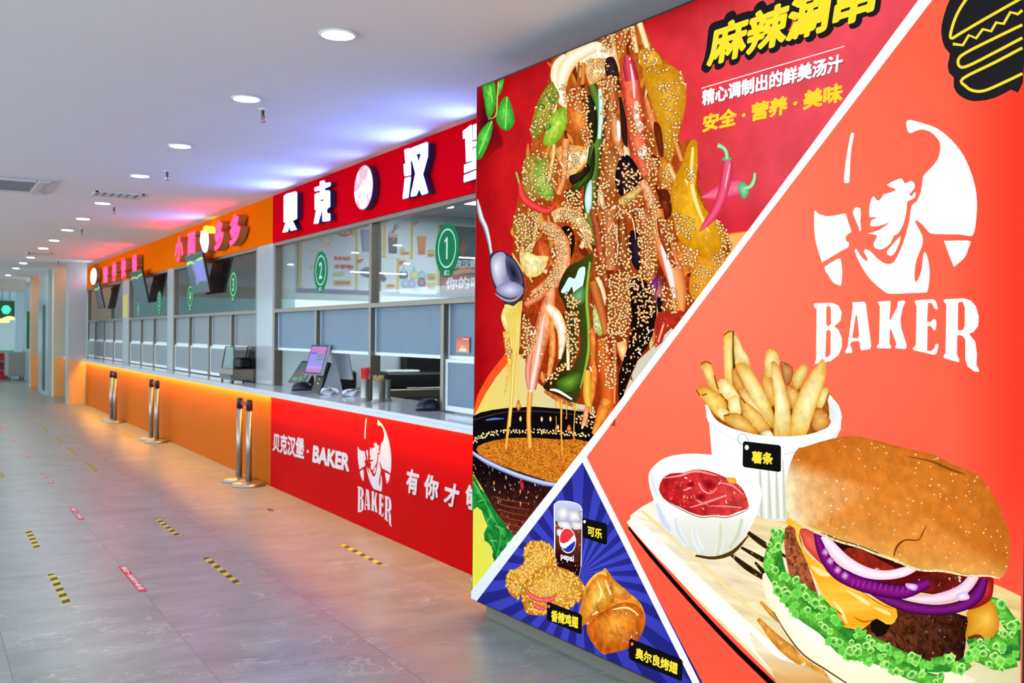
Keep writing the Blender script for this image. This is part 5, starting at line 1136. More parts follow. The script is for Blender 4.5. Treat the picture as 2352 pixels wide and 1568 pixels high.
window(1, 11.14, 2.2, [9.70, 6.84, 5.4, 3.6], [11.09, 8.28, 4.55, 2.2], M_film, [1, 1, 1, 1, 0, 0, 0])
window(2, 16.36, 11.78, [15.25, 14.08, 12.91], [16.31, 11.78], M_film2, [1] * 8)
window(3, 20.28, 16.76, [19.05, 17.90], [20.23, 16.76], M_film2, [1] * 8)
window(4, 25.8, 20.94, [24.61, 23.33, 22.07], [25.75, 20.94], M_film2, [1] * 8)
def pillar(n, y0, y1, z1=2.66):
    p = MB().box(XF - .006, XF + .11, y0, y1, ZT, z1, 0, .006)
    return structure(p.build('trim_%d' % n, M_gloss))
pillar(1, 11.14, 11.76); pillar(2, 16.37, 16.75); pillar(3, 20.30, 20.92)
tag(box('notice_strip', plain('faded_yellow_paper', (196, 190, 90), .6), XF - .009, XF - .0065, 20.34, 20.88, 1.90, 2.35), 'faded yellow notice on a white pillar between orange stall windows', 'notice')

# ------------------------------------------------------------------ raised sign letters
M_face_white = glow('white_lit_acrylic', (.15, .24, 1.0), LETTER_E)
M_face_red = glow('pink_red_lit_acrylic', (1.0, .008, .032), 16.0)
M_side_navy = plain('navy_letter_return', (26, 30, 78), .3)
M_side_tan = plain('tan_letter_return', (176, 116, 66), .4)


def letter_frame(xl, xr, xm, yt, yb, X):
    a, b = U(xl, (yt + yb) / 2, 0, X), U(xr, (yt + yb) / 2, 0, X)
    t, q = U(xm, yt, 0, X), U(xm, yb, 0, X)
    return a.y, b.y, q.z, t.z


def sign_letter(ch, ya, yb, z0, z1, X, depth, face, side, label, group, bold=.05):
    e = empty('sign_letter', (X, ya, z0), -math.pi / 2, label, 'sign letter', group)
    ps, (x0, y0, x1, y1) = glyphs(ch, bold, 3); w, h = ya - yb, z1 - z0
    Q = [[((p[0] - x0) / (x1 - x0) * w, (p[1] - y0) / (y1 - y0) * h) for p in poly] for poly in ps]
    s = MB(); f = MB()
    for poly in Q:
        n = len(poly)
        s.add([(a, 0, b) for a, b in poly] + [(a, depth, b) for a, b in poly], [[i, (i + 1) % n, n + (i + 1) % n, n + i] for i in range(n)] + [list(range(n))])
        f.add([(a, -.004, b) for a, b in poly], [list(range(n))])
    s.build('side_return', side, e); f.build('lit_face', face, e)
    return e


XR, XO = 3.372, 3.318
G1, G2, G3 = 'white lit characters on the red fascia', 'pink lit characters of the nearer orange sign', 'pink lit characters of the farther orange sign'
ZS = lambda pts: [(580 + x / 4.3556, 240 + y / 4.3556) for x, y in pts]
SHAPES = [
 ('white lit shell character, first on the red fascia next to the orange board', [([(318, 918), (345, 895), (432, 872), (445, 882), (445, 1138), (402, 1162), (443, 1246), (388, 1262), (372, 1212), (354, 1268), (305, 1278), (340, 1174), (318, 1176)], [[(361, 969), (361, 958), (398, 946), (398, 957)], [(372, 1140), (366, 1100), (368, 985), (374, 983), (376, 1130)]])]),
 ('white lit character just left of the round emblem on the red fascia', [([(680, 775), (700, 764), (722, 763), (724, 788), (776, 780), (783, 790), (780, 815), (724, 838), (724, 862), (770, 862), (776, 874), (776, 1020), (745, 1042), (745, 1090), (778, 1090), (778, 1158), (710, 1168), (704, 1160), (704, 1055), (694, 1058), (660, 1186), (618, 1190), (640, 1070), (650, 1062), (628, 1050), (628, 902), (640, 892), (680, 882), (680, 856), (632, 868), (624, 858), (626, 832), (680, 815)], [[(678, 950), (720, 944), (720, 966), (678, 974)]])]),
 ('white lit character with water strokes right of the round emblem on red fascia', [([(1524, 458), (1535, 448), (1580, 438), (1588, 448), (1588, 570), (1540, 580), (1534, 572)], None), ([(1518, 602), (1528, 592), (1578, 578), (1584, 588), (1586, 704), (1530, 716), (1524, 706)], None), ([(1530, 738), (1580, 724), (1586, 732), (1560, 928), (1512, 942), (1508, 932)], None),
   ([(1595, 436), (1745, 378), (1757, 386), (1755, 522), (1706, 692), (1758, 876), (1750, 886), (1697, 904), (1672, 836), (1642, 908), (1594, 920), (1588, 908), (1634, 690), (1594, 528), (1600, 518), (1646, 506), (1668, 588), (1690, 486), (1595, 512)], None)]),
 ('white lit character cut off by the edge of the advertising lightbox', [([(2110, 268), (2190, 205), (2198, 212), (2202, 558), (2142, 576), (2134, 334), (2112, 342)], None), ([(2214, 205), (2300, 175), (2300, 325), (2212, 355)], None), ([(2205, 376), (2300, 344), (2300, 405), (2205, 426)], None), ([(2213, 442), (2300, 415), (2330, 540), (2200, 566)], None), ([(2124, 604), (2345, 525), (2345, 600), (2122, 682)], None), ([(2120, 708), (2345, 615), (2345, 705), (2120, 776)], None)])]
for lab, shp in SHAPES:
    P0 = [U(x, y, 0, XR) for o, h in shp for x, y in ZS(o)]; ya, z0 = max(p.y for p in P0), min(p.z for p in P0)
    e = empty('sign_letter', (XR, ya, z0), -math.pi / 2, lab, 'sign letter', G1); sd, fc = MB(), MB()
    for o, hs in shp:
        loops = [[(ya - q.y, q.z - z0) for q in [U(x, y, 0, XR) for x, y in ZS(l)]] for l in [o] + (hs or [])]
        allp = [p for l in loops for p in l]; tri = [list(t) for t in tessellate_polygon([[Vector((a, b, 0)) for a, b in l] for l in loops])]
        fc.add([(a, -.004, b) for a, b in allp], tri); k0 = 0; c = (sum(p[0] for p in loops[0]) / len(loops[0]), sum(p[1] for p in loops[0]) / len(loops[0]))
        for l in loops:
            n = len(l); sd.add([(a, 0, b) for a, b in l] + [(a, .056, b) for a, b in l], [[i, (i + 1) % n, n + (i + 1) % n, n + i] for i in range(n)])
            ex = [(c[0] + (a - c[0]) * 1.03, c[1] + (b - c[1]) * 1.03) for a, b in l]
        o2 = [(c[0] + (a - c[0]) * (1 + .006 / max(abs(a - c[0]), .03)), c[1] + (b - c[1]) * (1 + .006 / max(abs(b - c[1]), .03))) for a, b in loops[0]]
        sd.add([(a, -.001, b) for a, b in o2], [list(t) for t in tessellate_polygon([[Vector((a, b, 0)) for a, b in o2]])])
    sd.build('side_return', M_side_navy, e); fc.build('lit_face', M_face_white, e)
for ch, fr, lab in (('小', (403, 420.7, 412, 543.7, 600), 'pink lit three-stroke character, first of the nearer orange sign'), ('面', (431.5, 449, 440, 533.8, 583.5), 'pink lit noodle character left of the white and yellow bowl logo'),
                    ('多', (493.7, 513.6, 503, 506.4, 573.6), 'pink lit double character right beside the white and yellow bowl logo'), ('多', (528.5, 551.7, 540, 491.5, 562), 'pink lit double character nearest to the red fascia')):
    sign_letter(ch, *letter_frame(*fr, XO), XO, .10, M_face_red, M_side_tan, lab, G2)
for ch, fr, lab in (('营', (238, 247.6, 243, 612, 649), 'pink lit character first after the oval logo at the far end'), ('养', (258.3, 267, 262.5, 601.4, 645.6), 'pink lit character second after the oval logo at the far end'),
                    ('快', (279, 289, 284, 592.7, 638), 'pink lit character third after the oval logo at the far end'), ('餐', (303.8, 314.5, 309, 584.6, 630), 'pink lit last character of the far orange sign above the middle television')):
    sign_letter(ch, *letter_frame(*fr, XO), XO, .10, M_face_red, M_side_tan, lab, G3)
# round emblem on the red fascia
ya, yb, z0, z1 = letter_frame(814.5, 857, 836, 380, 481, XR)
ds = empty('round_sign_emblem', (XR, (ya + yb) / 2, (z0 + z1) / 2), -math.pi / 2, 'round pink lit disc with white portrait emblem on the red fascia', 'sign emblem')
rw, rh = (ya - yb) / 2, (z1 - z0) / 2
dm = MB(); n = 40; ring = [(rw * math.cos(2 * math.pi * i / n), rh * math.sin(2 * math.pi * i / n)) for i in range(n)]
dm.prism(ring, 0, .056, 'xz'); dm.build('side_return', M_side_navy, ds)
MB().add([(a, -.003, b) for a, b in ring], [list(range(n))]).build('lit_face', glow('pink_lit_acrylic', (1.0, .52, .62), .95), ds)
em = MB()
for p in EMB:
    sp = smooth(p, True, 2); q = []
    for x, y in sp:
        u, v = (x - 600) / 470.0, (565 - y) / 500.0; l = math.hypot(u, v)
        if l > .93: u, v = u * .93 / l, v * .93 / l
        q.append((u * rw, v * rh))
    em.add([(a, -.006, b) for a, b in q], [list(t) for t in tessellate_polygon([[Vector((a, b, 0)) for a, b in q]])])
em.build('white_emblem', M_face_white, ds)
# logos of the two orange stalls
ya, yb, z0, z1 = letter_frame(460.5, 479, 470, 519.7, 578.6, XO)
lg = empty('bowl_logo_sign', (XO, ya, z0), -math.pi / 2, 'lit white bowl logo with yellow tip between the pink characters', 'sign emblem')
w, h = ya - yb, z1 - z0
body = [(.12, .82), (.2, .86), (.3, .8), (.34, .68), (.5, .66), (.62, .72), (.9, .7), (1, .45), (.97, .2), (.8, 0), (.5, .0), (.3, .12), (.1, .36), (0, .5), (.06, .66)]
B2 = smooth([(a * w, b * h) for a, b in body], True, 3)
MB().prism(B2, 0, .10, 'xz').build('side_return', M_side_tan, lg)
MB().add([(a, -.004, b) for a, b in B2], [list(t) for t in tessellate_polygon([[Vector((a, b, 0)) for a, b in B2]])]).build('lit_face', M_face_white, lg)
tip = smooth([(a * w, b * h) for a, b in [(.4, .72), (.42, .92), (.55, 1), (.75, .98), (.88, .85), (.86, .7), (.6, .74)]], True, 3)
MB().prism(tip, -.006, .10, 'xz').build('yellow_tip', glow('yellow_lit_acrylic', (.9, 1.0, .05), 2.2), lg)
ya, yb, z0, z1 = letter_frame(208.7, 221.5, 215, 616, 653, XO)
lg = empty('oval_logo_sign', (XO, (ya + yb) / 2, (z0 + z1) / 2), -math.pi / 2, 'lit white oval logo at the far end of the orange fascia', 'sign emblem')
ring = [((ya - yb) / 2 * math.cos(2 * math.pi * i / 30), (z1 - z0) / 2 * math.sin(2 * math.pi * i / 30)) for i in range(30)]
MB().prism(ring, 0, .10, 'xz').build('side_return', M_side_tan, lg)
MB().add([(a, -.004, b) for a, b in ring], [list(range(30))]).build('lit_face', glow('soft_white_lit_acrylic', (.8, .84, 1.0), 5.0), lg)

# ------------------------------------------------------------------ print on the counter front
def make_ink(name, rough=.4, emit=0.0):
    m, nt, b = mat(name); at = N(nt, 'ShaderNodeAttribute', attribute_name='ink'); L = nt.links
    no = N(nt, 'ShaderNodeTexNoise', i_Scale=30.0); mx = N(nt, 'ShaderNodeVectorMath', operation='SCALE'); r = N(nt, 'ShaderNodeMapRange')
    r.inputs[3].default_value = .94; r.inputs[4].default_value = 1.04
    L.new(no.outputs['Fac'], r.inputs[0]); L.new(r.outputs[0], mx.inputs['Scale']); L.new(at.outputs['Color'], mx.inputs[0])
    if emit:
        L.new(mx.outputs[0], b.inputs['Emission Color']); b.inputs['Emission Strength'].default_value = emit; b.inputs['Base Color'].default_value = (.02, .02, .02, 1); b.inputs['Roughness'].default_value = .3; b.inputs['Specular IOR Level'].default_value = .15
    else: L.new(mx.outputs[0], b.inputs['Base Color']); b.inputs['Roughness'].default_value = rough
    return m


PRINT['matte'] = make_ink('printed_ink'); PRINT['screen'] = make_ink('lit_screen', emit=1.0); PRINT['screen_dim'] = make_ink('dim_screen', emit=.7)


class Print(Art):
    """flat print on a surface; keeps its own thin layers"""
    def __init__(s, project, mode='matte', step=4e-6):
        super().__init__(project); s.mode = mode; s.k = step

    def raw(s, verts, cols, faces, mode='plain', step=4e-5):
        keep = Art.depth[0]; s.d = getattr(s, 'd', 4e-4) + s.k; Art.depth[0] = s.d - step
        super().raw(verts, cols, faces, s.mode, step); Art.depth[0] = keep
        return s

    def polys(s, lst, col, mode='plain'):
        for p in lst: s.raw(p, [col(x, y) for x, y in p] if callable(col) else [col] * len(p), [list(range(len(p)))])
        return s


def cpj(p):
    q = U(p[0], p[1], 0, XP - .001); return (YRO - q.y, q.z)


Z4 = lambda pts: [(600 + x / 3.0154, 650 + y / 3.0154) for x, y in pts]
WHT = (216, 206, 214)
cl = Print(cpj)
cl.polys(text_in_quad('贝克汉堡', Z4([(80, 1162), (296, 1222), (300, 1074), (86, 1034)]), .034), WHT)
cl.polys(text_in_quad('BAKER', Z4([(355, 1238), (610, 1307), (616, 1182), (364, 1120)]), .05), WHT)
dc = Z4([(325, 1165)])[0]; cl.poly([(dc[0] + 2.4 * math.cos(t), dc[1] + 3.6 * math.sin(t)) for t in [i * .63 for i in range(10)]], WHT)
for ch, q in (('有', [(1005, 1448), (1086, 1474), (1100, 1300), (1012, 1278)]), ('你', [(1130, 1484), (1226, 1512), (1238, 1344), (1136, 1314)]), ('才', [(1268, 1530), (1356, 1562), (1388, 1400), (1276, 1366)]), ('够', [(1416, 1560), (1540, 1600), (1552, 1430), (1424, 1386)])):
    cl.polys(text_in_quad(ch, Z4(q), .036), WHT)
o = cl.build('printed_lettering', cf, 'white printed lettering')
# emblem: the same artwork as on the lightbox, at the size it has here
A0 = (U(821.5, 1050, 0, XP).y, U(899, 1050, 0, XP).y)
zt_, zb_ = U(868, 965, 0, XP).z, U(898, 1209, 0, XP).z
eL, eR = PX(T('E', [(134, 600)])[0])[0], PX(T('E', [(1066, 600)])[0])[0]; eT, eB = PX(T('E', [(690, 66)])[0])[1], PX(T('E', [(1072, 1503)])[0])[1]
def epj(p):
    u, v = PX(p); return (YRO - (A0[0] + (A0[1] - A0[0]) * (u - eL) / (eR - eL)), zb_ + (zt_ - zb_) * (v - eB) / (eT - eB))
ce = Print(epj)
for p in EMB: ce.poly(p, WHT, fr='E', sm=2)
for p, hs in WORD: ce.poly(p, WHT, fr='E', holes=hs)
ce.build('printed_emblem', cf, 'white portrait emblem with curved wordmark')
# ------------------------------------------------------------------ ceiling fittings
M_lamp = glow('downlight_diffuser', (.93, 1.0, .96), LAMP_E)
M_trim = plain('white_lamp_trim', (226, 228, 226), .4)
DL = [(776, 76), (566, 224), (414, 333), (322, 402), (236, 465), (191, 501), (155, 527), (125, 551), (99, 569), (71, 590), (54, 603), (37, 615), (19, 631), (5, 645)]
lamps = []
proto = empty('ceiling_downlight', (0, 0, 0))
MB().lathe([(.078, 0), (.098, -.004), (.100, -.010), (.094, -.016), (.080, -.012), (.078, 0)], n=32).build('trim_ring', M_trim, proto)
MB().lathe([(.0788, -.004), (.0788, -.009), (.06, -.0105)], n=32).build('diffuser', M_lamp, proto)
ORD = ['nearest', 'second', 'third', 'fourth', 'fifth', 'sixth', 'seventh', 'eighth', 'ninth', 'tenth', 'eleventh', 'twelfth', 'thirteenth', 'fourteenth']
for i, q in enumerate(DL):
    d = proto if i == 0 else copy_tree(proto)
    p = U(q[0], q[1], 2, CEIL); d.location = (p.x, p.y, CEIL)
    xtra = {0: 'large in view, ', 1: 'beside a sprinkler head, ', 3: 'above the second sprinkler, '}.get(i, '')
    tag(d, 'round white recessed ceiling downlight, %s%s in the row from the lightbox' % (xtra, ORD[i]), 'ceiling light', 'recessed downlights along the counter')
for xk, rown in ((-.10, 'middle'), (-2.06, 'outer')):
    for k in range(12):
        d = copy_tree(proto); d.location = (xk, .4 + k * 1.93, CEIL); tag(d, 'recessed ceiling downlight of the %s hall row, mirrored in the shop glass' % rown, 'ceiling light', 'recessed downlights of the %s hall row' % rown)
M_bulb = plain('red_glass_bulb', (200, 20, 20), .1)
sp0 = empty('fire_sprinkler', (0, 0, 0))
MB().lathe([(.034, 0), (.034, -.006), (.012, -.012)], n=20).build('escutcheon', M_trim, sp0)
MB().lathe([(.011, -.006), (.011, -.05), (.015, -.052), (.015, -.060)], n=12).build('drop_pipe', M_steel, sp0)
b_ = MB().box(-.013, -.009, -.002, .002, -.088, -.058).box(.009, .013, -.002, .002, -.088, -.058); b_.lathe([(.019, -.088), (.021, -.091), (.019, -.094)], n=14); b_.build('deflector', M_chrome, sp0)
MB().lathe([(.004, -.060), (.005, -.074), (.004, -.087)], n=8).build('glass_bulb', M_bulb, sp0)
for i, (x, y, l) in enumerate(((604, 250, 'nearest pendent fire sprinkler, under the second ceiling downlight'), (384, 392, 'small fire sprinkler right of the fourth ceiling downlight'), (262, 474, 'small fire sprinkler right of the fifth ceiling downlight'), (188, 524, 'distant fire sprinkler between the sixth and seventh ceiling downlights'), (134, 598, 'farthest fire sprinkler on the far part of the ceiling'))):
    d = sp0 if i == 0 else copy_tree(sp0); p = U(x, y, 2, CEIL); d.location = (p.x, p.y, CEIL); tag(d, l, 'sprinkler', 'ceiling sprinklers')
# cassette air conditioner and grilles
M_grey = plain('grey_grille', (150, 150, 146), .5); M_ac = plain('white_abs_panel', (214, 210, 208), .5)
ac = empty('air_conditioner', (.62, 11.85, CEIL), 0, 'white square ceiling air conditioner cassette with dark grille at the frame edge', 'air conditioner')
m = MB(); m.box(-.62, .62, -.62, .62, -.012, 0, 0, .008); m.build('ceiling_panel', M_ac, ac)
m = MB()
for sgn in (-1, 1): m.box(-.40, .40, sgn * .46 - .035, sgn * .46 + .035, -.026, -.012); m.box(sgn * .46 - .035, sgn * .46 + .035, -.40, .40, -.026, -.012)
m.build('louvre', M_ac, ac)
m = MB(); m.box(-.40, .40, -.40, .40, -.016, -.0125); m.build('filter_recess', plain('dark_filter', (50, 48, 44), .8), ac)
m = MB()
for k in range(14): m.box(-.40, .40, -.39 + k * .058, -.376 + k * .058, -.022, -.016)
m.build('grille', M_grey, ac)
for sx, sy in ((1, 1), (1, -1), (-1, 1), (-1, -1)): MB().box(sx * .42, sx * .54, sy * .42, sy * .54, -.03, -.012, 0, .006).build('corner_cap', M_ac, ac)
for x, y, sx, sy, l in ((1.92, 12.05, .26, .2, 'small slatted ceiling vent between the fourth and fifth downlights'), (2.03, 22.0, .22, .28, 'distant ceiling vent near the ninth and tenth downlights')):
    v = empty('ceiling_vent', (x, y, CEIL), 0, l, 'vent', 'ceiling vents')
    m = MB(); m.box(-sx, sx, -sy, -sy + .03, -.014, 0).box(-sx, sx, sy - .03, sy, -.014, 0).box(-sx, -sx + .03, -sy, sy, -.014, 0).box(sx - .03, sx, -sy, sy, -.014, 0); m.build('frame', M_ac, v)
    MB().box(-sx + .03, sx - .03, -sy + .03, sy - .03, -.004, -.001).build('backing', M_grey, v)
    m = MB()
    for k in range(5): m.box(-sx + .06 + k * (2 * sx - .1) / 5, -sx + .10 + k * (2 * sx - .1) / 5, -sy + .03, sy - .03, -.012, -.004)
    m.build('slats', M_ac, v)
# tube lights of the hall to the left (seen only as reflections in the window glass)
for i, (x, y) in enumerate(((-2.6, 12.5), (-2.6, 17.0), (-2.6, 22.5), (-5.6, 9.0), (-5.6, 15.0), (-5.6, 21.0))):
    t = empty('tube_light', (x, y, CEIL), 0, 'long white tube light of the hall, mirrored in the service windows', 'ceiling light', 'hall tube lights')
    MB().box(-.75, .75, -.05, .05, -.05, 0, 0, .006).build('housing', M_trim, t)
    MB().box(-.72, .72, -.035, .035, -.062, -.0505).build('diffuser', bpy.data.materials.get('tube_diffuser') or glow('tube_diffuser', (.92, .97, 1.0), BATTEN_E), t)

# ------------------------------------------------------------------ number stickers on the glass
M_green = plain('green_vinyl', (4, 122, 70), .6, spec=.06); M_vw = plain('white_vinyl', (214, 236, 224), .6, spec=.06)
XG = XF + .042
for i, (x, y, ch, l) in enumerate(((1027, 573, '1', 'green teardrop number 1 sticker on the window, biggest and beside the lightbox'), (737, 623, '2', 'green teardrop number 2 sticker on the window left of the middle post'),
                                   (536, 655, '3', 'green number 3 sticker on the first orange stall window beside the white pillar'), (437, 682, '4', 'green number 4 sticker half behind the nearest hanging television'), (366, 695, '5', 'green number 5 sticker beside the middle hanging television'), (318, 706, '6', 'green number 6 sticker below the middle hanging television'))):
    p = U(x, y, 0, XG)
    e = empty('number_sticker', (XG, p.y, p.z), -math.pi / 2, l, 'sticker', 'green window number stickers')
    out = [(.205 * math.cos(t), .205 * math.sin(t)) for t in [2 * math.pi * k / 40 for k in range(26 + 14) if not (24 < k < 36)]]
    k0 = [(.205 * math.cos(math.radians(a)), .205 * math.sin(math.radians(a)) * (1 if a > -1 else 1)) for a in range(-30, 211, 8)] + [(-.12, -.165), (-.05, -.214), (.05, -.214), (.12, -.165)]
    MB().prism(k0, -.0012, -.0002, 'xz').build('backing', M_green, e)
    m = MB(); n = 36
    for k in range(n):
        a0, a1 = 2 * math.pi * k / n, 2 * math.pi * (k + 1) / n
        m.add([(r * math.cos(a), -.002, .01 + r * math.sin(a)) for r, a in ((.140, a0), (.152, a0), (.152, a1), (.140, a1))], [(0, 1, 2, 3)])
    ps, bb = glyphs(ch, .012, 4); s = .17 / (bb[3] - bb[1]); cx = (bb[0] + bb[2]) / 2
    for poly in ps: m.add([((a - cx) * s * .8, -.002, .01 - .085 + (b - bb[1]) * s) for a, b in poly], [list(range(len(poly)))])
    if ch == '1': m.add([(-.004, -.002, .095), (-.004, -.002, .075), (-.042, -.002, .055), (-.042, -.002, .072)], [(0, 1, 2, 3)])
    ps, bb = glyphs('窗口', .02, 3); s = .042 / (bb[3] - bb[1]); cx = (bb[0] + bb[2]) / 2
    for poly in ps: m.add([((a - cx) * s, -.002, -.200 + (b - bb[1]) * s) for a, b in poly], [list(range(len(poly)))])
    m.v = [(q[0], q[1] - 2e-6 * i, q[2]) for i, q in enumerate(m.v)]; m.build('lettering', M_vw, e)

# ------------------------------------------------------------------ hanging televisions
def tv(yc, w, zt, zb, xt, xb, lit, label):
    e = empty('hanging_television', (xb, yc, zb), -math.pi / 2, label, 'television', 'televisions hanging under the orange fascia')
    tilt = math.atan2(xb - xt, zt - zb); hgt = math.hypot(xb - xt, zt - zb)
    def R(x, d, s): return (x, -math.sin(tilt) * s + math.cos(tilt) * d, math.cos(tilt) * s + math.sin(tilt) * d)
    def slab(name, x0, x1, d0, d1, s0, s1, m, par):
        v = [R(x, d, s) for x in (x0, x1) for d in (d0, d1) for s in (s0, s1)]
        return MB().add(v, [(0, 1, 3, 2), (4, 6, 7, 5), (0, 4, 5, 1), (2, 3, 7, 6), (0, 2, 6, 4), (1, 5, 7, 3)]).build(name, m, par)
    slab('casing', -w / 2, w / 2, 0, .03, 0, hgt, M_dark, e)
    slab('bracket', -.12, .12, .03, .06, hgt * .55, hgt * .8, M_steel, e)
    MB().tube([R(0, .055, hgt * .72), (0, .02, hgt - .10), (0, (XF - .03) - xb, zt - zb - .10)], .012).build('arm', M_steel, e)
    pr = Print(lambda p: (p[0], p[1]), 'screen' if lit else 'screen_dim'); a, h = w / 2 - .018, hgt
    pr.poly([(-a, .02), (a, .02), (a, h - .02), (-a, h - .02)], (104, 110, 170) if lit else (58, 70, 82))
    pr.poly([(-a, h - .10), (a, h - .10), (a, h - .02), (-a, h - .02)], (8, 36, 26))
    if lit != 2: pr.stroke([(-a, h - .13), (-a * .5, h - .11), (-.05, h - .135), (a * .4, h - .105), (a, h - .09)], [.04, .035, .03, .035, .03], (150, 230, 40), (170, 250, 60))
    if lit:
        pr.poly([(-a, .02), (-a * .45, .02), (-a * .30, h * .45), (-a * .55, h * .75), (-a, h * .72)], (48, 62, 84))
        pr.poly([(-a, .02), (a, .02), (a, .14), (a * .3, .17), (-a * .1, .13), (-a * .6, .10), (-a, .12)], (16, 92, 70))
        pr.poly([(a * .1, .02), (a, .03), (a * .9, .09), (a * .2, .08)], (74, 62, 90)); pr.poly([(-a * .1, h * .3), (a * .9, h * .3), (a * .9, h * .8), (-a * .1, h * .8)], (122, 120, 214))
    else:
        for r in range(3): pr.poly([(-a * .7, .08 + r * .1), (a * .8, .08 + r * .1), (a * .8, .13 + r * .1), (-a * .7, .13 + r * .1)], (64, 76, 90))
    o = pr.build('screen', e, 'lit menu screen')
    for vtx in o.data.vertices: vtx.co = R(vtx.co.x, vtx.co.y, vtx.co.z)


tv(14.26, 1.0, 2.722, 2.170, 3.27, 3.385, 1, 'nearest television under the orange fascia, screen lit violet blue')
tv(18.55, 1.08, 2.705, 2.158, 3.265, 3.38, 0, 'middle television with a yellow-green wave, under the end of the far pink lettering')
tv(23.2, .82, 2.665, 2.128, 3.27, 3.38, 2 - 2, 'farthest television hanging below the white oval logo')

# ------------------------------------------------------------------ queue posts
M_belt = plain('red_belt', (170, 16, 22), .6)
q0 = empty('queue_post', (0, 0, 0))
MB().lathe([(.172, 0), (.175, .006), (.172, .024), (.150, .032), (.040, .040), (.036, .046)], n=48).build('base', M_chrome, q0)
MB().lathe([(.0315, .04), (.0315, .80)], n=28).build('post', M_chrome, q0)
m = MB(); m.lathe([(.034, .795), (.034, .885), (.031, .905), (.012, .91)], n=28)
m.box(-.012, .012, -.044, -.03, .83, .885, 0, .003).box(-.012, .012, .03, .044, .83, .885, 0, .003); m.build('belt_head', M_dark, q0)
QL = [((584, 1114), 'nearest steel queue post, standing next to the red counter front', 1), ((559, 1105), 'steel queue post just behind the nearest one, near the red counter front', 0),
      ((368, 1015), 'front steel queue post of the middle pair', 1), ((352, 1009), 'rear steel queue post of the middle pair', 0), ((266, 970), 'front steel queue post of the farthest pair', 1), ((258.5, 966), 'rear steel queue post of the farthest pair', 0)]
QP = []
for i, (q, l, rb) in enumerate(QL):
    e = q0 if i == 0 else copy_tree(q0); p = U(q[0], q[1], 2, 0); e.location = (min(p.x, 2.995), p.y, 0); tag(e, l, 'queue post', 'steel queue posts along the orange counter'); QP.append(e)
for i in (0, 2, 4):
    QP[i + 1].location.y += .035 if i == 0 else 0
    d = QP[i + 1].location - QP[i].location; l = d.length
    a = math.atan2(d.y, d.x) - math.pi / 2
    for k in (0, 1): QP[i + k].rotation_euler = (0, 0, a)
    MB().box(-.002, .002, .044, max(l - .044, .05), .835, .88).build('belt', M_belt, QP[i])

# ------------------------------------------------------------------ floor stickers
M_yel = plain('yellow_tape', (214, 190, 20), .5, vary=.1, scale=20); M_blk = plain('black_tape_stripe', (44, 42, 40), .5); M_redt = plain('red_tape', (214, 24, 34), .5, vary=.1, scale=20); M_wt = plain('white_tape_print', (240, 220, 220), .5)
def stripe_tape(x, y0, y1, label, wid=.046, rot=0.0):
    e = empty('striped_floor_sticker', (x, (y0 + y1) / 2, 0), rot, label, 'floor sticker', 'yellow and black striped floor stickers')
    L_ = y1 - y0; MB().box(-wid / 2, wid / 2, -L_ / 2, L_ / 2, .0003, .0012).build('tape', M_yel, e)
    s = MB(); k = -L_ / 2 + .01; pz = .0015
    while k < L_ / 2:
        a = max(k, -L_ / 2); b = min(k + .075, L_ / 2); c = min(max(k + .035, -L_ / 2), L_ / 2); d = min(k + .11, L_ / 2)
        s.add([(-wid / 2, a, pz), (wid / 2, c, pz), (wid / 2, d, pz), (-wid / 2, b, pz)], [(0, 1, 2, 3)]); k += .155
    s.build('black_stripes', M_blk, e)


for x, y0, y1, l in ((.755, 8.12, 8.90, 'striped floor sticker at the left, beyond the one nearest the left frame edge'), (.755, 6.37, 7.21, 'striped floor sticker nearest the camera at the left side'), (1.765, 8.11, 8.94, 'striped floor sticker in the middle lane, just beyond the nearest one'),
                     (1.762, 6.37, 7.22, 'striped floor sticker in the middle lane, right of the red lettered sticker'), (2.78, 6.40, 7.21, 'orange-lit striped floor sticker close to the red counter front'), (1.765, 12.36, 13.21, 'striped sticker on the middle lane level with the middle queue posts'),
                     (1.765, 14.10, 14.96, 'second distant striped sticker on the middle lane'), (1.775, 15.75, 16.60, 'third distant striped sticker on the middle lane'), (1.785, 17.6, 18.4, 'farthest striped sticker on the middle lane'), (2.78, 16.0, 16.75, 'striped sticker near the counter behind the middle queue posts'),
                     (2.79, 17.6, 18.35, 'striped sticker near the counter in front of the farthest queue posts'), (.79, 12.25, 12.72, 'striped floor sticker cut by the left frame edge')):
    stripe_tape(x, y0, y1, l)
for x, y, l in ((2.772, 14.79, 'torn scrap of yellow tape beside the middle queue posts'), (2.752, 8.92, 'small dark tape scrap near the red counter foot')):
    tag(MB().prism([(-.03, -.06), (.02, -.07), (.03, .05), (-.01, .08)], .0003, .0013, 'xy').build('tape_scrap', M_yel if y > 10 else M_blk, None, (x, y, 0)), l, 'tape scrap')
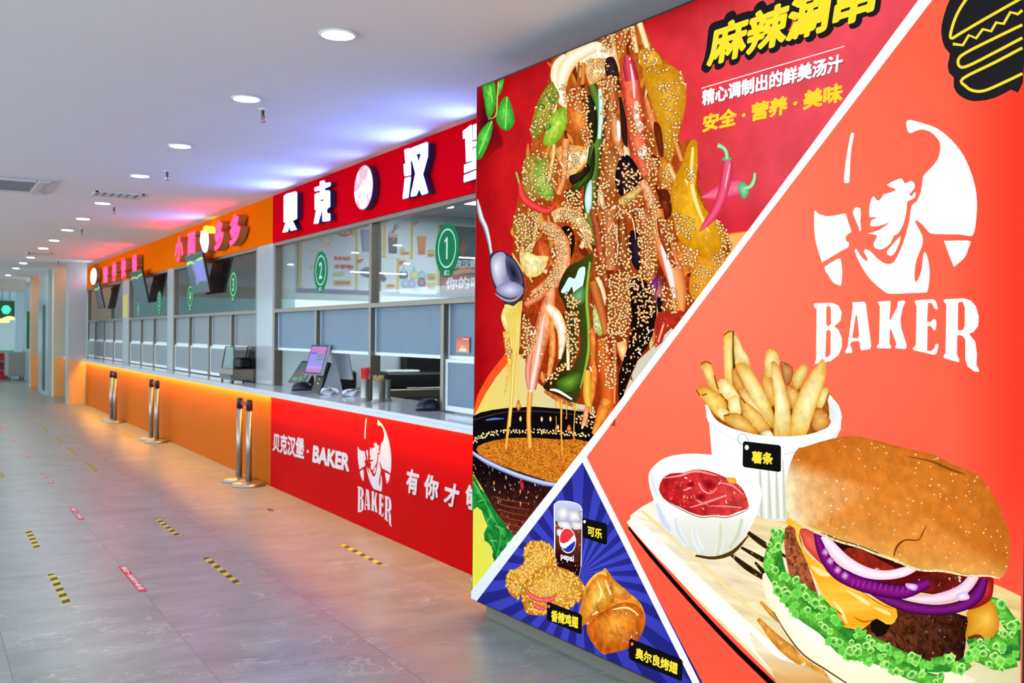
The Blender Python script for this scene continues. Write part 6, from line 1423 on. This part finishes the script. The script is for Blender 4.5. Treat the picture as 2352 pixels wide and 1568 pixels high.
def red_tape(x, pieces, label, text=False, wid=.05):
    yc = sum(p for q in pieces for p in q) / (2 * len(pieces)); e = empty('red_floor_sticker', (x, yc, 0), 0, label, 'floor sticker', 'red lettered floor stickers')
    for a, b in pieces: MB().box(-wid / 2, wid / 2, a - yc, b - yc, .0003, .0012).build('tape', M_redt, e)
    s = MB(); word = '请在一米线外等候'; ps, bb = glyphs(word, .03, 3)
    a, b = pieces[0][0], pieces[-1][1]
    for poly in ps:
        q = [((p[1] - bb[1]) / (bb[3] - bb[1]) * wid * .72 - wid * .36, (b - .05) - (p[0] - bb[0]) / (bb[2] - bb[0]) * (b - a - .1) - yc) for p in poly]
        ym = sum(v[1] for v in q) / len(q) + yc
        if any(pa < ym < pb for pa, pb in pieces): s.add([(u, v, .0015) for u, v in q], [list(range(len(q)))])
    s.v = [(q[0], q[1], q[2] + 1e-6 * i) for i, q in enumerate(s.v)]; s.build('white_lettering', M_wt, e)


red_tape(1.197, [(6.45, 7.22)], 'whole red floor sticker with white lettering, nearest the camera')
red_tape(1.197, [(9.19, 9.44), (9.56, 9.84)], 'worn red floor sticker in two pieces, second from the camera')
for pc, l in (([(11.55, 11.70), (12.02, 12.10), (12.26, 12.38)], 'worn red floor sticker in fragments, third from the camera'), ([(14.12, 14.2), (14.48, 14.68)], 'worn red floor sticker, fourth from the camera'), ([(16.25, 16.6)], 'worn red floor sticker, fifth from the camera'), ([(18.4, 19.1)], 'farthest red floor sticker on the lane at the left')):
    red_tape(1.205, pc, l)

# ------------------------------------------------------------------ on the worktop
def straw_cup(x, y, r, h, label, kind):
    e = empty('straw_holder' if kind == 'straw' else 'skewer_holder' if kind == 'pick' else 'steel_cup', (x, y, ZT), 0, label, 'holder', 'steel holders by the window post')
    MB().lathe([(r * 1.22, 0), (r * 1.25, .006), (r * 1.18, .014), (r * 1.02, .018), (r, .03), (r, h - .006), (r * 1.04, h - .002), (r * 1.04, h), (r * .94, h), (r * .94, .04), (.001, .035)], n=36).build('cup', M_chrome, e)
    rr = random.Random(5)
    if kind == 'straw':
        m = MB()
        for k in range(60):
            a, q = rr.uniform(0, 6.28), r * .85 * math.sqrt(rr.random()); l = rr.uniform(.75, 1.25)
            m.tube([(q * math.cos(a) * .6, q * math.sin(a) * .6, .05), (q * math.cos(a) * 1.15, q * math.sin(a) * 1.15, h + .085 * l)], .0038, 6)
        m.build('straws', plain('red_plastic_straws', (236, 40, 34), .4), e)
    if kind == 'pick':
        m = MB()
        for k in range(90):
            a, q = rr.uniform(0, 6.28), r * .88 * math.sqrt(rr.random())
            m.tube([(q * math.cos(a) * .7, q * math.sin(a) * .7, .06), (q * math.cos(a) * 1.02, q * math.sin(a) * 1.02, h + rr.uniform(.02, .05))], .0022, 5)
        m.build('bamboo_sticks', plain('pale_bamboo', (196, 168, 96), .6), e)
    return e


p = U(838, 920, 2, ZT); straw_cup(p.x, p.y, .037, .195, 'slim steel cup holding red straws behind the window post', 'straw')
p = U(874, 922.5, 2, ZT); straw_cup(p.x - .03, p.y - .02, .052, .19, 'wide steel cup holding bamboo sticks at the window post', 'pick')
p = U(885, 923, 2, ZT); straw_cup(p.x + .055, p.y + .11, .042, .19, 'plain steel cup half hidden behind the bamboo stick cup', 'cup')

# payment terminals
def terminal(x, y, rz, label):
    e = empty('card_terminal', (x, y, ZT), rz, label, 'payment terminal', 'dark payment terminals')
    v = []; F = []; nr, na = 7, 28
    for i in range(nr + 1):
        t = i / nr * math.pi / 2; r = math.cos(t) ** .6; z = .088 * math.sin(t) ** .8
        for k in range(na):
            a = 2 * math.pi * k / na; ca, sa = math.cos(a), math.sin(a)
            v.append((.11 * r * (abs(ca) ** .7) * (1 if ca > 0 else -1) + .012 * (1 - r), .047 * (.35 + .65 * r) * (abs(sa) ** .6) * (1 if sa > 0 else -1) if i < nr else 0, z))
    for i in range(nr):
        for k in range(na): F.append((i * na + k, i * na + (k + 1) % na, (i + 1) * na + (k + 1) % na, (i + 1) * na + k))
    F.append(list(range(na))[::-1])
    MB().add(v, F, 0, True).build('body', plain('dark_navy_plastic', (20, 20, 38), .25), e)
    m = MB(); m.prism([(-.100, .030), (-.060, .078), (-.054, .072), (-.094, .024)], -.030, .022, 'xz'); m.build('display', glow('pale_display', (.36, .36, .56), .9), e)
    m = MB()
    for i in range(3):
        for j in range(3): m.box(-.02 + i * .022, -.004 + i * .022, -.024 + j * .017, -.011 + j * .017, .080, .094)
    m.build('keypad', M_dark, e)
    return e


p = U(978, 943, 2, ZT); terminal(p.x + .03, p.y, math.radians(-12), 'dark payment terminal lying beside the right window post')
p = U(694, 897, 2, ZT); terminal(p.x, p.y, math.radians(-10), 'dark payment terminal in front of the tilted tablet')

# double sided point of sale
p = U(733, 902, 2, ZT)
pos = empty('point_of_sale', (p.x + .015, p.y - .03, ZT), -math.pi / 2 + .13, 'double-screen cash register with lit violet customer display', 'cash register')
M_pos = plain('silver_plastic', (176, 182, 192), .35)
MB().prism([(-.06, 0), (.20, 0), (.20, .02), (.13, .27), (.09, .30), (.06, .30), (.0, .12), (-.06, .03)], -.07, .07, 'yz').build('stand', M_pos, pos)
MB().prism([(-.075, .0), (-.05, .0), (.06, .30), (.035, .31)], -.088, .088, 'yz').build('front_cover', M_dark, pos)
for zz in (.085, .13): MB().prism([(-.012, zz), (.012, zz), (.012, zz + .014), (-.012, zz + .014)], -.068 + (zz - .0) * .37 - .006, -.06 + zz * .37, 'xz').build('indicator', glow('white_indicator', (1, 1, 1), 1.2), pos)
def display(par, name, cy, cz, w, h, tilt, facing, scr, pic):
    """slab whose screen faces -y (facing 1) or +y (facing -1), leaning back by tilt"""
    r = empty(name, (0, cy, cz), 0 if facing > 0 else math.pi, parent=par); r.rotation_euler = (tilt, 0, 0 if facing > 0 else math.pi)
    MB().box(-w / 2, w / 2, -.006, .022, -h / 2, h / 2, 0, .006).build('casing', M_pos, r); MB().box(-w / 2 + .004, w / 2 - .004, -.0072, -.006, -h / 2 + .004, h / 2 - .004).build('bezel', M_dark, r)
    pr = Print(lambda q: q, scr); pic(pr, w / 2 - .02, h / 2 - .022); o = pr.build('screen', r)
    for v in o.data.vertices: v.co.y -= .0074
    return r
def pic_pos(pr, a, b):
    pr.poly([(-a, -b), (a, -b), (a, b), (-a, b)], (150, 130, 236))
    for k, c in ((.82, (196, 110, 190)), (.66, (214, 96, 170)), (-.82, (206, 110, 190)), (-.62, (176, 150, 236))): pr.poly([(-a, b * k - .012), (a, b * k - .012), (a, b * k + .012), (-a, b * k + .012)], c)
    pr.poly([(-a, b * .42), (-a * .1, b * .42), (-a * .1, b * .52), (-a, b * .52)], (60, 60, 210)); pr.poly([(0, b * .38), (a, b * .38), (a, b * .48), (0, b * .48)], (206, 90, 150))
    for k in (.18, -.06): pr.poly([(-a * .05, b * k), (a * .85, b * k), (a * .85, b * k + .022), (-a * .05, b * k + .022)], (50, 160, 110))
def pic_tab(pr, a, b):
    pr.poly([(-a, -b), (a, -b), (a, b), (-a, b)], (40, 72, 70)); pr.poly([(-a * .9, b * .75), (a * .6, b * .75), (a * .6, b * .95), (-a * .9, b * .95)], (24, 120, 74))
    for x_, y_, c in ((-.6, -.7, (30, 170, 100)), (-.3, -.7, (30, 170, 100)), (.3, -.68, (40, 160, 110)), (.6, -.3, (60, 150, 120)), (0, -.5, (150, 60, 60)), (.1, -.1, (140, 60, 70)), (-.5, -.1, (70, 70, 140)), (-.4, .2, (84, 74, 150)), (.5, .4, (130, 80, 60))): pr.poly([(x_ * a - .02, y_ * b - .018), (x_ * a + .025, y_ * b - .018), (x_ * a + .025, y_ * b + .02), (x_ * a - .02, y_ * b + .02)], c)
display(pos, 'customer_display', -.055, .335, .37, .31, -.28, 1, 'screen', pic_pos)
display(pos, 'cashier_display', .23, .27, .36, .27, -.22, -1, 'screen_dim', pic_tab)
p = U(680, 893, 2, ZT)
tb = empty('tilted_tablet', (p.x + .13, p.y + .10, ZT), -math.pi / 2 + .1, 'dark tilted tablet screen with green icons left of the cash register', 'tablet')
display(tb, 'screen_unit', -.02, .17, .42, .30, -.62, 1, 'screen', pic_tab)
MB().prism([(-.02, 0), (.16, 0), (.16, .02), (.06, .15), (.03, .15)], -.06, .06, 'yz').build('stand', M_dark, tb)
# crumpled white paper
def paper(x, y, s, seed, label):
    r = random.Random(seed); m = MB()
    for k in range(5):
        a = r.uniform(0, 3.1); c = (r.uniform(-.03, .03), r.uniform(-.05, .05)); pts = []
        for j in range(9):
            t = j / 8; pts.append((c[0] + math.cos(a) * (t - .5) * s, c[1] + math.sin(a) * (t - .5) * s, .002 + .045 * math.sin(math.pi * t) * r.uniform(.6, 1.1) + .006 * k))
        w = .035; dx, dy = -math.sin(a) * w, math.cos(a) * w
        m.add([(q[0] - dx, q[1] - dy, max(q[2] - .004, .001)) for q in pts] + [(q[0] + dx, q[1] + dy, q[2] + .004) for q in pts], [(j, j + 1, 10 + j, 9 + j) for j in range(8)], 0, True)
    return tag(m.build('crumpled_receipt', plain('thin_white_paper', (232, 238, 246), .6), None, (x, y, ZT)), label, 'paper', 'crumpled receipts')
p = U(758, 906, 2, ZT); paper(p.x, p.y, .17, 3, 'crumpled white receipt paper at the foot of the cash register')
p = U(803, 909, 2, ZT); paper(p.x, p.y, .15, 8, 'crumpled white receipt paper between cash register and straw cup')

# display warmer on the orange stall's counter
p = U(548, 880, 2, ZT)
wm = empty('food_warmer', (3.26, 12.05, ZT), -math.pi / 2, 'small steel countertop food warmer with sloping glass hood beside the white pillar', 'food warmer')
m = MB(); m.box(-.30, .24, -.09, .22, .03, .17, 0, .01); m.build('body', M_steel, wm)
for x_ in (-.27, .21):
    for y_ in (-.07, .19): MB().lathe([(.012, 0), (.012, .03)], (x_, y_, 0), 10).build('foot', M_dark, wm)
MB().box(-.301, .241, -.098, -.09, .05, .10).build('drip_tray', M_dark, wm)
MB().prism([(-.29, .17), (.23, .17), (.23, .43), (-.12, .43)], -.07, .20, 'xz').build('glass_hood', glassy('warmer_glass', (.62, .60, .58), 2.2), wm)
m = MB(); m.tube([(-.29, -.07, .17), (-.12, -.07, .43), (.23, -.07, .43), (.23, -.07, .17)], .008, 6); m.tube([(-.29, .20, .17), (-.12, .20, .43), (.23, .20, .43), (.23, .20, .17)], .008, 6); m.build('hood_frame', M_steel, wm)
MB().box(-.10, .20, .02, .16, .172, .30, 0, .02).build('tray_insert', M_dark, wm)

# little red menu card on the fourth sash
p0, p1 = U(1049, 774, 0, XF + .044), U(1078, 810, 0, XF + .044)
mc = empty('menu_card', (XF + .044, p0.y, p1.z), -math.pi / 2, 'small red and orange food menu card stuck to the right window sash', 'menu card')
pr = Print(lambda q: q); w, h = p0.y - p1.y, p0.z - p1.z
pr.poly([(0, 0), (w, 0), (w, h), (0, h)], lambda x, y: mixc((240, 150, 40), (214, 44, 40), y / h)); pr.blob([(w * .1, h * .1), (w * .9, h * .15), (w * .85, h * .5), (w * .2, h * .55)], (226, 90, 30), (250, 190, 70), sm=2)
pr.poly([(w * .2, .01), (w * .8, .01), (w * .75, .03), (w * .25, .03)], (236, 226, 214)); pr.poly([(w * .5, h * .85), (w * .92, h * .85), (w * .92, h * .9), (w * .5, h * .9)], (250, 236, 230))
pr.build('print', mc)

# ------------------------------------------------------------------ inside the red shop
YB = 11.165
def bpj(p):
    q = U(p[0], p[1], 1, YB); return (q.x, q.z)
Z3 = lambda pts: [(600 + x / 3.0154, 250 + y / 3.0154) for x, y in pts]
bx0, bx1 = bpj(Z3([(248, 1000)])[0])[0], bpj(Z3([(1235, 1000)])[0])[0]; bz0, bz1 = bpj(Z3([(740, 1284)])[0])[1], 2.99
mb = empty('menu_board', (0, YB, 0), 0, 'white and yellow wall menu board with fries and drinks behind the red shop glass', 'menu board', 'menu boards on the partition')
box('panel', plain('white_menu_panel', (214, 222, 230), .4), bx0, bx1, .001, .012, bz0, bz1, mb)
pr = Print(bpj); CY, CW = (206, 172, 72), (206, 214, 224)
def R3(x0, y0, x1, y1, c): pr.poly(Z3([(x0, y0), (x1, y0 + (x1 - x0) * .045), (x1, y1 + (x1 - x0) * .045), (x0, y1)]), c)
def rect(x0, z0, x1, z1, c): Art.raw
hh = Print(lambda q: q)
hh.poly([(bx0, bz0), (bx1, bz0), (bx1, bz1), (bx0, bz1)], (96, 112, 160))
hh.poly([(bx0 + .02, bz0 + .05), (bx1, bz0 + .05), (bx1, bz1), (bx0 + .02, bz1)], (204, 170, 70))
def card(x0, y0, x1, y1):
    a, b = bpj(Z3([(x0, y1)])[0]), bpj(Z3([(x1, y0)])[0]); d = .02
    hh.poly([(a[0] + d, a[1]), (b[0] - d, a[1]), (b[0], a[1] + d), (b[0], b[1] - d), (b[0] - d, b[1]), (a[0] + d, b[1]), (a[0], b[1] - d), (a[0], a[1] + d)], (204, 214, 226))
card(280, 880, 652, 1240); card(668, 800, 842, 1016); card(668, 1036, 938, 1256); card(862, 765, 1036, 1030); card(1050, 775, 1222, 1044); card(955, 1050, 1218, 1276)
hh.build('cards', mb)
pr.d = .0012
for q in ([(320, 920), (330, 900)], [(400, 895), (440, 930), (480, 945)], [(445, 960), (490, 905)], [(340, 1005), (380, 970)], [(385, 980), (400, 1010)], [(330, 1080), (350, 1110)], [(400, 905), (500, 880)], [(335, 1115), (365, 1090)]): pr.stroke(Z3(q), 2.6, (214, 170, 70), (226, 190, 100))
pr.blob(Z3([(575 + 58 * math.cos(t * .4), 842 + 44 * math.sin(t * .4)) for t in range(16)]), (206, 50, 60), (214, 70, 76), sm=0); pr.polys(text_in_quad('超值', Z3([(540, 866), (616, 868), (616, 838), (540, 836)]), .02), (226, 170, 170))
pr.polys(text_in_quad('有你有料', Z3([(502, 1049), (620, 1053), (620, 1022), (502, 1018)]), .04), (214, 64, 50)); pr.polys(text_in_quad('才够味!', Z3([(502, 1105), (636, 1111), (636, 1078), (502, 1073)]), .04), (214, 64, 50))
for x0, y0, x1, y1, c in ((500, 1128, 570, 1155, (186, 196, 130)), (500, 1185, 620, 1222, (226, 160, 60)), (964, 965, 996, 985, (170, 190, 110)), (962, 988, 1026, 1012, (230, 170, 50)), (1148, 975, 1196, 996, (170, 190, 110)), (1148, 1000, 1200, 1024, (230, 170, 50)), (1146, 1140, 1206, 1156, (170, 190, 110)), (1146, 1160, 1206, 1186, (230, 170, 50)), (1146, 1200, 1206, 1216, (170, 190, 110)), (1146, 1222, 1206, 1246, (230, 170, 50)), (864, 1212, 926, 1236, (230, 170, 50)), (828, 955, 846, 975, (170, 190, 110))):
    pr.poly(Z3([(x0, y0), (x1, y0), (x1, y1), (x0, y1)]), c); k = (y1 - y0) * .25
    if c[0] > 200: pr.poly(Z3([(x0 + 8, y0 + k), (x1 - 8, y0 + k), (x1 - 8, y1 - k), (x0 + 8, y1 - k)]), (150, 90, 30))
pr.poly(Z3([(690, 835), (752, 835), (745, 990), (702, 990)]), lambda x, y: mixc((150, 166, 200), (90, 110, 150), ((x * 9) % 10) / 10))
pr.poly(Z3([(880, 862), (942, 868), (936, 1002), (884, 998)]), (64, 40, 50)); pr.poly(Z3([(880, 862), (942, 868), (941, 892), (881, 888)]), (190, 150, 130)); pr.blob(Z3([(900, 895), (915, 884), (928, 898), (914, 912)]), (190, 60, 70), (90, 90, 180))
for q in ([(910, 862), (940, 795)], [(915, 860), (925, 800)], [(900, 856), (955, 812)]): pr.stroke(Z3(q), 2.4, (110, 110, 124))
pr.poly(Z3([(1078, 880), (1142, 884), (1132, 1008), (1088, 1008)]), lambda x, y: mixc((214, 150, 70), (200, 90, 50), min(max((y - 545) / 40, 0), 1)))
pr.blob(Z3([(680, 1130), (720, 1098), (790, 1100), (830, 1130), (866, 1180), (800, 1172), (720, 1160)]), (90, 84, 110), (150, 146, 170)); pr.blob(Z3([(826, 1128), (866, 1180), (832, 1190)]), (70, 50, 50), (90, 60, 54))
for x_, y_, c in ((985, 1150, (50, 50, 70)), (1060, 1150, (206, 200, 80)), (1110, 1160, (130, 170, 206)), (1000, 1210, (130, 170, 200)), (1075, 1230, (140, 190, 214)), (1110, 1205, (120, 40, 70)), (1040, 1215, (150, 140, 180))): pr.blob(Z3([(x_ - 24, y_ + 20), (x_ - 28, y_ - 16), (x_, y_ - 40), (x_ + 26, y_ - 14), (x_ + 22, y_ + 22)]), c, mixc(c, (220, 226, 236), .5))
for x_ in (985, 1055): pr.poly(Z3([(x_ - 18, 1135), (x_, 1078), (x_ + 18, 1135)]), (146, 190, 214))
for i_, (x_, y_) in enumerate(((880, 775), (1070, 790), (690, 1050), (975, 1062))): pr.poly(Z3([(x_ - 22, y_ - 10), (x_ + 24, y_ - 14), (x_ - 4, y_ + 18), (x_ - 22, y_ + 22)]), (214, 90, 60) if i_ > 1 else (206, 160, 70))
pr.build('pictures', mb)
db = empty('slogan_board', (0, YB, 0), 0, 'dark slogan board with white and red lettering beside the green number 1', 'menu board', 'menu boards on the partition')
dx1 = 6.9; box('panel', plain('dark_slogan_panel', (36, 46, 50), .4), bx1 + .01, dx1, .001, .012, bz0, bz1, db)
pr = Print(bpj)
pr.blob(Z3([(1380, 900), (1480, 860), (1490, 1000), (1400, 1010)]), (30, 50, 54), (40, 96, 92)); pr.poly(Z3([(1370, 980), (1400, 900), (1420, 960), (1395, 1020)]), (150, 60, 40)); pr.stroke(Z3([(1330, 1140), (1400, 1120), (1480, 1120)]), [8, 14, 8], (170, 90, 60), (206, 140, 100))
pr.poly(Z3([(1240, 1170), (1262, 1150), (1484, 1150), (1484, 1270), (1260, 1262)]), (150, 36, 40))
pr.polys(text_in_quad('贝克汉堡', Z3([(1290, 1106), (1486, 1098), (1486, 1042), (1290, 1046)]), .03), (206, 214, 220))
pr.polys(text_in_quad('你的', Z3([(1276, 1252), (1442, 1246), (1442, 1160), (1276, 1168)]), .034), (220, 222, 226)); pr.polys(text_in_quad('味', Z3([(1450, 1248), (1530, 1246), (1530, 1158), (1450, 1160)]), .034), (220, 222, 226))
pr.build('lettering', db)
# bench, equipment, lamps
bn = empty('work_bench', (3.95, 10.35, 0), 0, 'steel edged work bench inside the red shop behind the straw cups', 'bench')
MB().box(0, 2.6, 0, .62, .90, .99, 0, .006).build('top', M_steel, bn); MB().box(.02, 2.58, .04, .60, 0, .90).build('cabinet', M_dim, bn)
M_soft = plain('black_kitchen_equipment', (12, 12, 14), .5)
for x0, x1, y0, y1, z0, z1, l in ((4.60, 5.42, 10.55, 10.95, .99, 1.17, 'long low black kitchen appliance on the bench behind the sticks'), (4.00, 4.22, 10.5, 10.9, .99, 1.2, 'small black machine on the bench behind the bamboo sticks')):
    e = empty('kitchen_appliance', ((x0 + x1) / 2, (y0 + y1) / 2, z0), 0, l, 'appliance', 'black appliances on the bench'); a, b = (x1 - x0) / 2, (y1 - y0) / 2
    MB().box(-a, a, -b, b, .012, z1 - z0, 0, .02).build('body', M_soft, e); MB().box(-a * .9, a * .9, -b - .004, -b, .05, .09).build('panel', M_dark, e)
    for sx in (-1, 1): MB().lathe([(.015, 0), (.015, .014)], (sx * a * .85, 0, 0), 10).build('foot', M_dark, e)
tag(box('tall_black_cabinet', M_soft, 5.06, 5.6, 11.0, 11.17, 0, 1.45), 'tall black cabinet against the partition behind the red shop window', 'cabinet')
tag(box('white_tray', plain('white_tray_plastic', (220, 232, 232), .4), 4.62, 5.05, 10.6, 10.85, 1.1705, 1.20, None, .01), 'white tray lying on the long black appliance', 'tray')
cb = MB(); rr = random.Random(2); pts = []
for t in range(30): a = t * .55; pts.append((4.85 + .012 * t - .12 * math.cos(a * .6) * .4, 10.42 + .03 * math.sin(a), .997 + .004))
cb.tube(pts, .006, 6); tag(cb.build('white_cable', plain('white_cable_sheath', (226, 232, 236), .4)), 'white power cable coiled on the bench edge', 'cable')
pn = empty('panel_light', (0, 0, 3.10), 0, 'square white panel light in the red shop ceiling', 'ceiling light', 'lamps inside the red shop'); q1, q2 = U(1046, 464, 2, 3.10), U(1096, 469, 2, 3.10)
pn.location = (q1.x + .30, q1.y - .32, 3.10)
M_shop = glow('shop_panel_diffuser', (.86, .94, 1.0), SHOP_E)
MB().box(-.30, .30, -.30, .30, -.012, -.0005).build('diffuser', M_shop, pn)
m = MB(); [m.box(a, b, c, d, -.016, -.0003) for a, b, c, d in ((-.32, -.30, -.32, .32), (.30, .32, -.32, .32), (-.30, .30, -.32, -.30), (-.30, .30, .30, .32))]; m.build('frame', M_trim, pn)
p2 = copy_tree(pn); p2.location = (5.4, 5.0, 3.10); tag(p2, 'second square panel light deeper in the red shop ceiling, hidden behind the lightbox', 'ceiling light', 'lamps inside the red shop')
q1 = U(1026, 473, 2, 3.10); d = copy_tree(proto); d.location = (q1.x, q1.y, 3.10); tag(d, 'round downlight in the shop ceiling seen through glass above number 1 sticker', 'ceiling light', 'lamps inside the red shop')

# ------------------------------------------------------------------ far end of the hall
M_cream = plain('cream_orange_panel', (232, 206, 160), .5); M_teal = plain('pale_teal_wall', (176, 206, 204), .6)
def far_pier(n, x0, x1, y0, y1, low=None):
    structure(box('wall_pier_%d' % n if False else 'trim_%d' % (10 + n), M_gloss, x0, x1, y0, y1, 0, CEIL))
far_pier(1, 2.82, 3.20, YE + .10, YE + .55)
structure(box('wall_alcove', plain('beige_wall', (206, 200, 180), .6), 2.83, 3.6, 27.0, 27.3, 0, CEIL))
far_pier(2, 2.74, 3.1, 27.31, 29.6)
structure(box('wall_stall_far', plain('warm_beige_wall', (196, 176, 150), .6), 2.72, 3.6, 31.6, 31.9, 0, CEIL))
structure(box('door_1', plain('dark_doorway_panel', (22, 22, 28), .4), 2.725, 2.74, 28.0, 28.5, .1, 2.3))
far_pier(3, 3.0, 3.6, 35.0, 37.6)
M_strip2 = glow('dim_warm_strip_light', (1.0, .45, .08), 8.0)
M_cream2 = plain('cream_orange_lower_face', (222, 168, 96), .5)
for i, (xa, xb, yy) in enumerate(((2.845, 3.17, YE + .10), (2.85, 3.12, 27.0), (2.74, 3.06, 31.6))): structure(box('trim_%d' % (31 + i), M_cream2, xa, xb, yy - .012, yy, 0, .97))  # thin cream-orange boxes over the lower near faces of pier and walls
for y0, y1, z, l in ((25.97, 26.95, 0, 'orange counter front of the stall beyond the white pier'), (29.65, 31.55, 1, 'orange counter front of the farthest stall')):
    e = empty('serving_counter', (3.14, y1, 0), -math.pi / 2, l, 'counter', 'counter fronts')
    MB().box(0, y1 - y0, 0, .35, 0, ZB).build('panel', M_orange, e); MB().box(0, y1 - y0, -.05, -.03, ZB - .012, ZB - .001).build('light_strip', M_strip2, e)
    MB().box(0, y1 - y0, -.09, .5, ZB, ZT).build('worktop', M_slab, e)
    h = structure(empty('trim_%d' % int(41 + z), (3.14, y1, 0), -math.pi / 2)); MB().box(0, y1 - y0, .25, .35, 2.6, CEIL).build('header', M_orangef, h); MB().box(0, y1 - y0, .15, .24, CEIL - .05, CEIL - .001).build('header_light', M_strip2, h)
p = U(138, 815, 2, ZT)
tbf = empty('counter_tablet', (3.30, 26.45, ZT + .006), -math.pi / 2 + .5, 'dark tablet on the counter of the stall beyond the white pier', 'tablet')
display(tbf, 'screen_unit', 0, .13, .38, .28, -.35, 1, 'screen_dim', pic_tab); MB().box(-.08, .08, -.02, .12, 0, .03).build('stand', M_dark, tbf)
structure(box('wall_end', M_teal, -7, 7.6, 42, 42.2, 0, CEIL)); structure(box('trim_20', plain('beige_soffit', (196, 186, 170), .7), -7, 2.7, 33.0, 33.6, 2.82, CEIL))
structure(box('wall_return', plain('bluish_white_wall', (196, 214, 226), .6), 2.80, 3.06, 38.0, 38.4, 0, CEIL))
g0, g1 = U(61.5, 715, 1, 34.97), U(69.5, 801, 1, 34.97)
tag(box('green_banner', plain('green_banner_cloth', (10, 104, 40), .6), g0.x, g1.x, 34.98, 35.0, g1.z, g0.z), 'tall narrow green banner on the white wall at the far end', 'banner')
gs = empty('green_shop_front', (2.75, 41.4, 0), 0, 'green and white shop front with glowing sign at the far end', 'shop front')
MB().box(-1.4, .35, 0, .3, 2.1, 2.75).build('fascia', plain('dark_green_fascia', (10, 70, 44), .5), gs); MB().box(-1.4, .35, .05, .3, .0, .9).build('counter', plain('green_white_counter', (70, 150, 110), .5), gs)
MB().box(-1.4, .35, .2, .3, .9, 2.1).build('backdrop', plain('white_green_backdrop', (186, 206, 206), .5), gs); MB().lathe([(.16, -.03), (.16, .0)], (-.02, -.02, 2.42), 20, axis='y').build('round_sign', glow('green_glow', (.05, .9, .45), 1.6), gs)
MB().box(-1.2, -.3, -.02, 0, 2.15, 2.35).build('sign_strip', glow('teal_glow', (.1, .7, .45), .8), gs)
for i, (x_, z_, l) in enumerate(((22, 731, 'yellow glowing pendant lamp nearer the green banner'), (5, 737, 'yellow glowing pendant lamp at the very left edge'))):
    p = U(x_, z_, 1, 40.4 - i * .7); e = empty('pendant_lamp', (p.x, 40.4 - i * .7, p.z), 0, l, 'pendant lamp', 'yellow pendant lamps of the far shop')
    MB().lathe([(.22, -.05), (.24, 0), (.08, .07), (.02, .08)], n=24).build('shade', glow('yellow_glow', (1.0, .95, .25), 1.6), e); MB().tube([(0, 0, .08), (0, 0, CEIL - p.z)], .01, 6).build('cord', M_dark, e)
# serving trolley and red crates
p = U(34, 872, 2, 0)
tr = empty('service_trolley', (p.x, p.y, 0), .1, 'grey steel service trolley standing at the far end of the hall', 'trolley')
MB().box(-.27, .27, -.3, .3, .14, .92, 0, .02).build('body', plain('grey_trolley_panel', (150, 146, 140), .5), tr); MB().tube([(.25, -.2, .90), (.31, -.2, .96), (.31, .2, .96), (.25, .2, .90)], .015, 8).build('handle', M_steel, tr)
for sx in (-.2, .2):
    for sy in (-.22, .22):
        MB().lathe([(.06, -.015), (.06, .015)], (sx, sy, .061), 16, axis='x').build('wheel', M_dark, tr)
for i in range(3):
    p = U(3, 868, 2, 0); e = empty('red_crate', (p.x - .12, p.y - .6, .01 + i * .3), 0, ['bottom red plastic crate of the stack beside the trolley', 'middle red plastic crate of the stack beside the trolley', 'top red plastic crate of the stack beside the trolley'][i], 'crate', 'stacked red crates')
    MB().box(-.25, .25, -.18, .18, 0, .27, 0, .02).build('shell', plain('red_crate_plastic', (190, 20, 30), .5) if i != 1 else plain('maroon_crate_plastic', (120, 30, 50), .5), e); MB().box(-.1, .1, -.184, -.18, .17, .21).build('hand_hole', M_dark, e)
